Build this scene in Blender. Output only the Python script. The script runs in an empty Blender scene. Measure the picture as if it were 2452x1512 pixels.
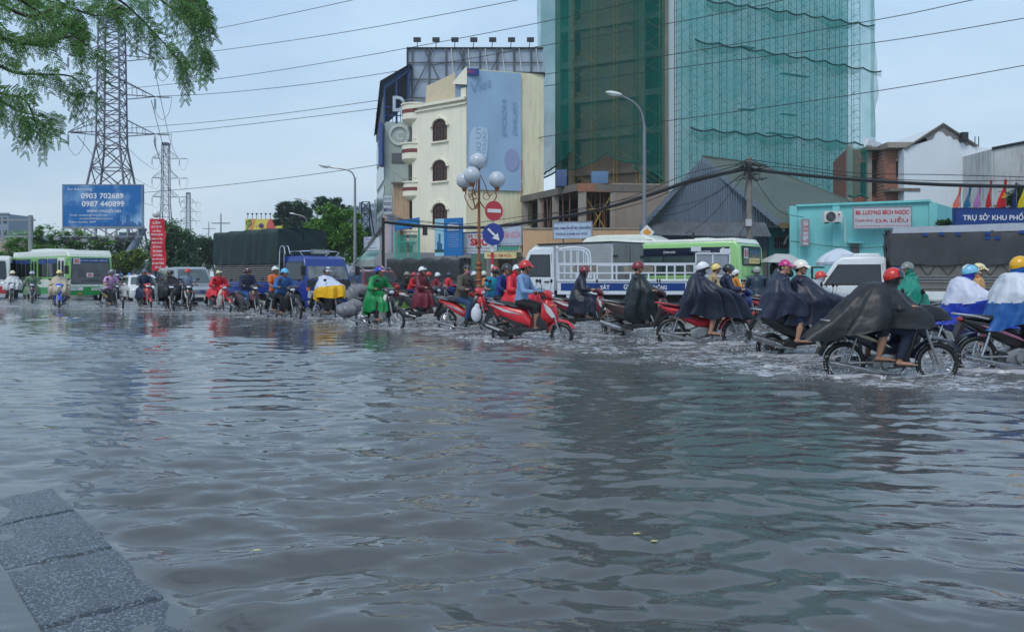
import bpy, bmesh, math, random
import numpy as np
from mathutils import Vector, Matrix, Euler
R = math.radians
random.seed(7); rng = np.random.default_rng(7)
S = bpy.context.scene
COL = S.collection
# ---------------- camera, world, sun, exposure ----------------
CAMH, F, HY, CX = 1.35, 1870.0, 660.0, 1226.0        # eye height, focal length, horizon row, centre column (on a 2452 px wide frame)
cam = bpy.data.objects.new('camera', bpy.data.cameras.new('camera')); COL.objects.link(cam)
cam.location = (0, 0, CAMH); cam.rotation_euler = (R(90), 0, 0)
cam.data.sensor_width = 36; cam.data.lens = 36*F/2452; cam.data.shift_y = -(756-HY)/2452
cam.data.clip_start = .05; cam.data.clip_end = 6000
S.camera = cam
SUN_EL, SUN_AZ = R(52), R(205)      # azimuth from +Y clockwise: behind the camera, a little left
W = bpy.data.worlds.new('World'); S.world = W; W.use_nodes = True
def build_world():
    nt = W.node_tree; N = nt.nodes; L = nt.links; N.clear()
    out = N.new('ShaderNodeOutputWorld'); bg = N.new('ShaderNodeBackground'); bg.inputs[1].default_value = .1
    sky = N.new('ShaderNodeTexSky'); sky.sky_type = 'NISHITA'; sky.sun_disc = False
    sky.sun_elevation = SUN_EL; sky.sun_rotation = SUN_AZ; sky.air_density = 1.3; sky.dust_density = 2.5
    tc = N.new('ShaderNodeTexCoord'); sep = N.new('ShaderNodeSeparateXYZ'); L.new(tc.outputs['Generated'], sep.inputs[0])
    # overcast: grey-blue cloud deck, paler at the horizon
    ramp = N.new('ShaderNodeValToRGB'); L.new(sep.outputs[2], ramp.inputs[0])
    e = ramp.color_ramp.elements
    e[0].position = .0; e[0].color = (.37, .465, .57, 1); e[1].position = 1; e[1].color = (.26, .36, .49, 1)
    for p, c in ((.12, (.34, .455, .59, 1)), (.30, (.292, .43, .60, 1)), (.55, (.31, .42, .56, 1))):
        q = e.new(p); q.color = c
    mp = N.new('ShaderNodeMapping'); mp.inputs['Scale'].default_value = (1, 1, 3.2); L.new(tc.outputs['Generated'], mp.inputs[0])
    nz = N.new('ShaderNodeTexNoise'); nz.inputs['Scale'].default_value = 1.5; nz.inputs['Detail'].default_value = 7; nz.inputs['Roughness'].default_value = .55
    nz.inputs['Distortion'].default_value = .3; L.new(mp.outputs[0], nz.inputs['Vector'])
    r2 = N.new('ShaderNodeValToRGB'); L.new(nz.outputs[0], r2.inputs[0])
    r2.color_ramp.elements[0].position = .34; r2.color_ramp.elements[0].color = (.84, .88, .92, 1)
    r2.color_ramp.elements[1].position = .68; r2.color_ramp.elements[1].color = (1.32, 1.22, 1.11, 1)
    mul = N.new('ShaderNodeVectorMath'); mul.operation = 'MULTIPLY'; L.new(ramp.outputs[0], mul.inputs[0]); L.new(r2.outputs[0], mul.inputs[1])
    sc = N.new('ShaderNodeVectorMath'); sc.operation = 'SCALE'; sc.inputs['Scale'].default_value = 11.6; L.new(mul.outputs[0], sc.inputs[0])
    mx = N.new('ShaderNodeMix'); mx.data_type = 'RGBA'; mx.inputs[0].default_value = .88
    L.new(sky.outputs[0], mx.inputs[6]); L.new(sc.outputs[0], mx.inputs[7]); L.new(mx.outputs[2], bg.inputs[0]); L.new(bg.outputs[0], out.inputs[0])
build_world()
sun = bpy.data.objects.new('sun', bpy.data.lights.new('sun', 'SUN')); COL.objects.link(sun)
sun.data.energy = 1.1; sun.data.angle = R(25); sun.data.color = (1, .96, .9)
sd = Vector((math.sin(SUN_AZ)*math.cos(SUN_EL), math.cos(SUN_AZ)*math.cos(SUN_EL), math.sin(SUN_EL)))
sun.rotation_euler = sd.to_track_quat('Z', 'Y').to_euler()
S.view_settings.view_transform = 'Standard'; S.view_settings.look = 'None'; S.view_settings.exposure = 0.45
S.view_settings.gamma = 1; S.view_settings.use_curve_mapping = False
S.cycles.max_bounces = 6; S.cycles.transparent_max_bounces = 16
# ---------------- helpers ----------------
def P(x, y, Y): return Vector(((x-CX)/F*Y, Y, CAMH+(HY-y)/F*Y))     # pixel of the 2452 px frame at distance Y
def PX(x, Y): return (x-CX)/F*Y
def PZ(y, Y): return CAMH+(HY-y)/F*Y
MATS = {}
def mat(name, col, rough=.6, metal=0., var=.12, vs=3., bump=0., bs=40., coat=0., alpha=1., spec=.5, streak=0., stain=None, emit=0., island=0., ridge=False):
    """procedural surface: base colour broken up by two noises, optional vertical rain streaks and stains"""
    if name in MATS: return MATS[name]
    m = bpy.data.materials.new(name); m.use_nodes = True; MATS[name] = m
    N, L = m.node_tree.nodes, m.node_tree.links; b = N['Principled BSDF']
    b.inputs['Roughness'].default_value = rough; b.inputs['Metallic'].default_value = metal
    b.inputs['Coat Weight'].default_value = coat; b.inputs['Specular IOR Level'].default_value = spec; b.inputs['Alpha'].default_value = alpha
    b.inputs['Coat Roughness'].default_value = .08
    tc = N.new('ShaderNodeTexCoord'); c3 = (*col, 1)
    cur = None
    if var > 0:
        nz = N.new('ShaderNodeTexNoise'); nz.inputs['Scale'].default_value = vs; nz.inputs['Detail'].default_value = 8; nz.inputs['Roughness'].default_value = .62
        L.new(tc.outputs['Object'], nz.inputs['Vector'])
        mr = N.new('ShaderNodeMapRange'); L.new(nz.outputs[0], mr.inputs[0]); mr.inputs[1].default_value = .25; mr.inputs[2].default_value = .75
        mr.inputs[3].default_value = 1-var; mr.inputs[4].default_value = 1+var
        v = N.new('ShaderNodeVectorMath'); v.operation = 'SCALE'; v.inputs[0].default_value = col; L.new(mr.outputs[0], v.inputs['Scale']); cur = v.outputs[0]
    if streak > 0:
        mp = N.new('ShaderNodeMapping'); mp.inputs['Scale'].default_value = (2.2, 2.2, .14); L.new(tc.outputs['Object'], mp.inputs[0])
        n2 = N.new('ShaderNodeTexNoise'); n2.inputs['Scale'].default_value = 2.4; n2.inputs['Detail'].default_value = 9; n2.inputs['Roughness'].default_value = .68; L.new(mp.outputs[0], n2.inputs['Vector'])
        m2 = N.new('ShaderNodeMapRange'); L.new(n2.outputs[0], m2.inputs[0]); m2.inputs[1].default_value = .5; m2.inputs[2].default_value = .78; m2.inputs[3].default_value = 0; m2.inputs[4].default_value = streak
        mx = N.new('ShaderNodeMix'); mx.data_type = 'RGBA'; L.new(m2.outputs[0], mx.inputs[0])
        if cur: L.new(cur, mx.inputs[6])
        else: mx.inputs[6].default_value = c3
        st = stain or tuple(c*.25 for c in col); mx.inputs[7].default_value = (*st, 1); cur = mx.outputs[2]
    if island > 0:
        g = N.new('ShaderNodeNewGeometry'); m3 = N.new('ShaderNodeMapRange'); L.new(g.outputs['Random Per Island'], m3.inputs[0])
        m3.inputs[3].default_value = 1-island; m3.inputs[4].default_value = 1+island
        v2 = N.new('ShaderNodeVectorMath'); v2.operation = 'SCALE'; L.new(m3.outputs[0], v2.inputs['Scale'])
        if cur: L.new(cur, v2.inputs[0])
        else: v2.inputs[0].default_value = col
        cur = v2.outputs[0]
    if cur: L.new(cur, b.inputs['Base Color'])
    else: b.inputs['Base Color'].default_value = c3
    if emit > 0:
        b.inputs['Emission Color'].default_value = c3; b.inputs['Emission Strength'].default_value = emit
    if bump > 0:
        nb = N.new('ShaderNodeTexNoise'); nb.inputs['Scale'].default_value = bs; nb.inputs['Detail'].default_value = 5; L.new(tc.outputs['Object'], nb.inputs['Vector'])
        if ridge: nb.noise_type = 'RIDGED_MULTIFRACTAL'; nb.inputs['Detail'].default_value = 2.5; nb.inputs['Distortion'].default_value = .5
        bp = N.new('ShaderNodeBump'); bp.inputs['Strength'].default_value = bump; bp.inputs['Distance'].default_value = .02
        L.new(nb.outputs[0], bp.inputs['Height']); L.new(bp.outputs[0], b.inputs['Normal'])
    return m
def C(r, g, b):      # display colour 0-255 -> linear
    f = lambda v: (v/255/12.92) if v <= 10 else ((v/255+.055)/1.055)**2.4
    return (f(r), f(g), f(b))
def bez(p, k): pass
class MB:
    """collects geometry of one mesh object"""
    def __init__(s): s.v = []; s.f = []
    def add(s, vs, fs):
        n = len(s.v); s.v += [tuple(v) for v in vs]; s.f += [tuple(i+n for i in f) for f in fs]; return s
    def box(s, c, d, rz=0., M=None):
        x, y, z = d[0]/2, d[1]/2, d[2]/2
        vs = [Vector((a*x, b*y, e*z)) for e in (-1, 1) for b in (-1, 1) for a in (-1, 1)]
        T = Matrix.Translation(c) @ (M.to_4x4() if M else Matrix.Rotation(rz, 4, 'Z'))
        return s.add([T @ v for v in vs], [(0, 2, 3, 1), (4, 5, 7, 6), (0, 1, 5, 4), (2, 6, 7, 3), (0, 4, 6, 2), (1, 3, 7, 5)])
    def quad(s, *p): return s.add(p, [tuple(range(len(p)))])
    def slab(s, p0, u, v, n, t=.05):
        """parallelogram p0,u,v with thickness t along n"""
        p0 = Vector(p0); u = Vector(u); v = Vector(v); n = Vector(n).normalized()*t
        a = [p0, p0+u, p0+u+v, p0+v]; b = [q-n for q in a]
        return s.add(a+b, [(0, 1, 2, 3), (7, 6, 5, 4), (0, 4, 5, 1), (1, 5, 6, 2), (2, 6, 7, 3), (3, 7, 4, 0)])
    def loft(s, rings, cap0=True, cap1=True, closed=True):
        m = len(rings[0]); base = len(s.v)
        for r in rings: s.v += [tuple(p) for p in r]
        for i in range(len(rings)-1):
            for j in range(m if closed else m-1):
                a = base+i*m+j; b = base+i*m+(j+1) % m; s.f.append((a, b, b+m, a+m))
        if cap0: s.f.append(tuple(base+j for j in reversed(range(m))))
        if cap1: s.f.append(tuple(base+(len(rings)-1)*m+j for j in range(m)))
        return s
    def tube(s, pts, r, n=8, cap=True, lat=None, r2=None):
        """tube along pts, radius r (number or list); lat = lateral axis hint with radius r, r2 the other radius"""
        pts = [Vector(p) for p in pts]; k = len(pts)
        rr = r if isinstance(r, (list, tuple)) else [r]*k; qq = r2 if isinstance(r2, (list, tuple)) else ([r2]*k if r2 else rr)
        rings = []
        up = None
        for i, p in enumerate(pts):
            d = (pts[min(i+1, k-1)]-pts[max(i-1, 0)]).normalized()
            if lat is not None: u = Vector(lat); u = (u-d*u.dot(d)).normalized()
            else:
                if up is None: up = Vector((0, 0, 1)) if abs(d.z) < .9 else Vector((1, 0, 0))
                u = (up-d*up.dot(d)).normalized(); up = u
            w = d.cross(u)
            rings.append([p+u*(math.cos(t)*rr[i])+w*(math.sin(t)*qq[i]) for t in [2*math.pi*j/n for j in range(n)]])
        return s.loft(rings, cap, cap)
    def ball(s, c, r, n=12, m=8, M=None):
        if not isinstance(r, (tuple, list)): r = (r, r, r)
        T = M.to_3x3() if M else Matrix.Identity(3); c = Vector(c); b = len(s.v)
        s.v.append(tuple(c+T @ Vector((0, 0, r[2]))))
        for i in range(1, m):
            a = math.pi*i/m
            for j in range(n):
                t = 2*math.pi*j/n; s.v.append(tuple(c+T @ Vector((r[0]*math.sin(a)*math.cos(t), r[1]*math.sin(a)*math.sin(t), r[2]*math.cos(a)))))
        s.v.append(tuple(c-T @ Vector((0, 0, r[2])))); e = len(s.v)-1
        for j in range(n):
            k = (j+1) % n; s.f.append((b, b+1+j, b+1+k)); s.f.append((e, b+1+(m-2)*n+k, b+1+(m-2)*n+j))
            for i in range(m-2): a0 = b+1+i*n; s.f.append((a0+j, a0+n+j, a0+n+k, a0+k))
        return s
    def capsule(s, a, b, ra, rb, n=10):
        a = Vector(a); b = Vector(b); d = (b-a).normalized()
        pts = []; rs = []
        for t in (-.98, -.8, -.5, 0): pts.append(a+d*ra*t); rs.append(ra*math.sqrt(1-t*t))
        for t in (0, .5, .8, .98): pts.append(b+d*rb*t); rs.append(rb*math.sqrt(1-t*t))
        up = Vector((0, 0, 1)) if abs(d.z) < .9 else Vector((1, 0, 0)); u = (up-d*up.dot(d)).normalized(); w = d.cross(u)
        return s.loft([[p+u*(math.cos(2*math.pi*j/n)*r)+w*(math.sin(2*math.pi*j/n)*r) for j in range(n)] for p, r in zip(pts, rs)])
    def torus(s, c, Rr, r, n=28, m=8, ax='y', flat=1.):
        rings = []; c = Vector(c)
        for i in range(n+1):
            a = 2*math.pi*i/n; rg = []
            for j in range(m):
                t = 2*math.pi*j/m; q = Rr+r*math.cos(t); h = r*flat*math.sin(t)
                v = Vector((q*math.cos(a), h, q*math.sin(a))) if ax == 'y' else Vector((q*math.cos(a), q*math.sin(a), h))
                rg.append(c+v)
            rings.append(rg)
        return s.loft(rings, False, False)
    def prism(s, poly, y0, y1):
        n = len(poly); vs = [(x, y0, z) for x, z in poly]+[(x, y1, z) for x, z in poly]
        return s.add(vs, [tuple(range(n)), tuple(reversed(range(n, 2*n)))]+[((i+1) % n, i, i+n, (i+1) % n+n) for i in range(n)])
    def plan(s, poly, z0, z1):
        n = len(poly); vs = [(x, y, z0) for x, y in poly]+[(x, y, z1) for x, y in poly]
        return s.add(vs, [tuple(reversed(range(n))), tuple(range(n, 2*n))]+[(i, (i+1) % n, (i+1) % n+n, i+n) for i in range(n)])
    def bevprism(s, poly, w, bev=.05, seg=3, dy=0., zr=None):
        """prism across y of half width w with rounded rim; sides lean in by dy between zr[0] and zr[1]"""
        bm = bmesh.new(); A = []; B = []
        for x, z in poly:
            ww = w-(dy*(z-zr[0])/(zr[1]-zr[0]) if zr else 0)
            A.append(bm.verts.new((x, -ww, z))); B.append(bm.verts.new((x, ww, z)))
        n = len(poly); f1 = bm.faces.new(A); f2 = bm.faces.new(list(reversed(B)))
        for i in range(n): bm.faces.new((A[(i+1) % n], A[i], B[i], B[(i+1) % n]))
        bm.normal_update()
        ed = set(f1.edges) | set(f2.edges)
        if bev > 0: bmesh.ops.bevel(bm, geom=list(ed), offset=bev, segments=seg, affect='EDGES', profile=.6)
        bmesh.ops.recalc_face_normals(bm, faces=bm.faces); bm.verts.index_update()
        s.add([v.co for v in bm.verts], [[v.index for v in f.verts] for f in bm.faces]); bm.free(); return s
    def merge(s, o, M=None): return s.add([M @ Vector(v) for v in o.v] if M else o.v, o.f)
    def mesh(s, name, smooth=True, ang=38):
        me = bpy.data.meshes.new(name); me.from_pydata(s.v, [], s.f); me.validate(verbose=False)
        if smooth:
            me.polygons.foreach_set('use_smooth', [True]*len(me.polygons))
            try: me.set_sharp_from_angle(angle=R(ang))
            except Exception: pass
        me.materials.append(None); return me
    def build(s, name, m, parent=None, smooth=True, ang=38, **k): return add(name, s.mesh(name, smooth, ang), m, parent, **k)
def add(name, me, m, parent=None, loc=(0, 0, 0), rot=(0, 0, 0), sc=None, label=None):
    o = bpy.data.objects.new(name, me); COL.objects.link(o); o.parent = parent; o.location = loc; o.rotation_euler = rot
    if sc: o.scale = sc
    if m is not None and me is not None and len(me.materials): o.material_slots[0].link = 'OBJECT'; o.material_slots[0].material = m
    if label: o['label'] = label
    return o
def tag(o, label=None, cat=None, group=None, kind=None):
    if label: o['label'] = label
    if cat: o['category'] = cat
    if group: o['group'] = group
    if kind: o['kind'] = kind
    return o
def thing(name, loc, label, cat, rz=0., group=None):
    o = bpy.data.objects.new(name, None); COL.objects.link(o); o.empty_display_size = .2; o.location = loc; o.rotation_euler = (0, 0, rz)
    return tag(o, label, cat, group)
TEXTC = {}
def text(s, parent, c, rt, up, w, h, m, bold=.0, name='lettering', off=.006):
    """flat lettering fitted into w x h, centred on c, reading along rt, upright along up"""
    for a_, b_ in (("Đ", "Ð"), ("đ", "d"), ("Ơ", "O’"), ("Ờ", "Ò’"), ("Ớ", "Ó’"), ("Ở", "Ỏ’"), ("Ợ", "Ọ’"), ("Ỡ", "Õ’"), ("ơ", "o’"), ("ớ", "ó’")): s = s.replace(a_, b_)   # the built-in font lacks these letters
    key = (s, bold)
    if key not in TEXTC:
        cu = bpy.data.curves.new('t', 'FONT'); cu.body = s; cu.offset = bold; cu.resolution_u = 3; cu.align_x = 'CENTER'
        o = bpy.data.objects.new('t', cu); COL.objects.link(o); dg = bpy.context.evaluated_depsgraph_get(); dg.update()
        me = bpy.data.meshes.new_from_object(o.evaluated_get(dg)); bpy.data.objects.remove(o)
        co = np.empty(len(me.vertices)*3); me.vertices.foreach_get('co', co); co = co.reshape(-1, 3)
        TEXTC[key] = (co, [tuple(p.vertices) for p in me.polygons]); bpy.data.meshes.remove(me)
    co, fs = TEXTC[key]; lo = co.min(0); hi = co.max(0); d = np.maximum(hi-lo, 1e-4)
    u = Vector(rt).normalized(); v = Vector(up).normalized(); n = u.cross(v); q = Vector(c)+n*off
    k = np.array([w/d[0], h/d[1]]) if h else np.array([w/d[0]]*2)
    b = MB(); b.v = [tuple(q+u*((p[0]-(lo[0]+hi[0])/2)*k[0])+v*((p[1]-(lo[1]+hi[1])/2)*k[1])) for p in co]; b.f = list(fs)
    return b.build(name, m, parent, smooth=False)
def remesh(b, vox, smooth=2, name='body'):
    me = bpy.data.meshes.new('tmp'); me.from_pydata(b.v, [], b.f)
    bm = bmesh.new(); bm.from_mesh(me); bmesh.ops.recalc_face_normals(bm, faces=bm.faces); bm.to_mesh(me); bm.free()
    o = bpy.data.objects.new('tmp', me); COL.objects.link(o)
    md = o.modifiers.new('r', 'REMESH'); md.mode = 'VOXEL'; md.voxel_size = vox; md.use_smooth_shade = True
    if smooth: q = o.modifiers.new('s', 'SMOOTH'); q.factor = .5; q.iterations = smooth
    dg = bpy.context.evaluated_depsgraph_get(); dg.update()
    r = bpy.data.meshes.new_from_object(o.evaluated_get(dg)); r.name = name
    bpy.data.objects.remove(o); bpy.data.meshes.remove(me)
    r.polygons.foreach_set('use_smooth', [True]*len(r.polygons)); r.materials.clear(); r.materials.append(None); return r
def arc(cx, cz, r, a0, a1, n): return [(cx+r*math.cos(R(a0+(a1-a0)*i/n)), cz+r*math.sin(R(a0+(a1-a0)*i/n))) for i in range(n+1)]
def cat(pts, sub=6):
    """smooth curve through pts"""
    pts = [Vector(p) for p in pts]; o = []
    for i in range(len(pts)-1):
        p0, p1, p2, p3 = pts[max(i-1, 0)], pts[i], pts[i+1], pts[min(i+2, len(pts)-1)]
        for k in range(sub):
            t = k/sub; o.append(.5*((2*p1)+(p2-p0)*t+(2*p0-5*p1+4*p2-p3)*t*t+(3*p1-p0-3*p2+p3)*t**3))
    return o+[pts[-1]]
# ---- shared materials
M_TYRE = mat('rubber_wet', (.012, .012, .013), .35, bump=.3)
M_BLK = mat('black_plastic', (.015, .015, .017), .4, coat=.2)
M_CHR = mat('chrome', (.75, .76, .78), .16, 1, var=.05)
M_STEEL = mat('grey_metal', (.32, .33, .34), .42, .8)
M_GLASS = mat('dark_glass', (.018, .024, .028), .07, 0, var=.3, vs=1.5, coat=.6)
M_LENS = mat('clear_lens', (.72, .76, .8), .12, .35, coat=1)
M_RED = mat('red_lens', (.5, .012, .01), .2, coat=1)
M_ORG = mat('orange_lens', (.75, .2, .02), .25, coat=1)
M_WHITE = mat('white_paint', (.72, .73, .72), .35, coat=.3, var=.06)
M_SKIN = mat('skin', (.42, .23, .155), .5, var=.08)
M_SKIN2 = mat('skin_tan', (.31, .165, .105), .5, var=.08)
M_HAIR = mat('hair', (.012, .01, .009), .5)
M_EYE = mat('eyes', (.015, .012, .012), .2)
M_LIP = mat('lips', (.3, .1, .09), .5)
# ---------------- motorbikes ----------------
WHEELS = {}
def wheel_meshes(r, spoke):
    k = (r, spoke)
    if k in WHEELS: return WHEELS[k]
    ty = MB().torus((0, 0, 0), r-.035, .036, 36, 8, flat=1.05).mesh('tyre')
    rim = MB().torus((0, 0, 0), r-.078, .013, 36, 6, flat=1.6)
    rim.tube([(0, -.05, 0), (0, .05, 0)], .045, 12)
    ri = r-.08
    if spoke == 'wire':
        for i in range(28):
            a = 2*math.pi*i/28; b = a+(.45 if i % 2 else -.45); sy = .035 if i % 4 < 2 else -.035
            rim.tube([(.04*math.cos(b), sy, .04*math.sin(b)), (ri*math.cos(a), 0, ri*math.sin(a))], .0025, 4, False)
    else:
        for i in range(5):
            a = 2*math.pi*i/5
            for da in (-.14, .14): rim.tube([(.03*math.cos(a+da*3), 0, .03*math.sin(a+da*3)), (ri*math.cos(a+da), 0, ri*math.sin(a+da))], [.016, .01], 6, False)
    rm = rim.mesh('rim')
    dk = MB().torus((0, -.06, 0), r*.22, .010, 20, 6).tube([(0, -.065, 0), (0, -.05, 0)], r*.2, 18).mesh('brake_disc')
    WHEELS[k] = (ty, rm, dk); return WHEELS[k]
def selo(stations, n=14, e=2.6):
    """superellipse loft along x: (x, zc, hh, hw)"""
    rings = []
    for x, zc, hh, hw in stations:
        rg = []
        for j in range(n):
            t = 2*math.pi*j/n; c, s = math.cos(t), math.sin(t)
            rg.append((x, hw*math.copysign(abs(c)**(2/e), c), zc+hh*math.copysign(abs(s)**(2/e), s)))
        rings.append(rg)
    return MB().loft(rings)
def sub(st, k=4):
    o = []
    P4 = [Vector(s[:3]+(0,))[:] for s in st]
    a = cat([Vector((s[0], s[1], s[2])) for s in st], k); b = cat([Vector((s[3], 0, 0)) for s in st], k)
    return [(p.x, p.y, max(p.z, .004), max(q.x, .004)) for p, q in zip(a, b)]
BIKES = {}
def bike_parts(style):
    if style in BIKES: return BIKES[style]
    L = []                                   # (name, mesh, colour key, parent part name)
    A = lambda n, b, k, par=None, **kw: L.append((n, b.mesh(n, **kw), k, par))
    sc = style in ('scoot', 'vespa')
    r = .235 if sc else .285; fx, rx = (.62, -.60); hx, hz = (.30, 1.02)
    # front fork
    f = MB()
    for s in (-1, 1): f.tube([(fx, s*.075, r), (fx-.10, s*.075, .52), (fx-.19, s*.06, .80)], [.02, .022, .024], 8)
    f.tube([(fx-.18, 0, .76), (hx, 0, hz)], .03, 8); A('fork', f, 'metal')
    # front mudguard
    fr = r+.04; rings = []
    for i in range(15):
        a = R(30+i*(138/14)); w = .055+.018*math.sin(math.pi*i/14)
        ro = [(fx+(fr+.028*(1-(j/4-1)**2)*1)*math.cos(a), w*(j/4-1), r+(fr+.028*(1-(j/4-1)**2))*math.sin(a)) for j in range(9)]
        ri = [(fx+(fr-.012)*math.cos(a), w*.92*(1-j/4), r+(fr-.012)*math.sin(a)) for j in range(9)]
        rings.append(ro+ri)
    mg = MB().loft(rings); A('front_mudguard', mg, 'body')
    # handlebar
    hb = MB()
    for s in (-1, 1):
        hb.tube(cat([(hx, 0, hz-.02), (hx+.02, s*.12, hz), (hx-.03, s*.22, hz+.03), (hx-.10, s*.335, hz+.0)], 4), .011, 6)
        hb.tube([(hx-.05, s*.235, hz+.025), (hx-.10, s*.345, hz+.0)], .019, 8)
        hb.tube([(hx-.015, s*.215, hz+.03), (hx-.0, s*.33, hz+.025)], .006, 5)
    A('handlebar', hb, 'black')
    for s in (-1, 1):
        mm = MB().tube(cat([(hx-.02, s*.2, hz+.03), (hx+.01, s*.27, hz+.13), (hx+.0, s*.31, hz+.21)], 3), .006, 5)
        mm.ball((hx+.0, s*.325, hz+.245), (.018, .062, .042), 12, 7); A('mirror', mm, 'black')
    hl = MB()
    if style == 'round':
        hl.ball((hx+.13, 0, hz-.09), (.09, .095, .095)); A('headlight', hl, 'dark')
        A('headlight_lens', MB().ball((hx+.19, 0, hz-.09), (.035, .082, .082)), 'lens', 'headlight')
        A('handlebar_cover', selo(sub([(hx-.06, hz, .03, .06), (hx+.02, hz+.02, .05, .10), (hx+.10, hz-.02, .05, .08)])), 'black')
    else:
        A('handlebar_cover', selo(sub([(hx-.09, hz-.01, .03, .09), (hx, hz+.015, .06, .15), (hx+.09, hz-.02, .075, .135), (hx+.15, hz-.05, .05, .09)])), 'cowl')
        A('headlight', MB().ball((hx+.115, 0, hz-.045), (.065, .105, .052), 16, 8), 'lens')
    if sc:
        # front apron and leg shield
        A('front_apron', selo(sub([(.26, .64, .27, .165), (.36, .70, .26, .155), (.46, .67, .19, .105), (.54, .60, .09, .045)]), 18, 2.3), 'body')
        for s in (-1, 1):
            b = MB().bevprism([(.30, .86), (.44, .74), (.53, .58), (.46, .56), (.36, .68)], .012, .008, 1); b.v = [(x, y+s*(.165-(x-.3)*.32), z) for x, y, z in b.v]; A('apron_trim', b, 'accent')
            b = MB().bevprism([(.20, .60), (.34, .52), (.42, .40), (.30, .34), (.16, .44)], .012, .008, 1); b.v = [(x, y+s*.185, z) for x, y, z in b.v]; A('lower_cowl', b, 'black')
        for s in (-1, 1): A('turn_signal', MB().ball((.455, s*.105, .80), (.035, .05, .02), 10, 6, Matrix.Rotation(s*.5, 3, 'Z')), 'orange')
        A('floorboard', MB().bevprism([(.30, .40), (.27, .32), (-.22, .27), (-.25, .37), (-.15, .40), (.12, .36)], .17, .02, 2), 'black')
        A('body', selo(sub([(.02, .45, .12, .12), (-.12, .54, .19, .155), (-.35, .60, .185, .165), (-.62, .70, .13, .145), (-.84, .80, .055, .08)]), 18, 2.6), 'body')
        A('side_stripe', MB().prism([(-.14, .62), (-.50, .72), (-.80, .81), (-.5, .67)], -.168, .168), 'accent')
        A('lower_side_cover', MB().prism([(.0, .42), (-.3, .50), (-.62, .62), (-.55, .52), (-.2, .40)], -.160, .160), 'black')
        A('seat', selo(sub([(.04, .71, .03, .10), (-.1, .765, .045, .135), (-.3, .77, .045, .145), (-.45, .81, .05, .14), (-.66, .835, .045, .12), (-.76, .83, .02, .08)]), 14, 2.6), 'seat')
        en = MB().bevprism([(-.20, .36), (-.22, .22), (-.62, .17), (-.70, .24), (-.55, .36)], .12, .03, 2).tube([(-.30, -.15, .28), (-.30, .14, .28)], .085, 14)
        A('engine', en, 'dark')
        A('exhaust', MB().tube(cat([(-.25, -.13, .22), (-.42, -.17, .25), (-.55, -.175, .30), (-.92, -.18, .42)], 4), [.022]*5+[.03, .05, .055, .058, .058, .056, .052, .045], 12), 'exhaust')
        A('exhaust_guard', MB().prism([(-.56, .335), (-.86, .43), (-.855, .395), (-.57, .30)], -.242, -.232), 'chrome')
        A('tail_fender', MB().prism([(-.78, .76), (-.86, .77), (-1.0, .42), (-.96, .42)], -.07, .07), 'black')
    else:
        # underbone: leg shield, central frame, tail
        sh = MB()
        for s in (-1, 1):
            rings = []
            for x, z, w in ((.30, .95, .06), (.33, .86, .13), (.30, .70, .19), (.25, .55, .205), (.20, .42, .19), (.17, .32, .15)):
                rings.append([(x+.07, s*.015, z), (x+.045, s*w*.6, z), (x-.03, s*w, z), (x-.045, s*w, z), (x+.02, s*w*.55, z), (x+.045, s*.015, z)])
            sh.loft(rings)
        A('leg_shield', sh, 'shield')
        A('front_cowl', selo(sub([(.33, .80, .12, .10), (.41, .78, .14, .10), (.47, .73, .11, .075), (.50, .68, .05, .04)]), 14, 2.2), 'body')
        A('body', selo(sub([(.33, .60, .07, .05), (.12, .50, .085, .07), (-.08, .50, .10, .10), (-.30, .60, .11, .13), (-.55, .70, .085, .125), (-.80, .78, .04, .075)]), 16, 2.6), 'body')
        for s in (-1, 1): A('side_decal', MB().prism([(-.02, .50), (-.30, .60), (-.62, .72), (-.34, .66), (-.10, .56)], s*.118, s*.134), 'accent')
        A('seat', selo(sub([(.10, .70, .02, .07), (0, .745, .04, .115), (-.2, .765, .05, .135), (-.45, .80, .05, .13), (-.68, .82, .04, .11), (-.78, .82, .015, .07)]), 14, 2.6), 'seat')
        en = MB().tube([(.24, 0, .34), (.06, 0, .31)], [.075, .085], 12)
        for i in range(5): en.tube([(.12+i*.028, 0, .325), (.13+i*.028, 0, .325)], .092, 12)
        en.bevprism([(.08, .40), (.10, .24), (-.06, .18), (-.26, .22), (-.26, .36), (-.1, .42)], .11, .04, 2)
        en.tube([(-.06, -.15, .29), (-.06, .14, .29)], .09, 16); A('engine', en, 'metal')
        A('exhaust', MB().tube(cat([(.18, -.08, .26), (.08, -.15, .17), (-.2, -.17, .17), (-.35, -.175, .20), (-.86, -.18, .30)], 4), [.016]*10+[.02, .027, .032, .036, .039, .040, .036], 12), 'exhaust')
        cc = MB()
        for s in (.11,): cc.bevprism([(-.12, .36), (-.12, .24), (-.66, .24), (-.68, .34), (-.5, .36)], .02, .015, 2)
        cc.v = [(x, y+.13, z) for x, y, z in cc.v]; A('chain_case', cc, 'dark')
        for s in (-1, 1):
            sa = MB().tube([(-.48, s*.11, .62), (-.585, s*.115, .30)], .012, 6)
            for i in range(9): sa.torus((-.49-.009*i, s*.11, .585-.027*i), .024, .006, 10, 5, ax='z')
            A('shock_absorber', sa, 'chrome')
        A('swingarm', MB().tube([(-.15, -.09, .30), (-.60, -.09, .285)], .018, 8).tube([(-.15, .09, .30), (-.60, .09, .285)], .018, 8), 'metal')
        pr = MB()
        for x in (.02, -.33): pr.tube([(x, -.25, .27 if x > 0 else .34), (x, .25, .27 if x > 0 else .34)], .014, 6)
        pr.tube([(.14, -.19, .25), (-.1, -.19, .23)], .008, 5); A('footrest', pr, 'black')
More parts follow.
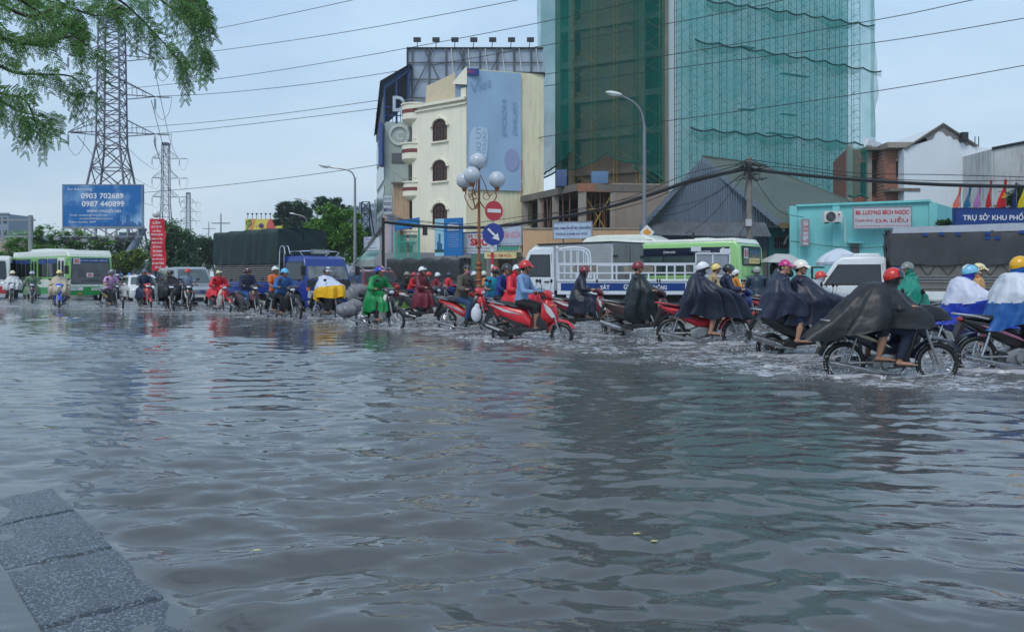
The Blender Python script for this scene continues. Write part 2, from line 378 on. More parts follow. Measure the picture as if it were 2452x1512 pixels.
        A('tail_fender', MB().prism([(-.72, .74), (-.82, .76), (-.98, .40), (-.94, .40), (-.80, .66)], -.065, .065), 'black')
        A('rear_mudguard', MB().prism(arc(rx, r, r+.05, 60, 165, 10)+arc(rx, r, r+.038, 165, 60, 10), -.06, .06), 'black')
    A('tail_light', MB().ball((-.82 if not sc else -.86, 0, .79), (.035, .075, .035), 10, 6), 'red')
    gr = MB().tube(cat([(-.5, -.12, .80), (-.72, -.135, .845), (-.88, -.08, .865), (-.90, 0, .87), (-.88, .08, .865), (-.72, .135, .845), (-.5, .12, .80)], 4), .013, 7)
    A('grab_rail', gr, 'rail')
    A('number_plate', MB().box((-.975 if sc else -.955, 0, .56), (.006, .17, .12), M=Matrix.Rotation(-.35, 3, 'Y')), 'plate')
    BIKES[style] = (L, r, fx, rx, 'cast' if sc or style == 'cast' else 'wire'); return BIKES[style]
def colmat(pref, rgb, **k): return mat('%s_%d_%d_%d' % ((pref,)+tuple(rgb)), C(*rgb), **k)
def motorbike(loc, rz, style, label, body=(20, 20, 24), accent=(150, 150, 155), shield=None, cowl=None, exhaust='silver', rail=None, pitch=0., s=1.):
    parts, r, fx, rx, sp = bike_parts(style)
    t = thing('motorbike', loc, label, 'motorbike', rz, 'motorbikes wading through the flooded road'); t.scale = (s, s, s)
    paint = lambda c: colmat('bike_paint', c, rough=.34, coat=.5, var=.3, vs=7, streak=.3, stain=(.07, .06, .05))
    K = dict(body=paint(body), accent=paint(accent), shield=paint(shield or body), cowl=paint(cowl or body), black=M_BLK, dark=M_BLK, metal=M_STEEL, chrome=M_CHR, lens=M_LENS, seat=mat('seat_vinyl', (.012, .012, .013), .5, bump=.15), orange=M_ORG, red=M_RED,
             exhaust=mat('exhaust_steel', (.34, .34, .35), .34, 1, var=.35, vs=6) if exhaust == 'silver' else M_BLK, rail=(paint(rail) if rail else M_STEEL), plate=mat('plate_white', (.6, .6, .58), .5))
    made = {}
    for n, me, k, par in parts: o = add(n, me, K[k], made.get(par, t)); made[n] = o
    ty, rm, dk = wheel_meshes(r, sp)
    for n, x in (('front_wheel', fx), ('rear_wheel', rx)):
        w = add(n, ty, M_TYRE, t, loc=(x, 0, r), rot=(0, random.uniform(0, 3), 0)); add('rim', rm, M_CHR if sp == 'wire' else M_STEEL, w); add('brake_disc', dk, M_STEEL, w)
    return t
from mathutils import noise as mnoise
# ---------------- people ----------------
def V(*a): return Vector(a)
POSES = {
 'ride': dict(hip=V(-.20, .0, .86), neck=V(-.10, 0, 1.37), head=V(-.045, 0, 1.525), sh=V(-.105, .19, 1.31), el=V(-.02, .30, 1.07), ha=V(.215, .285, 1.055), kn=V(.19, .17, .72), an=V(.10, .18, .33), toe=V(.30, .19, .285)),
 'scoot': dict(hip=V(-.20, .0, .87), neck=V(-.13, 0, 1.38), head=V(-.085, 0, 1.535), sh=V(-.14, .19, 1.32), el=V(-.05, .29, 1.07), ha=V(.215, .285, 1.055), kn=V(.18, .14, .76), an=V(.15, .13, .39), toe=V(.36, .14, .375)),
 'lean': dict(hip=V(-.22, .0, .86), neck=V(-.02, 0, 1.31), head=V(.06, 0, 1.452), sh=V(-.03, .19, 1.25), el=V(.02, .29, 1.03), ha=V(.215, .285, 1.055), kn=V(.18, .17, .72), an=V(.06, .18, .33), toe=V(.26, .19, .285)),
 'pass': dict(hip=V(-.52, .0, .90), neck=V(-.45, 0, 1.41), head=V(-.40, 0, 1.56), sh=V(-.45, .18, 1.35), el=V(-.36, .25, 1.12), ha=V(-.20, .17, 1.02), kn=V(-.14, .21, .76), an=V(-.22, .21, .39), toe=V(-.03, .22, .35)),
 'hunch': dict(hip=V(-.52, .0, .88), neck=V(-.38, 0, 1.16), head=V(-.28, 0, 1.25), sh=V(-.4, .18, 1.12), el=V(-.25, .25, 1.05), ha=V(-.1, .17, .98), kn=V(-.14, .21, .76), an=V(-.22, .21, .39), toe=V(-.03, .22, .35)),
 'stand': dict(hip=V(0, .0, .92), neck=V(.0, 0, 1.44), head=V(.02, 0, 1.585), sh=V(0, .20, 1.38), el=V(-.03, .25, 1.11), ha=V(.12, .22, .93), kn=V(.02, .11, .48), an=V(-.02, .11, .08), toe=V(.15, .13, .03)),
}
def body_mb(p, vox, hand='grip'):
    b = MB(); f = V(1, 0, 0); d = p['neck']-p['hip']; y = V(0, 1, 0)
    c1 = p['hip']+d*.45
    b.tube([p['hip']-V(0, 0, .09), p['hip'], p['hip']+d*.25, c1, p['hip']+d*.75, p['hip']+d*.93, p['neck']+V(0, 0, .0)], [.12, .165, .15, .145, .165, .14, .06], 16, lat=(0, 1, 0), r2=[.09, .125, .115, .105, .115, .09, .06])
    b.capsule(p['neck']-d*.08, p['head']-V(.015, 0, .05), .058, .052)
    for s in (-1, 1):
        q = lambda k: V(p[k].x, p[k].y*s, p[k].z)
        hp = V(p['hip'].x, .09*s, p['hip'].z-.02)
        b.capsule(p['neck']-d*.10+V(0, .05*s, 0), q('sh'), .06, .062)
        b.capsule(q('sh'), q('el'), .052, .041); b.capsule(q('el'), q('ha')-(q('ha')-q('el')).normalized()*.05, .040, .027)
        b.capsule(hp, q('kn'), .088, .058); b.capsule(q('kn'), q('an')+(q('kn')-q('an'))*.45, .055, .056); b.capsule(q('an')+(q('kn')-q('an'))*.5, q('an'), .057, .034)
        t = q('toe'); a = q('an'); dn = V(0, 0, -.035)
        b.capsule(a+V(-.025, 0, -.03), a+V(0, 0, -.01), .03, .034); b.capsule(a+V(-.01, 0, -.03), t+V(-.04, 0, 0), .032, .024)
        for i in range(4): b.capsule(t+V(-.05, (-.026+.017*i)*1, 0), t+V(.015-.008*i*s*1, (-.028+.018*i), -.006), .013, .009, 6)
        h = q('ha')
        if vox <= .011 and hand == 'grip':
            b.ball(h+V(-.018, 0, .012), (.04, .036, .019), 10, 6)
            for i, (yy, ln) in enumerate(((-.03, .031), (-.010, .037), (.011, .034), (.031, .026))):
                b.capsule(h+V(.008, yy, .018), h+V(ln, yy, .012), .0105, .0095, 6); b.capsule(h+V(ln, yy, .012), h+V(ln*.85, yy, -.022), .0095, .0085, 6)
            b.capsule(h+V(-.02, -s*.033, .0), h+V(.014, -s*.045, -.012), .011, .0095, 6)
        elif vox <= .011:
            dd = (q('ha')-q('el')).normalized(); b.ball(h, (.045, .02, .04), 10, 6)
            for i in range(4): b.capsule(h+dd*.03+V(0, 0, .024-.016*i), h+dd*(.085-.006*abs(i-1))+V(.0, -s*.012, .020-.017*i), .0105, .008, 6)
            b.capsule(h+V(0, 0, .03), h+dd*.045+V(.0, -s*.03, .045), .011, .009, 6)
        else: b.ball(h, (.045, .035, .032), 8, 6)
    return b
def head_mb(b, T, vox):
    e = lambda c, r: b.ball(T @ V(*c), r, 14, 10, T.to_3x3())
    e((-.008, 0, .02), (.094, .076, .098)); e((.018, 0, -.035), (.066, .058, .072)); e((.055, 0, -.088), (.026, .032, .02))
    e((.088, 0, -.012), (.022, .013, .02)); e((.074, 0, .018), (.015, .018, .03)); e((.07, 0, .035), (.018, .052, .012))
    e((.077, 0, -.055), (.014, .024, .011))
    for s in (-1, 1): e((-.005, s*.078, -.012), (.018, .010, .03)); e((.052, s*.038, -.022), (.026, .022, .022))
SHAPES = {}
def shape(key, fn):
    if key not in SHAPES: SHAPES[key] = fn()
    return SHAPES[key]
def headmat(p, yaw, pitch=0.): return Matrix.Translation(p['head']) @ Matrix.Rotation(yaw, 4, 'Z') @ Matrix.Rotation(pitch, 4, 'Y')
def cloth_top(p, sleeve, fat):
    b = MB(); d = p['neck']-p['hip']
    b.tube([p['hip']-V(0, 0, .07), p['hip']+V(0, 0, .0), p['hip']+d*.25, p['hip']+d*.45, p['hip']+d*.75, p['hip']+d*.93, p['neck']+d.normalized()*.005], [x+fat for x in (.155, .175, .16, .155, .172, .15, .068)], 18, lat=(0, 1, 0), r2=[x+fat for x in (.125, .135, .125, .118, .12, .098, .068)])
    for s in (-1, 1):
        q = lambda k: V(p[k].x, p[k].y*s, p[k].z)
        b.capsule(p['neck']-d*.10+V(0, .05*s, 0), q('sh'), .068+fat, .07+fat)
        b.capsule(p['neck']+V(-.01, .02*s, .0), q('sh')+V(0, -.02*s, .012), .05+fat, .055+fat)
        if sleeve == 'short': b.tube([q('sh'), q('sh')+(q('el')-q('sh'))*.72], [.066+fat, .07+fat], 12)
        else:
            b.capsule(q('sh'), q('el'), .062+fat, .05+fat); b.tube([q('el'), q('el')+(q('ha')-q('el'))*.5, q('ha')-(q('ha')-q('el')).normalized()*(.06 if sleeve == 'long' else .02)], [.05+fat, .046+fat, .037+fat*1.3], 12)
            b.ball(q('el'), .052+fat)
    return b
def cloth_legs(p, kind, fat=.0):
    b = MB(); b.ball(p['hip']-V(0, 0, .03), (.13+fat, .165+fat, .11+fat), 16, 10)
    for s in (-1, 1):
        q = lambda k: V(p[k].x, p[k].y*s, p[k].z); hp = V(p['hip'].x, .09*s, p['hip'].z-.02)
        b.capsule(hp, q('kn'), .1+fat, .074+fat)
        a = q('an')
        if kind == 'long': b.tube([q('kn'), q('kn')+(a-q('kn'))*.5, a+V(0, 0, .03)], [.075+fat, .07+fat, .058+fat], 12)
        elif kind == 'knee': b.tube([q('kn')+(hp-q('kn'))*.1, q('kn')+(a-q('kn'))*.28], [.078+fat, .076+fat], 12)
    return b
def drape(rings, seed=0, n=96, amp=.05, k0=5, sub_=7, neckfree=0, hem=.05, side=1.):
    """cloth hanging in folds: rings (x back, x front, half width, z back, z front)"""
    rr = random.Random(seed); ph = [(rr.randint(k0, k0+7), rr.uniform(0, 6.28), rr.uniform(.4, 1)) for _ in range(4)]
    cv = cat([V(*r[:3]) for r in rings], sub_); cz = cat([V(r[3], r[4], 0) for r in rings], sub_); m = len(cv); out = []
    for i, (a, z) in enumerate(zip(cv, cz)):
        t = i/(m-1); rg = []
        for j in range(n):
            th = 2*math.pi*j/n; c, s = math.cos(th), math.sin(th); e = 2/2.25
            cc = math.copysign(abs(c)**e, c); ss = math.copysign(abs(s)**e, s)
            w = sum(g*(abs(math.sin(k*th/2+f+.7*t))*2-1.1) for k, f, g in ph)/2.6
            fold = 1+amp*(t**1.3)*w*(2.2 if t > .3 else 1.2)
            xm = (a.x+a.y)/2; hx = (a.y-a.x)/2
            zz = z.x+(z.y-z.x)*(1+cc)/2
            zz += hem*(t**3)*sum(g*math.sin((k-3)*th+f*2) for k, f, g in ph[:3])/2 + .012*t*w
            q = V(xm+hx*cc*fold, a.z*ss*fold*side, zz); s3 = V(seed*3.1, 0, 0); r1 = abs(mnoise.noise(q*3.6+s3)); r2 = abs(mnoise.noise(q*9+s3)); k3 = min(1, t*4)*(.03*(.35-r1)+.012*(.3-r2)); rg.append((q.x+cc*k3, q.y+ss*k3, q.z+k3*.7))
        out.append(rg)
    return MB().loft(out, False, False)
PONCHO = [(-.17, -.02, .075, 1.42, 1.40), (-.21, .03, .16, 1.38, 1.35), (-.25, .06, .25, 1.29, 1.26), (-.30, .16, .345, 1.13, 1.13), (-.33, .30, .365, 1.0, 1.07), (-.37, .46, .36, .84, .95), (-.46, .50, .34, .66, .76)]
SKIRT = [(-.33, -.03, .175, 1.04, 1.03), (-.35, .10, .22, .93, .96), (-.37, .28, .28, .80, .88), (-.40, .34, .30, .64, .72), (-.40, .35, .30, .44, .50)]
def helmet(parent, T, kind, m, m2=None, strap=True):
    def prof(ry0, rz, low_f, low_b, thick=.012, rx=.132):
        rings = []
        for sgn in (1, 0):
            rs = []
            for i in range(9):
                u = i/8; rg = []
                for j in range(24):
                    th = 2*math.pi*j/24; c = math.cos(th)
                    low = low_f+(low_b-low_f)*(1-c)/2
                    amax = math.acos(max(-.9, min(.99, low/rz))); a = max(.02, amax*u)
                    k = 1 if sgn else 1-thick/.13
                    rg.append(T @ V(rx*k*math.sin(a)*c-.01, ry0*k*math.sin(a)*math.sin(th), rz*k*math.cos(a)+.012))
                rs.append(rg)
            rings += rs if sgn else rs[::-1]
        return MB().loft(rings)
    if kind == 'cap':
        h = prof(.092, .12, .03, .01, rx=.112).build('cap', m, parent)
        b = MB().loft([[T @ V(.09+.085*u, w*.078*math.sqrt(max(0, 1-.55*u*u)), .045-.02*u-.018*w*w+dz) for w in [-1+k/5 for k in range(11)]]+[T @ V(.09+.085*u, w*.078*math.sqrt(max(0, 1-.55*u*u)), .039-.02*u-.018*w*w+dz) for w in [1-k/5 for k in range(11)]] for u, dz in ((0, 0), (.5, 0), (1, 0))])
        b.build('cap_peak', m, h); return h
    lowb = -.055 if kind != 'full' else -.10
    h = prof(.112, .128, .03, lowb).build('helmet', m, parent)
    if kind in ('half', 'police', 'full'):
        b = MB().loft([[T @ V(.085+.07*u, w*.095*math.sqrt(max(0, 1-.6*u*u)), .055-.03*u-.03*w*w) for w in [-1+k/5 for k in range(11)]]+[T @ V(.085+.07*u, w*.095*math.sqrt(max(0, 1-.6*u*u)), .048-.03*u-.03*w*w) for w in [1-k/5 for k in range(11)]] for u in (0, .5, 1)])
        b.build('helmet_peak', m2 or m, h)
    if kind == 'visor':
        b = MB(); rg = []
        for i in range(5):
            a = R(50+i*13); rg.append([T @ V(-.01+.148*math.sin(a)*math.cos(t), .126*math.sin(a)*math.sin(t), .142*math.cos(a)+.012) for t in [R(-75+j*15) for j in range(11)]])
        b.loft(rg, False, False, closed=False); b.build('helmet_visor', m2 or M_GLASS, h)
    if m2 and kind == 'half':
        b = MB(); rg = []
        for i in range(10):
            a = R(-70+i*14); rg.append([T @ V(-.01+.134*math.sin(a)*math.cos(t*.28), .30*t*.16, .131*math.cos(a)+.012) for t in (-1, 0, 1)])
        b.loft(rg, False, False, closed=False); b.build('helmet_stripe', m2, h)
    if strap:
        b = MB()
        for s in (-1, 1): b.tube([T @ V(.0, s*.082, -.01), T @ V(.03, s*.066, -.07), T @ V(.045, 0, -.112)], .0055, 5)
        b.build('chin_strap', M_BLK, h)
    return h
def person(loc, rz, label, pose='ride', top=None, sleeve='long', fat=.0, legs=None, legkind='long', wear=None, wearc=(20, 24, 34), wear2=None, head='half', hc=(200, 200, 200), hc2=None, yaw=0., pitch=0., hair='short', mask=None, hood=None, foot='sandal', skin=None, s=1., vox=.012, rings=None, seed=1, amp=.12, grp='motorbike riders in rain gear', hide=False, bag=False):
    v3 = seed % 3; dv = ((-.02, 0), (.03, -.012), (.07, -.03))[v3]; p = dict(POSES[pose]); skin = skin or M_SKIN
    if pose not in ('lean', 'hunch', 'stand'):
        for k in ('neck', 'head', 'sh'): p[k] = p[k]+V(dv[0]*(1.25 if k == 'head' else 1), 0, dv[1]*(1.3 if k == 'head' else 1))
        p['el'] = p['el']+V(dv[0]*.4, .02*(v3-1), 0)
    else: v3 = 0
    t = thing('person', loc, label, 'person', rz, grp); t.scale = (s, s, s)
    T = headmat(p, yaw, pitch); key = (pose, v3, round(vox, 3))
    def mk():
        b = body_mb(p, vox, 'grip' if pose not in ('stand', 'pass', 'hunch') else 'open'); head_mb(b, headmat(p, yaw, pitch), vox); return remesh(b, vox, 1 if vox < .012 else 2)
    add('body', shape(key+('body', round(yaw, 2), round(pitch, 2)), mk), skin, t)
    fab = lambda c, r=.75: colmat('cloth', c, rough=r, var=.14, vs=5, bump=.6, bs=5, ridge=True)
    wet = lambda c: colmat('raincoat', c, rough=.45, var=.07, vs=4, bump=.45, bs=4.5, ridge=True)
    # face details
    if vox < .02:
        for s_ in (-1, 1):
            MB().ball(T @ V(.079, s_*.031, .012), (.009, .014, .0065), 8, 6, T.to_3x3()).build('eye', M_EYE, t)
            MB().tube([T @ V(.083, s_*.014, .031), T @ V(.082, s_*.033, .036), T @ V(.068, s_*.052, .030)], [.004, .004, .002], 5).build('eyebrow', M_HAIR, t)
        if not mask: MB().ball(T @ V(.087, 0, -.055), (.007, .022, .006), 8, 6, T.to_3x3()).build('mouth', M_LIP, t)
    hb = MB().ball(T @ V(-.022, 0, .025), (.092, .084, .098), 16, 10, T.to_3x3())
    hb.ball(T @ V(-.045, 0, -.03), (.055, .07, .055), 12, 8, T.to_3x3())
    if hair == 'long': hb.loft([[T @ V(-.07-dx+.03*math.cos(a), w*math.sin(a), z) for a in [2*math.pi*j/12 for j in range(12)]] for z, w, dx in ((-.02, .07, 0), (-.12, .065, .02), (-.24, .05, .05), (-.34, .03, .06))])
    hb.build('hair', M_HAIR, t)
    if mask: MB().ball(T @ V(.044, 0, -.055), (.055, .064, .05), 14, 9, T.to_3x3()).build('face_mask', fab(mask), t)
    if head: helmet(t, T, head, colmat('helmet', hc, rough=.32, coat=.4, var=.12), colmat('helmet', hc2, rough=.2, coat=.8, var=.05) if hc2 else None)
    if hood: 
        b = MB()
        rg = []
        for i in range(11):
            a = i/10*math.pi
            rg.append([T @ V(-.02+.118*math.cos(a)*1.0-(.0), (.1+.004*math.sin(5*a))*math.sin(a)*sg, 0) for sg in (1,)])
        b.ball(T @ V(-.03, 0, -.03), (.098, .096, .125), 16, 12, T.to_3x3()); b.ball(T @ V(-.06, 0, -.12), (.10, .12, .07), 14, 8, T.to_3x3())
        b.build('hood', wet(hood), t)
    if legs and wear != 'none': add('trousers', shape(key+('legs', legkind), lambda: remesh(cloth_legs(p, legkind), max(vox, .012), 2, 'trousers')), fab(legs), t)
    c = top or (wearc if wear else None)
    if c:
        f2 = fat+(.02 if wear == 'raincoat' else 0)
        add('raincoat' if wear == 'raincoat' else 'shirt', shape(key+('top', sleeve, f2), lambda: remesh(cloth_top(p, sleeve, f2), max(vox, .012), 2, 'shirt')), (wet(c) if wear else fab(c)), t)
    if wear == 'raincoat':
        d = p['hip']-POSES['ride']['hip']
        drape([(a+d.x, b_+d.x, w, z0+d.z, z1+d.z) for a, b_, w, z0, z1 in (rings or SKIRT)], seed, amp=amp).build('raincoat_skirt', wet(wearc), t, ang=80)
    if wear == 'poncho':
        rg = rings or PONCHO; d = p['neck']-POSES['ride']['neck']
        rg = [tuple((a+d.x*(1-i/6.), b_+d.x*(1-i/6.), w, z0+d.z*(1-i/8.), z1+d.z*(1-i/8.))) if not rings else (a, b_, w, z0, z1) for i, (a, b_, w, z0, z1) in enumerate(rg)]
        if wear2:
            h = len(rg)//2+1
            o = drape(rg[:h+1], seed, amp=amp*.7, hem=.01).build('poncho', wet(wearc), t, ang=80)
            q = drape(rg, seed, amp=amp); n = 96; keep = [f for f in q.f if min(f)//n >= h*7-1]
            q.f = keep; q.build('poncho_lower_panel', wet(wear2), t, ang=80)
        else: drape(rg, seed, amp=amp).build('poncho', wet(wearc), t, ang=80)
    if foot in ('sandal', 'shoe'):
        for s_ in (-1, 1):
            a = V(p['an'].x, p['an'].y*s_, p['an'].z); q = V(p['toe'].x, p['toe'].y*s_, p['toe'].z); b = MB()
            if foot == 'sandal':
                b.tube([a+V(-.055, 0, -.066), a+V(.03, 0, -.062), q+V(-.05, 0, -.03), q+V(.02, 0, -.026)], [.03, .033, .042, .03], 12, lat=(0, 1, 0), r2=[.007]*4)
                b.tube([q+V(-.03, -.04, -.02), q+V(-.035, -.02, .02), q+V(-.0, -.008, .012), q+V(-.035, .02, .02), q+V(-.03, .04, -.02)], .005, 5)
                b.build('sandal', M_BLK, t)
            else:
                b.capsule(a+V(-.03, 0, -.03), a+V(0, 0, 0), .042, .046); b.capsule(a+V(-.02, 0, -.035), q+V(-.02, 0, -.004), .042, .036)
                add('shoe', b.mesh('shoe'), M_BLK, t)
    return t
# ---------------- vehicles ----------------
def hv(a): return Vector((math.cos(a), math.sin(a), 0))
def corner(px, Y, a, L, W, sl, ss, z=-.10):
    """centre of a vehicle of heading angle a (world) from one corner seen at pixel px, distance Y"""
    h = hv(a); rt = Vector((h.y, -h.x, 0)); c = Vector((PX(px, Y), Y, z))
    return c-h*(sl*L/2)-rt*(ss*W/2)
def car_wheel(t, x, y, r, w=.2, hub=None):
    b = MB().tube([(0, -w/2, 0), (0, -w/2+.02, 0), (0, w/2-.02, 0), (0, w/2, 0)], [r*.93, r, r, r*.93], 28)
    o = b.build('wheel', M_TYRE, t, loc=(x, y, r)); s = 1 if y > 0 else -1
    h = MB().tube([(0, s*(w/2-.03), 0), (0, s*(w/2+.006), 0)], [r*.62, r*.6], 20).tube([(0, s*w/2, 0), (0, s*(w/2+.03), 0)], [r*.22, r*.18], 12)
    for i in range(8): a = i*math.pi/4; h.tube([(r*.42*math.cos(a), s*w/2, r*.42*math.sin(a)), (r*.42*math.cos(a), s*(w/2+.012), r*.42*math.sin(a))], r*.07, 6)
    h.build('wheel_hub', hub or M_STEEL, o)
def mirrored(fn):
    for s in (-1, 1): fn(s)
def side_pane(t, name, pts, y, m, s, off=.008, label=None):
    """flat panel on a side wall: pts (x, z), wall at y"""
    b = MB(); q = [(x, s*(y(z) if callable(y) else y)+s*off, z) for x, z in pts]; r = [(x, yy-s*.012, z) for x, yy, z in q]
    n = len(q); b.add(q+r, [tuple(range(n) if s < 0 else reversed(range(n)))]+[(i, (i+1) % n, (i+1) % n+n, i+n) for i in range(n)])
    return b.build(name, m, t, smooth=False)
def rrect(x0, x1, z0, z1, r=.08, n=4):
    o = []
    for cx, cz, a in ((x1-r, z1-r, 0), (x0+r, z1-r, 90), (x0+r, z0+r, 180), (x1-r, z0+r, 270)): o += arc(cx, cz, r, a, a+90, n)
    return o
def end_pane(t, name, p, q, hw0, hw1, m, sgn, off=.01, par=None):
    """panel across the nose or tail between profile points p (low) and q (high)"""
    d = Vector((q[0]-p[0], 0, q[1]-p[1])); n = Vector((d.z, 0, -d.x)).normalized()*sgn if sgn > 0 else Vector((-abs(d.z), 0, d.x)).normalized()
    a = [Vector((p[0], -hw0, p[1])), Vector((p[0], hw0, p[1])), Vector((q[0], hw1, q[1])), Vector((q[0], -hw1, q[1]))]
    mid = sum(a, Vector())/4; pts = []
    for i in range(4):          # rounded corners
        c = a[i]; u = (a[i-1]-c); w = (a[(i+1) % 4]-c); r = .09
        for k in range(5):
            s_ = k/4; pts.append(c+u.normalized()*r*(1-s_)**2+w.normalized()*r*s_**2)
    b = MB(); q1 = [v+n*off for v in pts]; q0 = [v-n*.01 for v in pts]; k = len(pts)
    b.add(q1+q0, [tuple(range(k) if sgn > 0 else range(k))]+[(i, (i+1) % k, (i+1) % k+k, i+k) for i in range(k)])
    return b.build(name, m, par or t, smooth=False)
FX = Vector((1, 0, 0)); FY = Vector((0, 1, 0)); FZ = Vector((0, 0, 1))
P_BUSG = mat('bus_green', C(124, 184, 98), .3, coat=.6, var=.05, streak=.15, stain=(.06, .07, .05))
P_BUSW = mat('bus_white', (.72, .76, .70), .35, coat=.4, var=.05, streak=.3, stain=(.2, .19, .16))
P_DKG = mat('deep_green', C(0, 140, 66), .3, coat=.6, var=.05)
P_BLUE = mat('label_blue', C(10, 56, 128), .4, var=.05)
P_TXW = mat('lettering_white', (.75, .76, .78), .6, var=0)
P_TXR = mat('lettering_red', C(196, 30, 44), .6, var=0)
P_TXB = mat('lettering_dark_blue', C(18, 34, 90), .6, var=0)
M_SEATP = mat('shade_dark', (.03, .035, .04), .8)
def bus_small():
    L, Wd = 8.6, 2.3; a = -R(40); t = thing('bus', corner(165, 42, a, L, Wd, 1, 1), 'white and green route bus with the number 80 in its windscreen, at far left', 'bus', a); w = Wd/2; x0, x1 = -L/2, L/2
    body = [(x0, .42), (x0+1.6, .42)]+[(x0+2.1+.48*math.cos(R(180-k*22.5)), .42+.5*math.sin(R(180-k*22.5))) for k in range(9)]+[(x0+3, .42), (x1-2.1, .42)]+[(x1-1.6+.48*math.cos(R(180-k*22.5)), .42+.5*math.sin(R(180-k*22.5))) for k in range(9)]+[(x1-.6, .42), (x1-.02, .46), (x1, .8), (x1, 1.25)]
    MB().bevprism([p for p in body]+[(x0, 1.25)], w, .0).build('lower_body', P_BUSW, t)
    MB().bevprism([(x0, 1.2), (x1-.004, 1.2), (x1-.10, 2.45), (x1-.16, 2.60), (x0+.10, 2.60), (x0, 2.5)], w-.003, .12, 4).build('body', P_BUSG, t)
    MB().bevprism([(x0+.02, 2.50), (x1-.10, 2.50), (x1-.34, 2.86), (x0+.2, 2.86)], w-.008, .09, 4).build('roof', P_BUSW, t)
    ac = MB().bevprism([(x0+1.6, 2.82), (x0+4.9, 2.82), (x0+4.4, 3.02), (x0+2.0, 3.02)], .75, .06, 3).build('air_conditioner', P_BUSW, t)
    for s in (-1, 1):
        side_pane(t, 'side_skirt', [(x0+.02, .43), (x1-.02, .43), (x1-.02, .80), (x0+.02, .80)], w, mat('skirt_green', C(70, 150, 90), .4), s, .004)
        # windows, doors
        for xa, xb in ((x0+.15, x0+1.55), (x0+1.62, x0+3.0), (x0+4.25, x0+5.55), (x0+5.65, x0+6.95)):
            o = side_pane(t, 'window', rrect(xa, xb, 1.38, 2.42, .06), w-.003, M_GLASS, s, .012)
            side_pane(o, 'window_banner', [(xa+.03, 2.13), (xb-.03, 2.13), (xb-.03, 2.38), (xa+.03, 2.38)], w, P_BLUE, s, .02)
            for xc in (xa+.66,): MB().box((xc, s*(w+.012), 1.9), (.045, .02, 1.02)).build('window_bar', M_STEEL, o)
        for xa in (x0+3.15, x0+7.1):
            d = side_pane(t, 'door', rrect(xa, xa+.95, .55, 2.45, .05), w, P_BUSG if xa < x0+4 else P_BUSW, s, .014)
            for k in (0, 1): side_pane(d, 'door_window', rrect(xa+.08+k*.47, xa+.38+k*.47, .85 if k else .95, 2.3, .08), w+.014, M_GLASS, s, .01)
    # front
    end_pane(t, 'windscreen', (x1+.012, 1.00), (x1-.102, 2.42), 1.06, .98, M_BLK, 1, .006)
    g = end_pane(t, 'windscreen_glass', (x1+.010, 1.04), (x1-.102, 2.38), 1.02, .95, mat('wet_windscreen', (.055, .065, .07), .08, var=.5, vs=2.2, coat=.5), 1, .016)
    end_pane(g, 'route_banner', (x1-.083, 2.18), (x1-.1, 2.42), .98, .96, P_BLUE, 1, .024)
    up = Vector((-.08, 0, 1)).normalized()
    text('CHỢ LỚN - BA LÀNG - BẾN LỨC', g, (x1-.06, .13, 2.30), FY, up, 1.5, .13, P_TXW, .01)
    MB().box((x1-.035, -.74, 2.25), (.01, .34, .3), M=Matrix.Rotation(.0, 3, 'Y')).build('number_card', M_WHITE, g)
    text('80', g, (x1-.028, -.74, 2.25), FY, FZ, .26, .24, P_TXR, .02)
    MB().box((x1+.0, -.08, 1.50), (.01, .34, .22)).build('number_card', M_WHITE, g); text('80', g, (x1+.007, -.08, 1.5), FY, FZ, .22, .16, P_TXR, .02)
    for i, y in enumerate((-.5, .25)):  # driver and passenger behind the glass
        MB().ball((x1-.02, y, 1.78), (.012, .10, .13)).ball((x1-.01, y, 1.5), (.012, .22, .2)).build('passenger_shape', mat('dim_figure', (.10, .10, .10), .9), g)
    end_pane(t, 'front_bumper', (x1-.01, .40), (x1, .86), 1.13, 1.13, P_DKG, 1, .03)
    for s in (-1, 1):
        h = MB().bevprism([(x1-.05, .66), (x1+.045, .66), (x1+.045, .84), (x1-.05, .84)], .32, .02, 2); h.v = [(x, y+s*.76, z) for x, y, z in h.v]; h.build('headlight', M_LENS, t)
        MB().box((x1+.035, s*.62, .50), (.02, .2, .06)).build('turn_signal', M_ORG, t)
        mm = MB().tube(cat([(x1-.1, s*1.1, 2.35), (x1+.15, s*1.3, 2.3), (x1+.2, s*1.32, 2.0)], 3), .02, 6).bevprism([(x1+.12, 1.55), (x1+.25, 1.55), (x1+.25, 2.0), (x1+.12, 2.0)], .1, .03, 2)
        n = len(mm.v); k = 6*7; mm.v = mm.v[:k]+[(x, y+s*1.34, z) for x, y, z in mm.v[k:]]; mm.build('mirror', M_BLK, t)
    MB().tube([(x1+.03, -.5, 1.15), (x1+.04, .3, 1.28)], .015, 5).build('wiper', M_BLK, t); MB().tube([(x1+.03, .5, 1.14), (x1+.03, -.1, 1.2)], .015, 5).build('wiper', M_BLK, t)
    pl = MB().box((x1+.04, .25, .72), (.01, .52, .14)).build('number_plate', M_WHITE, t); text('53N-4720', pl, (x1+.046, .25, .72), FY, FZ, .44, .09, P_TXB, .01)
    for x in (x0+2.1, x1-1.6):
        for s in (-1, 1): car_wheel(t, x, s*(w-.16), .44, .26)
    return t
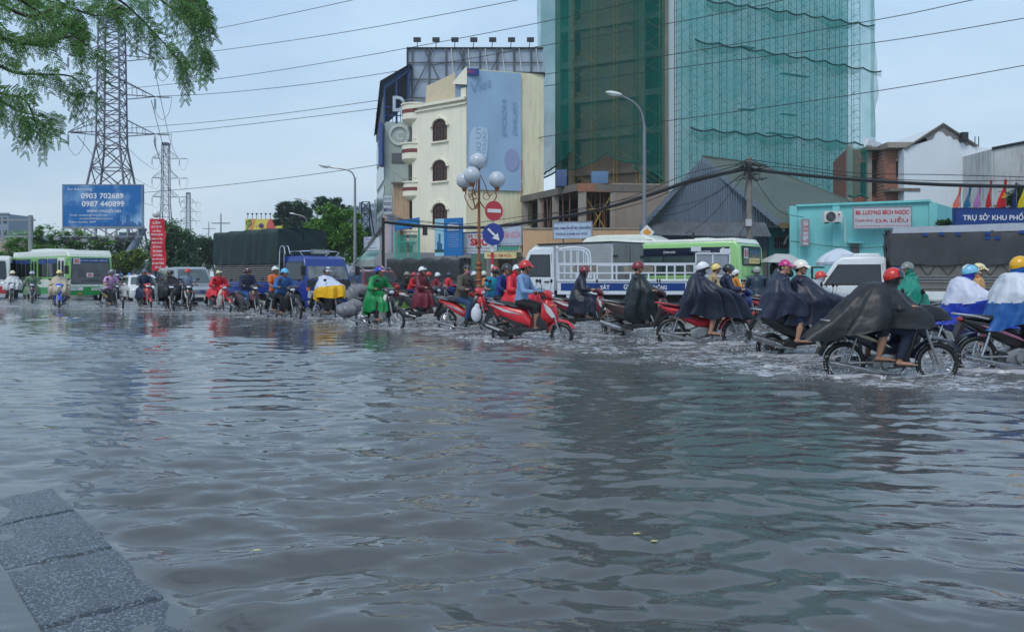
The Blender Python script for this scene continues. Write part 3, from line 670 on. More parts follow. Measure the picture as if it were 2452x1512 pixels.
def bus_long():
    L, Wd = 10.6, 2.5; a = R(141.5); t = thing('bus', corner(1773, 31, a, L, Wd, -1, -1), 'long lime green and white bus with route card 81 in its rear window', 'bus', a); w = Wd/2; x0, x1 = -L/2, L/2
    lime = mat('bus_lime', C(158, 212, 136), .28, coat=.7, var=.05, streak=.12, stain=(.1, .14, .06)); cream = mat('bus_cream', C(228, 232, 200), .35, coat=.5, var=.05, streak=.25)
    MB().bevprism([(x0+.02, .40), (x1, .40), (x1, 1.32), (x0, 1.32), (x0-.02, .9)], w, .05, 3).build('lower_body', cream, t)
    MB().bevprism([(x0, 1.30), (x1-.01, 1.30), (x1-.10, 2.6), (x1-.3, 2.86), (x0+.22, 2.86), (x0+.06, 2.6)], w-.004, .13, 4).build('body', lime, t)
    MB().bevprism([(x0+.14, 2.78), (x1-.22, 2.78), (x1-.45, 2.97), (x0+.3, 2.97)], w-.05, .10, 4).build('roof', P_BUSW, t)
    MB().bevprism([(x1-6.6, 2.95), (x0+4.0, 2.95), (x0+4.0+.2, 2.98), (x1-4.2, 3.28)] if False else [(-1.3, 2.95), (2.6, 2.95), (2.2, 3.2), (1.6, 3.3), (-.7, 3.26), (-1.2, 3.05)], .85, .07, 3).build('air_conditioner', P_BUSW, t)
    MB().bevprism([(-3.6, 2.95), (-2.9, 2.95), (-2.95, 3.05), (-3.55, 3.05)], .4, .03, 2).build('roof_hatch', P_BUSW, t)
    navy = mat('bus_window_film', C(16, 28, 52), .2, coat=.5)
    for s in (-1, 1):
        o = side_pane(t, 'window_band', [(x0+.75, 1.5), (x1-1.2, 1.42), (x1-1.2, 2.62), (x0+.45, 2.62), (x0+.5, 2.0)], w, M_BLK, s, .008)
        for i in range(6):
            xa = x0+.55+i*1.42; p = side_pane(o, 'window', rrect(xa+(.15 if i == 0 else .03), xa+1.36, 1.5, 2.26, .05), w+.008, mat('bus_side_glass', (.045, .07, .075), .06, var=.6, vs=1.2, coat=.6), s, .006)
            side_pane(o, 'window_banner', [(xa+.0, 2.3), (xa+1.36, 2.3), (xa+1.36, 2.6), (xa, 2.6)], w+.008, navy, s, .008)
            MB().box((xa+.68, s*(w+.016), 1.88), (.03, .012, .76)).build('window_bar', M_BLK, p)
            for k in range(2):
                if (i+k) % 2: MB().ball((xa+.3+k*.5, s*(w+.012), 1.68), (.16, .004, .2)).ball((xa+.34+k*.5, s*(w+.012), 1.92), (.08, .004, .10)).build('passenger_shape', mat('passenger_%d' % ((i+k) % 3), ((.25, .28, .45), (.12, .11, .1), (.3, .22, .18))[(i+k) % 3], .8), p)
        for i, tx in enumerate(('VƯỜN-THƠM', 'LÊ MINH XUÂN', 'BÀ-LÁT', 'CHỢ ĐỆM', 'CHỢ LỚN')): text(tx, o, (x0+1.55+i*1.55, s*(w+.018), 2.45), FX*(1 if s < 0 else -1), FZ, .55, .11, P_TXW, .012)
        MB().tube([(x0+.72, s*(w+.014), 2.45), (x0+.72, s*(w+.022), 2.45)], .13, 20).build('round_sticker', M_WHITE, o)
        side_pane(t, 'side_stripe', [(x0+2.6, .95), (x1-.5, .95), (x1-.5, 1.27), (x0+2.9, 1.27)], w, mat('bus_olive', C(150, 150, 40), .4), s, .006)
        for x in (x0+2.4, x1-2.2): car_wheel(t, x, s*(w-.17), .46, .28)
    # tail
    end_pane(t, 'rear_window', (x0+.01, 1.86), (x0+.055, 2.66), 1.0, 1.02, M_BLK, -1, .008)
    g = end_pane(t, 'rear_window_glass', (x0+.012, 1.92), (x0+.05, 2.60), .95, .97, M_GLASS, -1, .018)
    MB().box((x0-.0, .66, 2.36), (.01, .42, .42)).build('number_card', M_WHITE, g); text('81', g, (x0-.007, .68, 2.36), -FY, FZ, .3, .3, P_TXR, .02)
    MB().box((x0+.005, -.28, 2.42), (.01, 1.3, .34)).build('route_banner', navy, g); text('CHỢ LỚN - LÊ', g, (x0-.002, -.28, 2.42), -FY, FZ, 1.1, .2, mat('lettering_pale_blue', C(120, 150, 200), .6), .01)
    MB().box((x0-.004, -.2, 2.06), (.01, 1.1, .22)).build('route_card', mat('card_yellow', C(232, 222, 150), .6), g); text('CHỢ LỚN - LÊ MINH XUÂN', g, (x0-.012, -.2, 2.06), -FY, FZ, .95, .1, P_TXR, .0)
    MB().bevprism([(x0-.03, 1.45), (x0+.1, 1.45), (x0+.1, 1.78), (x0-.03, 1.78)], .8, .02, 2).build('engine_cover', lime, t)
    MB().box((x0-.035, .0, 1.62), (.012, .34, .1)).build('handle_recess', M_BLK, t)
    for s in (-1, 1):
        MB().bevprism([(x0-.04, .78), (x0+.1, .78), (x0+.1, 1.05), (x0-.04, 1.05)], .19, .02, 2).build('tail_light', M_RED, t, loc=(0, s*.95, 0)); MB().box((x0-.03, s*.95, 1.16), (.03, .3, .06)).build('turn_signal', M_ORG, t)
    text('137', t, (x0-.022, .85, 1.18), -FY, FZ, .3, .16, M_BLK, .02); MB().ball((x0-.02, -.95, 1.2), (.02, .11, .04)).build('badge', P_BLUE, t)
    MB().bevprism([(x0-.06, .38), (x0+.1, .38), (x0+.1, .7), (x0-.06, .7)], w-.02, .05, 3).build('rear_bumper', cream, t)
    return t
def cab(t, x0, x1, w, h, paint, zb=.45, belt=1.25, rake=.45, glass=None, nose=.10, name='cab'):
    """forward-control truck cab from x0 (back) to x1 (front)"""
    MB().bevprism([(x0, zb), (x1-1.15, zb)]+[(x1-.72+.43*math.cos(R(180-k*22.5)), zb+.40*math.sin(R(180-k*22.5))) for k in range(9)]+[(x1-.2, zb), (x1, zb+.05), (x1+nose*.4, zb+.4), (x1, belt), (x0, belt)], w, .04, 3).build(name, paint, t)
    MB().bevprism([(x0, belt-.02), (x1-.01, belt-.02), (x1-rake, h-.12), (x1-rake-.18, h), (x0+.05, h), (x0, h-.06)], w-.005, .07, 3, dy=.10, zr=(belt, h)).build(name+'_upper', paint, t)
    yl = lambda z: w-.005-.10*(z-belt)/(h-belt); k = (h-.16-belt)/(h-.12-belt)
    ws = end_pane(t, 'windscreen', (x1-.02, belt+.04), (x1-.01-rake*k, h-.2), w-.10, w-.2, glass or M_GLASS, 1, .012)
    for s in (-1, 1):
        fr = side_pane(t, 'door_window_frame', [(x0+.12, belt+.0), (x1-.16, belt+.0), (x1-rake-.06, h-.22), (x0+.14, h-.22)], yl, M_BLK, s, .004)
        side_pane(fr, 'door_window', [(x0+.17, belt+.04), (x1-.25, belt+.04), (x1-rake-.1, h-.26), (x0+.19, h-.26)], yl, M_GLASS, s, .010)
        d = MB()
        for a, b in (((x0+.09, zb+.1), (x0+.09, h-.2)), ((x1-1.16, zb+.06), (x1-.14, belt-.1)), ((x0+.09, zb+.1), (x1-1.2, zb+.1))): d.tube([(a[0], s*(w+.002 if a[1] < belt else w), a[1]), (b[0], s*(w-.07 if b[1] > belt+.1 else w+.002), b[1])], .007, 4)
        d.build('door_seam', M_BLK, t); MB().box((x0+.25, s*(w+.02), belt-.14), (.17, .03, .035)).build('door_handle', M_BLK, t)
        mr = MB().tube(cat([(x1-.14, s*(w-.02), belt+.1), (x1+.12, s*(w+.16), belt+.22), (x1+.14, s*(w+.2), belt+.5), (x1-.2, s*(w-.06), h-.3)], 4), .014, 6).box((x1+.14, s*(w+.21), belt+.36), (.06, .18, .36)); mr.build('mirror', M_BLK, t)
    return ws
def tarp(L, Wd, H, z0, seed=1, n=46, fold=.02, sag=.05, bow=.12):
    """canvas cover pulled over hoops: side walls hang in folds, the top bows up"""
    rr = random.Random(seed); ph = [(rr.uniform(2, 11), rr.uniform(0, 6), rr.uniform(.3, 1)) for _ in range(7)]; rings = []
    prof = [(-1, 0), (-1, .12), (-1, .25), (-1, .4), (-1, .55), (-1, .7), (-1, .84), (-.99, .94), (-.95, .985), (-.85, 1), (-.6, 1.01), (-.3, 1.03), (0, 1.035), (.3, 1.03), (.6, 1.01), (.85, 1), (.95, .985), (.99, .94), (1, .84), (1, .7), (1, .55), (1, .4), (1, .25), (1, .12), (1, 0)]
    def pt(x, y, h, xx):
        g = sum(a*math.sin(f*xx+p+h*2.2*math.cos(p)) for f, p, a in ph)
        g2 = -abs(math.sin(xx*2.1+.8*h+ph[0][1]))*.6
        out = fold*(g*.5+g2)*(1.3-h)*(1 if abs(y) > .9 else 0)
        zz = z0+H*h+(bow*0 if h < .9 else -sag*abs(math.sin(math.pi*(xx+L/2)/L*4))+.012*g)
        return (x, y*(Wd/2)+(math.copysign(out, y) if abs(y) > .9 else 0), zz-(.05*abs(math.sin(xx*3+1)) if h == 0 else 0))
    for i in range(n+1):
        xx = -L/2+L*i/n; rings.append([pt(xx, y, h, xx) for y, h in prof])
    b = MB().loft(rings, False, False, closed=False)
    for e, s in ((0, -1), (n, 1)):        # gathered end walls
        rg = []
        for k in range(9):
            f = k/8; row = []
            for j, (y, h) in enumerate(prof):
                p = rings[e][j]; c = (s*L/2+s*(.03*math.sin(j*1.7+k)+.02)*(f > 0), p[1]*(1-f), (p[2]-z0-.0)*(1-f*.0)+z0 if h < .9 else p[2])
                row.append((c[0], p[1]*(1-f), p[2]-(p[2]-z0)*0))
            rg.append(row)
        b.loft(rg, False, False, closed=False)
    return b
P_CAN = lambda n, c: mat(n, c, .7, var=.22, vs=1.6, bump=.5, bs=7, streak=.25, stain=tuple(x*.5 for x in c))
def truck_blue():
    L, Wd = 6.9, 2.15; a = -R(42); t = thing('truck', corner(730, 29.3, a, L, Wd, 1, 1), 'blue truck with dark green tarpaulin over its slatted load bed and chrome roof rack', 'truck', a); w = Wd/2; x0, x1 = -L/2, L/2
    blue = mat('truck_blue', C(14, 52, 140), .3, coat=.6, var=.12, vs=1.5)
    bump = mat('truck_bumper_blue', C(16, 50, 128), .4, coat=.3)
    cab(t, x1-1.65, x1, w-.05, 2.22, blue, .5, 1.28, .26, glass=mat('rainy_windscreen', (.17, .19, .20), .12, var=.5, vs=3, coat=.3, bump=.3, bs=60))
    MB().bevprism([(x1-.03, 1.02), (x1+.035, 1.02), (x1+.01, 1.27), (x1-.03, 1.27)], w-.09, .01, 1).build('grille_panel', M_BLK, t)
    for s in (-1, 1):
        MB().bevprism([(x1-.08, .62), (x1+.06, .62), (x1+.06, .88), (x1-.08, .92)], .25, .03, 2).build('headlight', M_LENS, t, loc=(0, s*(w-.36), 0))
        MB().box((x1+.03, s*(w-.12), .95), (.06, .12, .12)).build('turn_signal', M_ORG, t)
    MB().bevprism([(x1-.05, .26), (x1+.16, .26), (x1+.18, .5), (x1-.05, .52)], w-.02, .03, 2).build('bumper', bump, t)
    pl = MB().box((x1+.2, .1, .40), (.01, .4, .16)).build('number_plate', M_WHITE, t)
    for y in (-.45, .25): MB().tube([(x1-.01, y-.35, 1.34), (x1-.03, y+.25, 1.42)], .014, 5).build('wiper', M_BLK, t)
    MB().ball((x1-.29, -.3, 1.82), (.02, .12, .03)).build('rear_view_mirror', M_STEEL, t)
    MB().ball((x1-.02, .2, 1.55), (.02, .2, .12)).ball((x1-.10, .2, 1.72), (.015, .07, .09)).build('driver_shape', mat('driver_shape', (.22, .23, .27), .8), t)
    # roof rack
    rk = MB(); z = 2.24
    for x in (x1-1.35, x1-.62): rk.tube(cat([(x, -.75, z), (x+.02, -.8, z+.16), (x+.02, .8, z+.16), (x, .75, z)], 3), .018, 6)
    for s in (-1, 1): rk.tube([(x1-1.35, s*.78, z+.16), (x1-.6, s*.78, z+.16)], .016, 6)
    for y in (-.4, 0, .4): rk.tube([(x1-1.35, y, z+.16), (x1-.6, y, z+.16)], .012, 6)
    rk.build('roof_rack', M_CHR, t)
    nb = MB().bevprism([(x1-.60, z+.06), (x1-.57, z+.06), (x1-.57, z+.24), (x1-.60, z+.24)], .42, .0).build('name_board', M_STEEL, t); text('VINAXUKI', nb, (x1-.565, 0, z+.15), FY, FZ, .7, .11, M_WHITE, .02)
    ld = MB()
    for y in (-w-.03, -w+.17): ld.tube(cat([(x1-1.72, y, .9), (x1-1.70, y, 2.2), (x1-1.66, y+.02, 2.55), (x1-1.5, y+.05, 2.60), (x1-1.42, y+.08, 2.3)], 4), .017, 6)
    for zz in (1.2, 1.5, 1.8, 2.1, 2.4): ld.tube([(x1-1.71, -w-.03, zz), (x1-1.71, -w+.17, zz)], .012, 6)
    ld.build('side_ladder', M_CHR, t)
    # load bed
    bx0, bx1 = x0, x1-1.82; bl = bx1-bx0; bc = (bx0+bx1)/2
    bed = MB().bevprism([(bx0, .72), (bx1, .72), (bx1, 1.2), (bx0, 1.2)], w+.03, .02, 2)
    for s in (-1, 1):
        for zz in (.84, .98, 1.1): bed.box((bc, s*(w+.035), zz), (bl-.05, .03, .035))
    bed.build('load_bed', blue, t)
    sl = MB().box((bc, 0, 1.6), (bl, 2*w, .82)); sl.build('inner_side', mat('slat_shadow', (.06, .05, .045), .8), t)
    sl = MB()
    for i in range(9):
        for s in (-1, 1): sl.box((bc, s*(w+.012), 1.25+i*.088), (bl, .02, .035))
        sl.box((bx1+.006, 0, 1.25+i*.088), (.02, 2*w, .035))
    sl.build('side_slats', mat('slats', C(150, 146, 146), .45, .5, var=.2), t)
    tarp(bl+.08, 2*w+.1, 1.38, 1.95, 3, 60, .05, .06).build('tarpaulin', P_CAN('tarp_green', C(28, 50, 50)), t, loc=(bc, 0, 0), ang=80)
    MB().bevprism([(x0+.1, .45), (x1-.2, .45), (x1-.2, .72), (x0+.1, .72)], .42, .02, 1).build('chassis', M_BLK, t)
    for x in (x0+1.2, x1-.72):
        for s in (-1, 1): car_wheel(t, x, s*(w-.2), .38, .24)
    for i, tx in enumerate(('TẢI TRỌNG', '1T4')): text(tx, t, (x1-.98, -(w-.05), 1.0-i*.14), FX, FZ, .38, .09, P_TXW)
    return t
def truck_small_tarp():
    L, Wd = 5.0, 1.75; a = R(168); t = thing('truck', corner(1100, 37.5, a, L, Wd, -1, -1), 'small blue pickup truck under a dark grey tarpaulin, seen from behind in the middle', 'truck', a); w = Wd/2; x0, x1 = -L/2, L/2
    blue = mat('pickup_blue', C(24, 52, 120), .35, coat=.4)
    cab(t, x1-1.3, x1, w, 1.85, blue, .4, 1.1, .4)
    b = MB().bevprism([(x0, .5), (x1-1.35, .5), (x1-1.35, 1.0), (x0, 1.0)], w, .02, 2); b.build('load_bed', blue, t)
    sl = MB().box(((x0+x1-1.35)/2, 0, 1.2), (L-1.4, 2*w-.05, .45))
    for i in range(5):
        for s in (-1, 1): sl.box(((x0+x1-1.35)/2, s*w, 1.05+i*.08), (L-1.4, .03, .03))
        sl.box((x0, 0, 1.05+i*.08), (.03, 2*w, .03))
    sl.build('side_slats', mat('slats_grey', C(110, 112, 116), .5, .3), t)
    tarp(L-1.3, 2*w+.06, .95, 1.35, 5, 40, .04, .10).build('tarpaulin', P_CAN('tarp_dark', C(46, 52, 56)), t, loc=((x0+x1-1.35)/2, 0, 0), ang=80)
    for s in (-1, 1): MB().box((x0-.02, s*.7, .68), (.04, .16, .12)).build('tail_light', M_RED, t)
    pl = MB().box((x0-.02, 0, .75), (.02, .45, .2)).build('number_plate', P_BLUE, t); text('51C-218 90', pl, (x0-.032, 0, .75), -FY, FZ, .38, .1, P_TXW)
    for x in (x0+.8, x1-.6):
        for s in (-1, 1): car_wheel(t, x, s*(w-.12), .3, .18)
def truck_police():
    L, Wd = 5.9, 1.8; Y = 26.2; t = thing('truck', corner(1240, Y, math.pi-R(3), L, Wd, 1, -1), 'white traffic police flatbed truck with a blue lettered stripe and open rail sides', 'truck', math.pi-R(3)); t.scale = (1, 1, 1.14); w = Wd/2; x0, x1 = -L/2, L/2
    wh = mat('truck_white', C(206, 214, 222), .35, coat=.4, var=.06, streak=.3, stain=(.3, .28, .26))
    cab(t, x1-1.22, x1, w-.02, 2.12, wh, .5, 1.24, .36)
    pb = x1-1.32
    fr = MB().bevprism([(x0, .78), (pb, .78), (pb, 1.12), (x0, 1.12)], w+.02, .02, 2).bevprism([(x0, 1.10), (pb, 1.10), (pb, 1.16), (x0, 1.16)], w+.05, .01, 1).bevprism([(x0, .72), (pb, .72), (pb, .79), (x0, .79)], w+.05, .01, 1); fr.build('load_bed', wh, t)
    for s in (-1, 1):
        o = side_pane(t, 'blue_stripe', [(x0+.35, .84), (pb-.12, .84), (pb-.12, 1.06), (x0+.35, 1.06)], w+.02, P_BLUE, s, .008)
        d = FX if s < 0 else -FX
        for tx, f in (('CẢNH', .17), ('SÁT', .36), ('GIAO', .56), ('THÔNG', .80)):
            f = f if s > 0 else 1-f; text(tx, o, (pb-.12-f*(pb-x0-.5), s*(w+.028), .95), d, FZ, .09*len(tx)+.04, .15, P_TXW, .02)
        rl = MB()
        for z in (1.36, 1.62): rl.box(((x0+pb)/2, s*(w+.02), z), (pb-x0, .045, .06 if z > 1.5 else .04))
        for i in range(8): rl.box((x0+.05+i*(pb-x0-.1)/7, s*(w+.02), 1.39), (.05, .05, .5))
        rl.build('side_rail', wh, t)
        for i in range(4):
            if i % 2: MB().box((x0+.9+i*.9, s*(w+.02), 1.48), (.8, .01, .2)).build('rail_panel', mat('rusty_mesh', C(120, 116, 104), .7, var=.4, vs=8), t)
    hp = MB()
    for y in (-w+.02, w-.02): pass
    hp.tube(cat([(pb+.0, -w+.03, 1.15), (pb+.0, -w+.03, 1.95), (pb, -w+.12, 2.12), (pb, w-.12, 2.12), (pb, w-.03, 1.95), (pb, w-.03, 1.15)], 4), .035, 8)
    for i in range(6): hp.tube([(pb, -w+.2+i*.28, 1.2), (pb, -w+.2+i*.28, 2.1)], .018, 6)
    for s in (-1, 1):
        hp.tube(cat([(pb-.05, s*w, 2.05), (pb-.5, s*w, 2.10), (pb-.95, s*w, 2.05), (pb-1.1, s*w, 1.85), (pb-1.12, s*w, 1.2)], 4), .035, 8)
        for i in range(4): hp.tube([(pb-.25-i*.23, s*w, 1.2), (pb-.25-i*.23, s*w, 2.05)], .02, 6)
    hp.build('headboard_frame', wh, t)
    MB().box((pb+.16, 0, 1.75), (.02, .8, .4)).build('rear_cab_window', M_GLASS, t)
    # raised steel ramp panel at the tail
    rp = MB()
    for i in range(3): rp.box((x0+.05-i*.55-.05, w+.05, 1.3), (.05, .06, 1.25))
    for z in (.70, 1.26, 1.92): rp.box((x0-.55, w+.05, z), (1.15, .06, .05))
    rp.box((x0+.0, w+.05, 2.05), (.32, .06, .14)); rp.box((x0-1.0, w+.05, 2.0), (.25, .06, .12))
    rp.build('tail_ramp_frame', wh, t); MB().box((x0-.52, w+.045, 1.3), (1.05, .02, 1.2)).build('tail_ramp_plate', mat('steel_plate', C(150, 158, 168), .5, .3, var=.15, streak=.4, stain=(.2, .14, .1)), t)
    MB().bevprism([(x0+.1, .45), (x1-.9, .45), (x1-.9, .72), (x0+.1, .72)], .4, .02, 1).build('chassis', M_BLK, t)
    MB().box((pb-.7, w-.05, .6), (.8, .3, .22)).build('tool_box', wh, t)
    for x in (x0+1.2, x1-.72):
        for s in (-1, 1): car_wheel(t, x, s*(w-.16), .36, .2)
def truck_box():
    L, Wd = 5.4, 2.05; a = math.pi-R(44); t = thing('truck', corner(1466, 29.6, a, L, Wd, -1, -1), 'grey ribbed metal box truck between the police truck and the long bus', 'truck', a); w = Wd/2; x0, x1 = -L/2, L/2
    g = mat('box_grey', C(118, 120, 120), .5, .35, var=.15, streak=.35, stain=(.08, .075, .07)); cab(t, x1-1.5, x1, w-.05, 2.1, M_WHITE, .5, 1.25, .4)
    MB().bevprism([(x0, .85), (x1-1.6, .85), (x1-1.6, 2.72), (x0, 2.72)], w-.02, .02, 1).build('box_body', g, t)
    rb = MB()
    for i in range(28):
        for s in (-1, 1): rb.box(((x0+x1-1.6)/2, s*(w-.012), .95+i*.062), (L-1.75, .03, .028))
    rb.build('side_ribs', g, t); MB().box(((x0+x1-1.6)/2, 0, 2.74), (L-1.5, 2*w+.06, .05)).build('roof_edge', M_BLK, t)
    for s in (-1, 1):
        d = MB().box((x0-.02, s*.5, 1.78), (.04, .92, 1.75)).build('rear_door', mat('box_door', C(128, 130, 128), .5, .2, var=.15, streak=.4), t)
        MB().tube([(x0-.06, s*.12, .95), (x0-.06, s*.12, 2.65)], .02, 6).build('lock_bar', M_STEEL, d)
        for z in (1.2, 2.2): MB().box((x0-.05, s*.88, z), (.05, .24, .09)).build('hinge', M_BLK, d)
    MB().bevprism([(x0+.1, .5), (x1-.3, .5), (x1-.3, .85), (x0+.1, .85)], .42, .02, 1).build('chassis', M_BLK, t)
    for x in (x0+1.1, x1-.72):
        for s in (-1, 1): car_wheel(t, x, s*(w-.2), .38, .24)
def truck_white():
    L, Wd = 7.0, 2.0; a = math.pi-R(21); bx = 4.9
    c = Vector((PX(2135, 22), 22, -.10)); h = hv(a); rt = Vector((h.y, -h.x, 0)); cen = c+h*(2.1)-h*(L/2)+rt*(Wd/2)
    t = thing('truck', cen, 'white truck with a dark grey tarpaulin over a tall grey load bed, at right', 'truck', a); w = Wd/2; x0, x1 = -L/2, L/2; xb = x1-2.1
    wh = mat('van_white', C(214, 220, 224), .32, coat=.5, var=.05, streak=.2, stain=(.35, .34, .32))
    cab(t, xb+.12, x1-.15, w-.12, 2.0, wh, .5, 1.18, .5, nose=.22)
    MB().bevprism([(xb+.2, 1.96), (x1-1.05, 1.96), (x1-1.15, 2.1), (xb+.3, 2.1)], w-.3, .05, 3).build('roof_fairing', wh, t)
    g = mat('bed_grey', C(112, 110, 106), .55, .2, var=.12, streak=.35); ms = (x0+xb)/2; bl = xb-x0
    MB().bevprism([(x0, 1.0), (xb, 1.0), (xb, 2.05), (x0, 2.05)], w, .02, 1).build('grey_side', g, t)
    rb = MB()
    for s in (-1, 1):
        for z in (1.28, 1.36, 1.44, 1.12): rb.box((ms, s*(w+.01), z), (bl, .035, .022))
    rb.build('side_ribs', M_STEEL, t)
    b = MB().bevprism([(x0, .62), (xb, .62), (xb, 1.02), (x0, 1.02)], w+.03, .03, 2)
    for s in (-1, 1):
        for z in (.7, .8): b.box((ms, s*(w+.035), z), (bl, .03, .03))
    b.build('lower_bed', wh, t)
    tarp(bl+.06, 2*w+.1, .95, 1.78, 9, 60, .03, .05).build('tarpaulin', P_CAN('tarp_grey', C(62, 64, 68)), t, loc=(ms, 0, 0), ang=80)
    tp = MB(); 
    for i in range(13): tp.box((x0+.2+i*(bl-.4)/12, 0, 2.735+.0), ((bl-.4)/12-.0, 2*w-.1, .02))
    tp.build('tarpaulin_top_sheet', mat('pale_sheet', C(170, 178, 190), .5, var=.15), t)
    side_pane(t, 'tarpaulin_pale_edge', [(x0, 2.66), (xb, 2.64), (xb-.05, 2.80), (x0+2, 2.86), (x0, 2.84)], w+.03, MATS['pale_sheet'], 1, .03)
    rp = MB()
    for s in (-1, 1):
        for i in range(9):
            xa = xb-.15-i*.5; rp.tube([(xa, s*(w+.04), 1.8), (xa-.25, s*(w+.035), 1.46)], .008, 4); rp.tube([(xa-.25, s*(w+.035), 1.46), (xa-.5, s*(w+.04), 1.8)], .008, 4)
    rp.build('lashing_rope', M_BLK, t)
    for i, (dx, z) in enumerate(((.9, 2.6), (1.3, 2.61), (1.7, 2.6), (2.4, 2.6), (2.4, 2.48), (2.62, 2.48), (3.2, 2.62), (4.1, 2.62))): side_pane(t, 'blue_patch', rrect(xb-dx, xb-dx+.13, z-.05, z+.04, .01), w+.06, P_BLUE, 1, .03)
    side_pane(t, 'blue_flap', [(xb-.02, 1.45), (xb-.45, 1.4), (xb-.2, 1.75), (xb-.02, 1.85)], w+.02, P_BLUE, 1, .03)
    MB().bevprism([(x0+.1, .42), (x1-.9, .42), (x1-.9, .62), (x0+.1, .62)], .4, .02, 1).build('chassis', M_BLK, t)
    for s in (-1, 1): MB().box((x1-.1, s*(w-.30), .88), (.06, .22, .2)).build('headlight', M_LENS, t); MB().box((x1-.2, s*(w-.11), .9), (.16, .03, .12)).build('turn_signal', M_ORG, t)
    for x in (x0+1.5, x1-.9):
        for s in (-1, 1): car_wheel(t, x, s*(w-.2), .36, .22)
def passenger_car(loc, a, label, cat_, L, Wd, H, paint, belt=.95, hood=1.0, rear='hatch', rails=False, plate='', badge=False, hoodz=.85, ws=.7):
    t = thing('car', loc, label, cat_, a); w = Wd/2; x0, x1 = -L/2, L/2; zb = .28; r = .33
    def arch(c): return [(c+(r+.06)*math.cos(R(180-k*22.5)), zb+.02+(r+.04)*math.sin(R(180-k*22.5))) for k in range(9)]
    xs = x1-hood-ws
    lo = [(x0+.05, zb), (x0+.45, zb)]+arch(x0+.82)+arch(x1-.85)+[(x1-.4, zb), (x1-.06, zb), (x1, zb+.22), (x1-.05, hoodz-.12), (x1-.25, hoodz), (x1-hood, belt), (x0+.05, belt), (x0, .7)]
    MB().bevprism(lo, w, .06, 3).build('body', paint, t)
    tail = x0+(.12 if rear == 'van' else .45)
    MB().bevprism([(x0+.06, belt-.02), (x1-hood+.02, belt-.02), (xs, H-.05), (xs-.35, H), (tail+.3, H-.02), (tail, H-.10)], w-.03, .06, 3, dy=.17, zr=(belt, H)).build('cabin', paint, t)
    yl = lambda z: w-.03-.17*(z-belt)/(H-belt); g = M_GLASS
    f = lambda z: (z-belt)/(H-.05-belt)
    end_pane(t, 'windscreen', (x1-hood-.02-(ws)*f(belt+.07), belt+.07), (x1-hood-(ws)*f(H-.13), H-.13), w-.16, w-.28, mat('car_windscreen', (.10, .13, .14), .1, var=.4, vs=2, coat=.6), 1, .03)
    fr = lambda z: x0+.06+(tail-x0-.06)*(z-belt)/(H-.1-belt)
    end_pane(t, 'rear_window', (fr(belt+.10), belt+.10), (fr(H-.16), H-.16), w-.16, w-.26, M_GLASS, -1, .02)
    for s in (-1, 1):
        xf = lambda z: x1-hood-.10-(ws-.0)*f(z); xm = (x0+x1-hood)/2+.05
        for xa, xb in ((xm+.04, None), (x0+.75, xm-.04), (x0+.22, x0+.67)):
            if xb is None: q = [(xa, belt+.05), (xf(belt+.05)-.05, belt+.05), (xf(H-.14)-.05, H-.14), (xa, H-.14)]
            else:
                k = max(0, tail-x0-.05) if xa < x0+.5 else 0; q = [(xa+.0, belt+.05), (xb, belt+.05), (xb, H-.14), (xa+k*.8, H-.14)]
            side_pane(t, 'side_window', q, yl, g, s, .012)
        for x in (xm, x0+.72): MB().tube([(x, s*(w+.001), zb+.12), (x, s*(w+.001), belt-.02)], .006, 4).build('door_seam', M_BLK, t)
        for x in (xm-.2, xm+.75): MB().box((x-.1, s*(w+.015), belt-.13), (.18, .03, .03)).build('door_handle', paint, t)
        MB().ball((x1-hood-.35, s*(w+.09), belt+.08), (.06, .10, .075)).build('mirror', paint, t)
        h = MB().ball((x1-.12, s*(w-.30), hoodz-.17), (.14, .24, .10), 14, 8); h.build('headlight', M_LENS, t)
        MB().ball((x0+.10, s*(w-.18), belt-.12), (.13, .17, .12 if rear != 'van' else .2), 12, 8).build('tail_light', M_RED, t)
        if rails: MB().tube(cat([(xs-.1, s*(w-.27), H), (xs-.3, s*(w-.27), H+.07), (tail+.5, s*(w-.27), H+.07), (tail+.3, s*(w-.27), H)], 4), .022, 6).build('roof_rail', M_STEEL, t)
        for x in (x0+.82, x1-.85): car_wheel(t, x, s*(w-.10), r, .2)
    MB().bevprism([(x1-.03, zb+.06), (x1+.03, zb+.06), (x1+.03, zb+.20), (x1-.03, zb+.20)], w*.5, .02, 2).build('grille', M_BLK, t)
    MB().bevprism([(x1-.06, hoodz-.24), (x1+.0, hoodz-.24), (x1-.02, hoodz-.12), (x1-.08, hoodz-.12)], w*.35, .01, 1).build('upper_grille', M_CHR, t)
    if plate:
        pl = MB().box((x0-.03, 0, .74), (.02, .34, .24)).build('number_plate', M_WHITE, t)
        for i, q in enumerate(plate.split('|')): text(q, pl, (x0-.042, 0, .79-.1*i), -FY, FZ, .24, .08, M_BLK, .02)
    else: MB().box((x1+.035, 0, zb+.28), (.012, .46, .11)).build('number_plate', M_WHITE, t)
    if badge:
        b = MB().torus((0, 0, 0), .085, .010, 24, 6); b.tube([(-.07, 0, .03), (-.03, 0, .0), (0, 0, -.03), (.03, 0, .0), (.07, 0, .03)], .009, 5)
        b.v = [(x0-.015, x, z+belt-.0) for x, _, z in b.v]; b.build('badge', M_CHR, t); MB().box((x0+.30, 0, H-.08), (.05, .35, .03)).build('brake_light', M_RED, t); MB().box((x0-.015, 0, .35), (.08, Wd-.25, .16)).build('rear_bumper', M_BLK, t)
    return t
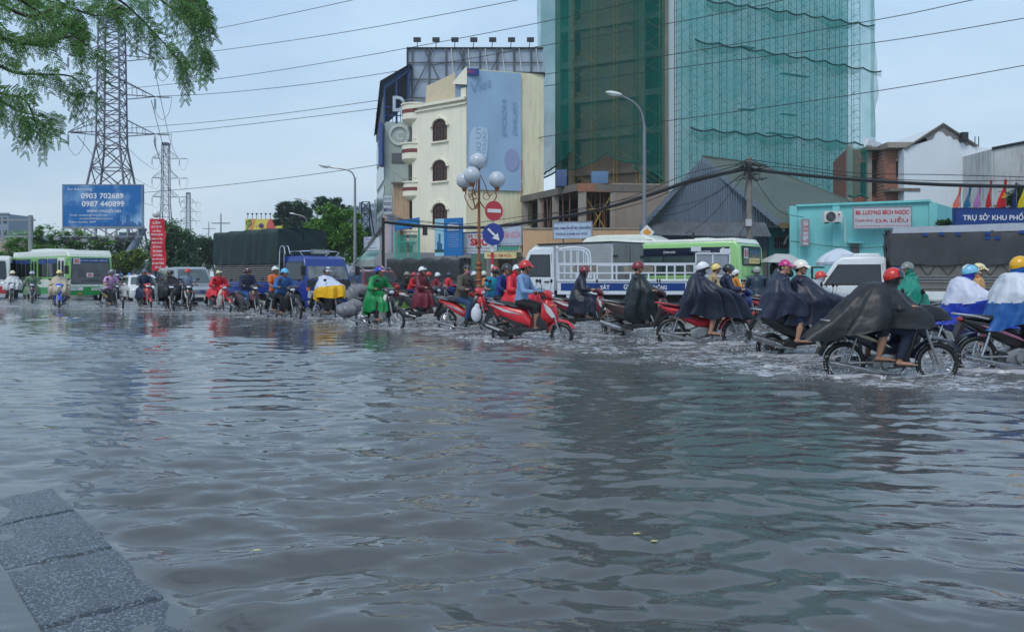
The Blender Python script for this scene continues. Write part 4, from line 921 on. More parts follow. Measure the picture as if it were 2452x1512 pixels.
def vehicles():
    bus_small(); bus_long(); truck_blue(); truck_small_tarp(); truck_police(); truck_box(); truck_white()
    silver = mat('car_silver', C(160, 166, 172), .35, .5, coat=.6, var=.05)
    passenger_car(corner(432, 34, -R(52), 4.5, 1.7, 1, 1), -R(52), 'silver people carrier with its nose toward the camera beside the red banner', 'minivan', 4.5, 1.75, 1.85, silver, 1.05, .85, 'van', hoodz=.95, ws=.6)
    passenger_car(Vector((PX(283, 41), 43.5, -.1)), -R(55), 'white hatchback half hidden behind the green bus', 'car', 3.8, 1.68, 1.5, mat('car_white', (.72, .73, .73), .3, coat=.7), .9, .85)
    mar = mat('car_maroon', C(104, 16, 28), .28, .2, coat=.8, var=.05)
    passenger_car(corner(868, 35.5, R(118), 4.5, 1.85, -1, -1), R(118), 'dark red SUV seen from behind with its brake light on', 'car', 4.5, 1.85, 1.75, mar, 1.05, 1.1, rails=True, plate='51A|442.84', badge=True)
    # cab end of the vehicle cut by the left edge
    t = thing('bus', (PX(-30, 44)-1.5, 46.5, -.1), 'white and red minibus cut off by the left edge of the picture', 'bus', -R(60)); w = 1.1
    MB().bevprism([(-3, .4), (2.6, .4), (2.65, 1.2), (2.45, 2.4), (2.2, 2.6), (-2.9, 2.6)], w, .1, 3).build('body', M_WHITE, t)
    end_pane(t, 'windscreen', (2.64, 1.25), (2.47, 2.3), .95, .88, M_GLASS, 1, .02); end_pane(t, 'red_nose_band', (2.61, .45), (2.64, .85), 1.0, 1.0, M_RED, 1, .02)
    for s in (-1, 1):
        side_pane(t, 'side_window', rrect(-2.6, 2.0, 1.35, 2.2), w, M_GLASS, s); MB().ball((2.62, s*.8, 1.0), (.06, .15, .1)).build('headlight', M_LENS, t)
        for x in (-1.8, 1.7): car_wheel(t, x, s*(w-.15), .38)
# ---------------- setting and structures ----------------
def grid_sheet(p0, u, v, nu, nv, fn=None):
    """fine grid p0 + a u + b v; fn(a, b) adds an offset vector"""
    p0, u, v = Vector(p0), Vector(u), Vector(v); rings = []
    for j in range(nv+1):
        rings.append([p0+u*(i/nu)+v*(j/nv)+(fn(i/nu, j/nv) if fn else Vector()) for i in range(nu+1)])
    return MB().loft(rings, False, False, closed=False)
def corrug(p0, u, v, n, pitch=.18, amp=.03, extra=None):
    """corrugated sheet: waves repeat along u, run along v"""
    u = Vector(u); k = max(2, int(u.length/pitch)*2); n = Vector(n).normalized()
    return grid_sheet(p0, u, v, k, 1, lambda a, b: n*(amp if int(round(a*k)) % 2 else -amp))
CAM_N = Vector((0, -1, 0))
def sign(name, label, cat_, x0, y0, x1, y1, Y, bg, lines=(), dY=0., frame=M_STEEL, depth=.1, group=None, posts=0, wob=0, fr=.05):
    """flat sign board placed by its pixel rectangle; dY = extra distance of its right end; lines = (text, cx, cy, w, h, material[, bold])"""
    a = P(x0, y1, Y); Yr = Y+dY; b = Vector((PX(x1, Yr), Yr, 0)); b.z = a.z; up = Vector((0, 0, PZ(y0, Y)-a.z)); u = b-a; n = u.normalized().cross(FZ)
    if n.y > 0: n = -n
    base = (a+b)/2; t = thing(name, (base.x, base.y, base.z), label, cat_, 0, group); o = Vector(base)
    MB().slab(a-o, u, up, n, depth).build('board', bg, t, smooth=False)
    if fr:
        f = MB(); uu = u.normalized(); L_ = u.length; H = up.z
        for c, d in (((0, 0), (L_, fr)), ((0, H-fr), (L_, fr)), ((0, fr), (fr, H-2*fr)), ((L_-fr, fr), (fr, H-2*fr))):
            f.slab(a-o+uu*c[0]+FZ*c[1]+n*.02, uu*d[0], FZ*d[1], n, .02)
        f.build('frame', frame, t, smooth=False)
    for ln in lines:
        tx, cx, cy, w, h, m = ln[:6]; c = a-o+u*cx+up*(1-cy)
        text(tx, t, c, u, FZ, u.length*w, up.z*h, m, ln[6] if len(ln) > 6 else 0., off=.012)
    for i in range(posts):
        q = a-o+u*((i+.5)/posts)-n*(depth+.03); MB().tube([q+FZ*up.z*.5, Vector((q.x, q.y, -o.z))], .05, 8).build('post', frame, t)
    return t, a-o, u, up, n
def flat_rect(t, name, a, u, up, n, x0, y0, x1, y1, m, off=.008, thick=.006):
    return MB().slab(a+u*x0+up*(1-y1)+n*off, u*(x1-x0), up*(y1-y0), n, thick).build(name, m, t, smooth=False)
def ground():
    asp = mat('asphalt', (.045, .045, .047), .7, var=.3, vs=.8, bump=.3)
    o = MB().plan([(-900, -40), (900, -40), (900, 1500), (-900, 1500)], -.4, -.16).build('road', asp, smooth=False); tag(o, kind='structure')
    o = MB().plan([(-120, 74), (-30, 62), (-12, 54), (0, 51.5), (5, 45), (9.5, 37), (16, 34), (60, 31), (200, 31), (200, 300), (-120, 300)], -.15, .06).build('pavement', mat('pavement', (.13, .125, .115), .7, var=.3), smooth=False); tag(o, kind='structure')
    # median: kerb and grass
    pts = [(-.2, 26.9), (-.8, 26.5), (-2.6, 27.5), (-4.9, 28.2), (-6.3, 31.2), (-11.4, 35.9), (-19.5, 43.5), (-30, 52), (-28, 55), (-17, 44.5), (-9, 37), (-3.4, 32.6), (-.6, 29.5), (-.0, 28)]
    kb = mat('kerb_stone', (.36, .34, .31), .7, var=.25, vs=2.5)
    c = Vector((sum(p[0] for p in pts)/len(pts), sum(p[1] for p in pts)/len(pts), 0))
    t = thing('median_kerb', (pts[0][0], pts[0][1], -.1), 'pale concrete kerb round the grassy median strip', 'kerb')
    b = MB(); q = Vector((pts[0][0], pts[0][1], -.1)); n = len(pts)
    inner = []
    for i in range(n):
        p, a, d = Vector(pts[i]), Vector(pts[i-1]), Vector(pts[(i+1) % n]); t1 = (d-a).normalized(); nn = Vector((-t1.y, t1.x)); nn = nn if False else -nn
        inner.append(p-Vector((t1.y, -t1.x))*0+Vector((t1.y, -t1.x))*.0)
    # inward offset
    def off(d):
        r = []
        for i in range(n):
            p, a, e = Vector(pts[i]), Vector(pts[i-1]), Vector(pts[(i+1) % n]); n1 = (p-a).normalized(); n2 = (e-p).normalized(); m = Vector((n1.y+n2.y, -n1.x-n2.x)).normalized(); r.append((p.x-m.x*d*sgn, p.y-m.y*d*sgn))
        return r
    area = sum(pts[i-1][0]*pts[i][1]-pts[i][0]*pts[i-1][1] for i in range(n)); sgn = 1 if area > 0 else -1
    i1 = off(.28); R0 = [(x-q.x, y-q.y, -.05) for x, y in pts]; R1 = [(x-q.x, y-q.y, .26) for x, y in off(.02)]; R2 = [(x-q.x, y-q.y, .28) for x, y in off(.06)]; R3 = [(x-q.x, y-q.y, .28) for x, y in i1]; R4 = [(x-q.x, y-q.y, .2) for x, y in i1]
    MB().loft([R0, R1, R2, R3, R4], False, False).build('kerb', kb, t, ang=20)
    so = MB().plan(i1, -.1, .12).build('median_soil', mat('soil', (.05, .04, .03), .9), smooth=False); tag(so, kind='structure')
    g = MB(); rr = random.Random(3)
    tri = i1
    def inside(x, y):
        r = False
        for i in range(n):
            (xa, ya), (xb, yb) = tri[i-1], tri[i]
            if (ya > y) != (yb > y) and x < (xb-xa)*(y-ya)/(yb-ya)+xa: r = not r
        return r
    k = 0
    while k < 11000:
        x = rr.uniform(-16, .2); y = rr.uniform(26, 44)
        if not inside(x, y): continue
        k += 1; h = rr.uniform(.10, .24); a = rr.uniform(0, 3.1); dx, dy = .022*math.cos(a), .022*math.sin(a); lx, ly = rr.uniform(-.06, .06), rr.uniform(-.06, .06)
        g.quad((x-dx, y-dy, .11), (x+dx, y+dy, .11), (x+lx, y+ly, .12+h))
    o = g.build('grass', mat('grass', C(96, 138, 46), .7, var=.2, island=.45), smooth=False); tag(o, 'bright green grass on the median strip behind the kerb', 'grass', kind='stuff')
P_CREAM = mat('cream_plaster', C(236, 232, 212), .8, var=.05, vs=.7, streak=.25, stain=C(150, 130, 96), bump=.15)
P_CREAM2 = mat('yellow_plaster', C(222, 216, 184), .8, var=.08, vs=.5, streak=.6, stain=C(132, 116, 74), bump=.15)
P_CONC = mat('raw_concrete', C(112, 106, 98), .85, var=.28, vs=.8, streak=.4, stain=C(70, 66, 60), bump=.3)
P_CONCL = mat('pale_concrete', C(150, 142, 132), .85, var=.22, vs=.9, streak=.35, bump=.3)
P_BROWN = mat('brown_wood', C(84, 50, 36), .6)
P_RUST = mat('scaffold_yellow', C(168, 138, 60), .6, var=.3)
P_TEALW = mat('turquoise_paint', C(126, 204, 206), .75, var=.05, vs=.8, streak=.22, stain=C(66, 140, 146), bump=.12)
M_DARKIN = mat('dark_interior', (.012, .013, .014), .9)
def xywall(b, a, c, z0, z1, t=.25, back=1):
    """wall from a to c (x, y) with thickness going away from the camera"""
    a = Vector((a[0], a[1], z0)); c = Vector((c[0], c[1], z0)); u = c-a; n = u.normalized().cross(FZ)
    if n.y > 0: n = -n
    return b.slab(a, u, (0, 0, z1-z0), n*back, t)
def cream_building():
    Yc = 57.3; cx = PX(1117, Yc); o = Vector((cx, Yc, .05)); t = thing('building', o, 'cream four storey building with arched brown windows and a huge pale blue banner', 'building')
    l = Vector((PX(987, 60.6)-cx, 60.6-Yc, 0)); r = Vector((PX(1302, 59)-cx, 59-Yc, 0)); zt = 14.25; zh = 16.5
    w = MB().plan([(0, 0), (l.x, l.y), (l.x+1, l.y+9), (2, 9)], -.05, zt)
    w.build('wall', P_CREAM, t, smooth=False)
    MB().plan([(.02, .0), (r.x, r.y), (r.x, r.y+9), (.1, 9)], -.05, zh).build('side_wall', P_CREAM2, t, smooth=False)
    lu = l.normalized(); n = Vector((lu.y, -lu.x, 0)); n = n if n.y < 0 else -n
    # parapet cornice and string courses
    for z, h, d in ((zt-.05, .22, .28), (zt-.35, .12, .14)):
        MB().slab(Vector((0, 0, z))+n*d, l*1.02, (0, 0, h), n, d+.1).build('cornice', P_CREAM, t, smooth=False)
    MB().slab(Vector((.0, 0, zt-.05))+n*.06, l*.09, (0, 0, .9), n, .5).build('parapet', P_CREAM, t, smooth=False)
    for yb, yt in ((337.5, 288), (433, 386), (537, 489)):
        zc0, zc1 = PZ(yb, 58.9)-.05, PZ(yt, 58.9)-.05; f = (PX(1054, 58.9)-cx)/l.x; c = l*f; hw = .66
        def q(x, z, d): return c-lu*x+Vector((0, 0, z))+n*d
        H = zc1-zc0; arch = [(-hw, 0), (hw, 0), (hw, H*.72)]+[(hw*math.cos(R(k*15)), H*.72+H*.28*math.sin(R(k*15))) for k in range(1, 12)]+[(-hw, H*.72)]
        wd = MB().add([q(x, zc0+z, .03) for x, z in arch], [tuple(range(len(arch)))]); win = wd.build('window', mat('window_dark_brown', C(60, 44, 40), .25, var=.3, vs=3), t, smooth=False)
        fr = MB()
        for i in range(len(arch)): fr.tube([q(arch[i-1][0], zc0+arch[i-1][1], .06), q(arch[i][0], zc0+arch[i][1], .06)], .05, 5)
        for x in (-hw*.5, 0, hw*.5): fr.tube([q(x, zc0, .05), q(x, zc0+H*(.95 if x == 0 else .9), .05)], .028, 5)
        fr.tube([q(-hw, zc0+H*.68, .05), q(hw, zc0+H*.68, .05)], .035, 5); fr.build('window_frame', P_BROWN, win)
        hd = MB(); pr = [(hw*1.14*math.cos(R(k*15)), H*.74+H*.36*math.sin(R(k*15))) for k in range(13)]; pr = [(hw*1.38, H*.72)]+pr+[(-hw*1.38, H*.72)]
        for i in range(1, len(pr)): hd.tube([q(pr[i-1][0], zc0+pr[i-1][1], .1), q(pr[i][0], zc0+pr[i][1], .1)], .085, 6)
        hd.slab(q(.12, zc0+H*1.05, .25), lu*.24, (0, 0, .2), n, .25); hd.build('window_hood', P_CREAM, win, smooth=False)
        MB().slab(q(hw*1.3, zc0-.14, .16), lu*hw*2.6, (0, 0, .12), n, .18).build('window_sill', P_CREAM, win, smooth=False)
    # rounded balconies at the left end
    mr = mat('maroon_band', C(120, 66, 64), .7)
    for y0, y1 in ((246, 297), (341, 392), (434, 481), (550, 590)):
        z0, z1 = PZ(y1, 60.5)-.05, PZ(y0, 60.5)-.05; c = l+Vector((.15, .7, 0)); b = MB(); rr = 1.05
        rings = []
        for z, r_ in ((z0, .2), (z0+.15, .75), (z0+.4, 1), (z1-.12, 1), (z1-.1, 1.08), (z1, 1.08), (z1, .85), (z0+.5, .85)): rings.append([c+Vector((rr*r_*math.cos(a), rr*r_*math.sin(a), z)) for a in [2*math.pi*k/24 for k in range(24)]])
        o_ = b.loft(rings, True, True).build('balcony', P_CREAM, t)
        rings = [[c+Vector((rr*1.012*math.cos(a), rr*1.012*math.sin(a), z)) for a in [2*math.pi*k/24 for k in range(24)]] for z in (z0+(z1-z0)*.52, z0+(z1-z0)*.70)]
        MB().loft(rings, False, False).build('maroon_band', mr, o_)
        MB().torus(c+Vector((0, 0, z1+.22)), rr*.95, .025, 24, 5, ax='z').build('balcony_rail', M_STEEL, o_)
    # rooftop canvas room
    A = Vector((PX(1018, 60)-cx, 60-Yc, zt)); B = Vector((PX(1094, 58.6)-cx, 58.6-Yc, zt)); u = B-A
    tarpm = mat('beige_canvas', C(206, 192, 164), .8, var=.08, bump=.4, bs=3)
    MB().add([A, B, B+FZ*2.35, A+FZ*1.6+u*.05, A+FY*4, B+FY*4, B+FY*4+FZ*2.3, A+FY*4+FZ*1.6], [(0, 1, 2, 3), (3, 2, 6, 7), (1, 5, 6, 2), (0, 3, 7, 4), (4, 7, 6, 5)]).build('canvas_room', tarpm, t, smooth=False)
    MB().slab(Vector((-.85, .4, zt)), (.85, -.2, 0), (0, 0, 2.2), CAM_N, .1).build('roof_doorway', mat('blue_grey', C(130, 150, 172), .6), t, smooth=False)
    MB().add([(-1.1, .3, zt+1.2), (.05, -.25, zt+1.0), (.05, -.25, zh+.1), (-.2, .2, zh)], [(0, 1, 2, 3)]).build('canopy', P_CREAM, t, smooth=False)
    MB().slab((r.x-2.2, r.y-.35, zh), (2.3, .12, 0), (0, 0, .12), CAM_N, 1.2).build('tin_roof_edge', M_BLK, t, smooth=False)
    # banner
    ru = r.normalized(); nb = Vector((ru.y, -ru.x, 0)); z1, z0 = PZ(168, 57.4)-.05, PZ(455, 57.6)-.05; wd = PX(1252, 58.5)-cx
    def wob(a, b): return nb*(.16+.05*math.sin(a*9+b*4)*math.sin(b*11))
    bn = grid_sheet((0, -.02, z0)+nb*0 if False else Vector((0, 0, z0)), ru*wd, FZ*(z1-z0), 24, 40, wob).build('banner', mat('pale_blue_banner', C(148, 178, 206), .7, var=.05, vs=.4, streak=.12, stain=C(120, 150, 180)), t)
    ft = mat('faint_print', C(128, 158, 192), .7, var=0); fp = mat('faint_mauve', C(142, 152, 190), .7, var=0); fw = mat('faint_white', C(176, 200, 220), .7, var=0)
    def onb(x, z): return ru*(wd*x)+FZ*(z0+(z1-z0)*z)+nb*.24
    ov = [(.20+.17*math.cos(a)*(1), .36+.17*math.sin(a)) for a in [2*math.pi*k/32 for k in range(32)]]
    ov = [(.20+math.copysign(abs(math.cos(a))**.5*.17, math.cos(a))+.03*math.sin(a), .36+math.copysign(abs(math.sin(a))**.5*.165, math.sin(a))) for a in [2*math.pi*k/32 for k in range(32)]]
    MB().add([onb(x, z) for x, z in ov], [tuple(range(32))]).build('faint_panel', fw, bn, smooth=False)
    text('TƯ DUY', bn, onb(.20, .38)+nb*.01, -FZ, -ru, 2.6, .42, ft, .01); text('GALAXY S4', bn, onb(.31, .36)+nb*.01, -FZ, -ru, 2.3, .3, ft, .01)
    MB().add([onb(.82+.13*math.cos(a), .26+.095*math.sin(a)) for a in [2*math.pi*k/28 for k in range(28)]], [tuple(range(28))]).build('faint_disc', fp, bn, smooth=False)
    text('TRUNG', bn, onb(.88, .62), -FZ, -ru, 2.6, .35, ft, .01); text('NGON', bn, onb(.68, .62), -FZ, -ru, 2.6, .35, ft, .01); text('Viet', bn, onb(.25, .88), ru+FZ*.35, FZ, 1.7, .7, ft)
    bd = MB().box(onb(.10, .975)+nb*.1, (.9, .06, .5)).build('led_board', P_BLUE, bn, smooth=False); text('0966 922 100', bd, onb(.10, .975)+nb*.14, ru, FZ, .8, .24, mat('led_red', (.6, .05, .06), .4, var=0), .01)
    MB().box((ru*1.85+nb*.04)+FZ*(PZ(500, 57.5)), (1.4, .05, .45)).build('vent_grille', mat('vent_grey', C(120, 140, 158), .6), t, smooth=False)
    text('ĐIỆN THOẠI', bn, ru*(wd+.06)+FZ*(z0+(z1-z0)*.1)+nb*.1, FZ, -ru, 2.8, .16, P_TXR, .02)
def billboard_back():
    Y = 64; xl, xr = PX(975, Y), PX(1300, Y); z1, z0 = PZ(116, Y), PZ(250, Y)
    t = thing('billboard', (xl, Y, z0), 'large rooftop billboard seen from its bare grey back with steel bracing', 'billboard'); W_, H = xr-xl, z1-z0
    MB().box((W_/2, .2, H/2), (W_, .08, H)).build('panel', mat('billboard_back', C(158, 174, 194), .6, var=.1, vs=.6, streak=.25, stain=C(110, 122, 140)), t, smooth=False)
    MB().box((W_/2, .1, H+.04), (W_+.1, .3, .1)).build('top_edge', M_BLK, t, smooth=False); MB().box((0, .1, H/2), (.1, .3, H)).build('side_edge', M_BLK, t, smooth=False)
    st = mat('truss_grey', C(92, 98, 106), .6)
    for i in range(8): MB().tube([(W_*(i+.3)/8, .0, -1.5), (W_*(i+.3)/8, .0, H)], .07, 6).build('upright', st, t)
    for z in (H*.45, H*.75, H*.12): MB().tube([(0, .02, z), (W_, .02, z)], .05, 6).build('rail', st, t)
    for i in range(5): MB().tube([(W_*(i)/8, -.05, H if i % 2 else 0), (W_*(i+1.6)/8, -.05, 0 if i % 2 else H)], .05, 6).build('brace', st, t)
    for i in range(6): MB().tube([(W_*(i+2.8)/8, -.8, H*.35), (W_*(i+2.6)/8, .0, H)], .05, 6).build('brace', mat('truss_pale', C(176, 180, 178), .5), t)
    for i in range(7):
        x = W_*(i+.55)/7.3; b = MB().tube([(x, -.0, H), (x+.1, -.9, H+.35)], .035, 5).box((x+.1, -.95, H+.42), (.58, .34, .30)); b.build('floodlight', M_BLK, t)
    for s, x in ((.5, W_*.47), (.62, W_*.25)): pass
def left_building():
    Y = 63; o = P(921, 640, Y); o.z = .05; t = thing('building', o, 'weathered pale green building with a blue steel roof frame and a letter D', 'building'); x1 = PX(978, Y)-o.x; h = PZ(293, Y); xs = PX(903, 72)-o.x
    MB().plan([(0, 0), (x1, .0), (x1, 9), (xs, 9)], -.05, h).build('wall', mat('mossy_plaster', C(168, 182, 178), .8, var=.12, vs=.6, streak=.45, stain=C(104, 118, 110)), t, smooth=False)
    u = Vector((xs, 9, 0)); n = Vector((-1, -.25, 0))
    gm = mat('green_glazing', C(52, 92, 88), .2, var=.25, vs=.6, coat=.5)
    for i in range(6):
        z = .6+i*(h-1)/6; g = MB().slab(Vector((0, 0, z))+n*.06, u, (0, 0, (h-1)/6-.5), n, .08).build('glazed_band', gm, t, smooth=False)
    b = mat('blue_steel', C(30, 62, 110), .5); zr0, zr1 = h+3.2, h+4.6
    f = MB()
    for x, y, z in ((0, 0, zr0-.6), (x1, 0, zr1), (xs, 9, zr0-.6), (x1*.5, 0, zr1-.6)): f.tube([(x, y, h-.1), (x, y, z)], .09, 6)
    for z in (h+.5, h+1.2): f.tube([(0, 0, z), (x1, 0, z)], .05, 6)
    for i in range(7): f.tube([(x1*i/6, 0, h), (x1*i/6, 0, h+1.2)], .03, 5)
    for i in range(8): f.tube([(x1*i/8, -.1, zr0-.5+(zr1-zr0)*i/8), (x1*(i+.5)/8, -.1, zr0-.1+(zr1-zr0)*i/8)], .04, 5); f.tube([(x1*(i+.5)/8, -.1, zr0-.1+(zr1-zr0)*i/8), (x1*(i+1)/8, -.1, zr0-.5+(zr1-zr0)*(i+1)/8)], .04, 5)
    f.tube([(0, -.1, zr0-.55), (x1, -.1, zr1-.55)], .07, 6); f.build('steel_frame', b, t)
    MB().add([(-.3, -.4, zr0), (x1+.2, -.4, zr1), (x1+.2, 9, zr1+.3), (xs-.3, 9, zr0-2.8)], [(0, 1, 2, 3)]).build('roof', mat('roof_dark', C(42, 50, 62), .6), t, smooth=False)
    MB().slab((xs-.05, 9, h), (-xs, -9, 0), (0, 0, 2.2), (-1, 0, 0), .06).build('side_screen', mat('screen_navy', C(84, 94, 116), .6), t, smooth=False)
    text('D', t, (x1*.62, -.25, h+1.4), FX, FZ, 1.0, 1.25, mat('letter_grey', C(176, 188, 200), .5), .03)
    MB().torus((x1*.62, -.03, h-1.1), .75, .13, 28, 6).build('round_emblem', mat('faint_emblem', C(196, 204, 202), .8), t)
    text('C', t, (x1*.62, -.0, h-1.1), FX, FZ, .6, .7, mat('faint_emblem', C(196, 204, 202), .8), .02)
    MB().box((x1*.6, -.03, PZ(380, Y)), (x1*.6, .1, .8)).build('vent_opening', mat('vent_shade', C(96, 100, 104), .8), t, smooth=False)
    MB().box((-.2, -.3, PZ(350, Y)), (.3, 1.2, 3.4)).build('side_sign', mat('sign_navy', C(60, 84, 140), .5), t, smooth=False)
    # stained beige annex in front
    Ya = 60.8; o2 = P(941, 640, Ya); o2.z = .05; a = thing('building', o2, 'narrow brown stained plaster building squeezed between the pale green and cream ones', 'building')
    x2 = PX(980, Ya)-o2.x; MB().plan([(0, 0), (x2, 0), (x2, 3), (.3, 3)], -.05, PZ(440, Ya)).build('wall', mat('stained_plaster', C(176, 150, 124), .85, var=.25, vs=.5, streak=.95, stain=C(48, 42, 36)), a, smooth=False)
    MB().box((x2/2, -.1, PZ(440, Ya)), (x2+.2, .3, .15)).build('coping', P_CONC, a, smooth=False)
    MB().tube([(.1, -.1, PZ(440, Ya)), (.1, -.1, PZ(414, Ya)), (1.1, -.1, PZ(436, Ya))], .04, 5).build('roof_bracket', M_STEEL, a)
    Yb = 58; o3 = P(917, 640, Yb); o3.z = .05; c = thing('building', o3, 'low pinkish shop building with a drainpipe behind the dark utility pole', 'building')
    x3 = PX(946, Yb)-o3.x; MB().plan([(0, 0), (x3, 0), (x3, 2.4), (0, 3)], -.05, PZ(515, Yb)).build('wall', mat('pink_plaster', C(182, 170, 172), .85, var=.15, streak=.35), c, smooth=False)
    MB().tube([(x3*.7, -.1, .1), (x3*.7, -.1, PZ(520, Yb))], .07, 6).build('drainpipe', mat('pipe_blue', C(140, 160, 190), .5), c)
    sign('shop_sign', 'upright white sign reading NGỌC MINH on the pale green building', 'sign', 917, 464, 940, 513, 57.5, mat('sign_white_grey', C(178, 188, 192), .6, streak=.2), [('NGỌC', .5, .5, .8, .2, P_TXB, .02), ('MINH', .5, .78, .8, .2, P_TXB, .02), ('NHÀ THUỐC', .5, .22, .7, .12, P_BLUE)])
def podium():
    o = Vector((4.17, 50, .05)); t = thing('building_site', o, 'unfinished concrete podium with bare columns and props inside, below the netted tower', 'building'); z1 = 7.2
    A = Vector((.62-4.17, 58-50, 0)); B = Vector((PX(1600, 51)-4.17, 1, 0))
    for z, h, nm in ((z1-.45, .45, 'roof_slab'), (3.3, .4, 'floor_slab')): MB().plan([(0, 0), (A.x, A.y), (A.x+9, 16), (B.x+1, 10), (B.x, B.y)], z, z+h).build(nm, P_CONC, t, smooth=False)
    MB().plan([(0, -.02), (PX(1466, 50.4)-4.17, .4), (PX(1466, 50.4)-4.17, .9), (.2, .6)], z1-.5, z1+.03).build('edge_beam', mat('reddish_beam', C(152, 106, 84), .85, var=.3), t, smooth=False)
    pc = [(0.1, .1, .5), (A.x*.40, A.y*.40, .45), (A.x*.66, A.y*.66, .45), (A.x*.97, A.y*.97, .45), (PX(1461, 50.5)-4.17, .45, .3)]
    for x, y, w in pc: MB().box((x+w/2, y+w/2, z1/2), (w, w, z1-.3)).build('column', P_CONCL, t, smooth=False)
    MB().plan([(PX(1465, 50.5)-4.17, .45), (B.x, B.y), (B.x, B.y+.3), (PX(1465, 50.5)-4.17, .75)], -.05, z1+.1).build('plaster_wall', mat('beige_render', C(146, 132, 120), .85, var=.15, vs=.7, streak=.3, bump=.2), t, smooth=False)
    MB().plan([(0, .02), (A.x*.5, A.y*.5), (A.x*.5+.2, A.y*.5), (PX(1466, 50.4)-4.17, .5), (PX(1466, 50.4)-4.17, .3)], -.05, 2.4).build('lower_wall', P_CONCL, t, smooth=False)
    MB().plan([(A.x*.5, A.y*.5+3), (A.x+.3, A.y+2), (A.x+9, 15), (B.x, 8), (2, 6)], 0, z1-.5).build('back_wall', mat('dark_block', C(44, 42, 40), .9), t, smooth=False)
    rr = random.Random(5)
    for i in range(22):
        k = rr.random(); x, y = (A.x*k*.6, A.y*k*.6+.6) if i % 3 == 0 else (rr.uniform(.6, 2.1), rr.uniform(.7, 2.2))
        MB().tube([(x, y, 3.6), (x+rr.uniform(-.15, .15), y, z1-.45)], .045, 5).build('prop', mat('prop_rust', C(128, 92, 70), .8, var=.3), t)
    for a, b in (((.6, .6, 3.7), (2.2, .6, 6.4)), ((2.2, .7, 3.8), (.7, .7, 6.3)), ((.5, .5, 5.6), (2.3, .5, 5.6))): MB().tube([a, b], .04, 5).build('brace', P_RUST, t)
    o2 = MB().bevprism([(-.5, 0), (.5, 0), (.55, .8), (-.55, .8)], .35, .03, 2).build('water_tub', mat('tub_blue', C(92, 124, 160), .6)); o2.location = (4.17+1.5, 50.6, z1+.08); tag(o2, 'pale blue tub standing on the podium edge', 'tub')
    o2 = MB().bevprism([(-.35, 0), (.35, 0), (.35, 1.1), (-.35, 1.1)], .3, .05, 2).build('water_barrel', mat('barrel_blue', C(70, 92, 132), .6)); o2.location = (4.17-.9, 51.8, z1+.05); tag(o2, 'dark blue square barrel on the podium edge left of the tub', 'barrel')
    t2 = thing('wall', (PX(1252, 48), 48, .05), 'long beige garden wall behind the police truck, under the podium', 'wall')
    MB().box(((PX(1700, 48)-PX(1252, 48))/2, 0, PZ(552, 48)/2), (PX(1700, 48)-PX(1252, 48), .2, PZ(552, 48))).build('wall_body', mat('peach_wall', C(206, 170, 134), .8, var=.06, streak=.25), t2, smooth=False)
    MB().box(((PX(1700, 48)-PX(1252, 48))/2, 0, PZ(549, 48)), (PX(1700, 48)-PX(1252, 48)+.1, .3, .1)).build('coping', P_CONCL, t2, smooth=False)
def netmat(name, col, a):
    if name in MATS: return MATS[name]
    m = bpy.data.materials.new(name); m.use_nodes = True; MATS[name] = m; N, L = m.node_tree.nodes, m.node_tree.links; N.clear()
    o = N.new('ShaderNodeOutputMaterial'); mx = N.new('ShaderNodeMixShader'); tr = N.new('ShaderNodeBsdfTransparent'); d = N.new('ShaderNodeBsdfDiffuse'); tl = N.new('ShaderNodeBsdfTranslucent'); m2 = N.new('ShaderNodeMixShader')
    d.inputs[0].default_value = (*col, 1); tl.inputs[0].default_value = (*col, 1); m2.inputs[0].default_value = .35; L.new(d.outputs[0], m2.inputs[1]); L.new(tl.outputs[0], m2.inputs[2])
    tc = N.new('ShaderNodeTexCoord'); nz = N.new('ShaderNodeTexNoise'); nz.inputs['Scale'].default_value = .5; nz.inputs['Detail'].default_value = 6; L.new(tc.outputs['Object'], nz.inputs[0])
    mr = N.new('ShaderNodeMapRange'); L.new(nz.outputs[0], mr.inputs[0]); mr.inputs[1].default_value = .3; mr.inputs[2].default_value = .7; mr.inputs[3].default_value = a-.1; mr.inputs[4].default_value = a+.1
    L.new(mr.outputs[0], mx.inputs[0]); L.new(tr.outputs[0], mx.inputs[1]); L.new(m2.outputs[0], mx.inputs[2]); L.new(mx.outputs[0], o.inputs[0]); return m
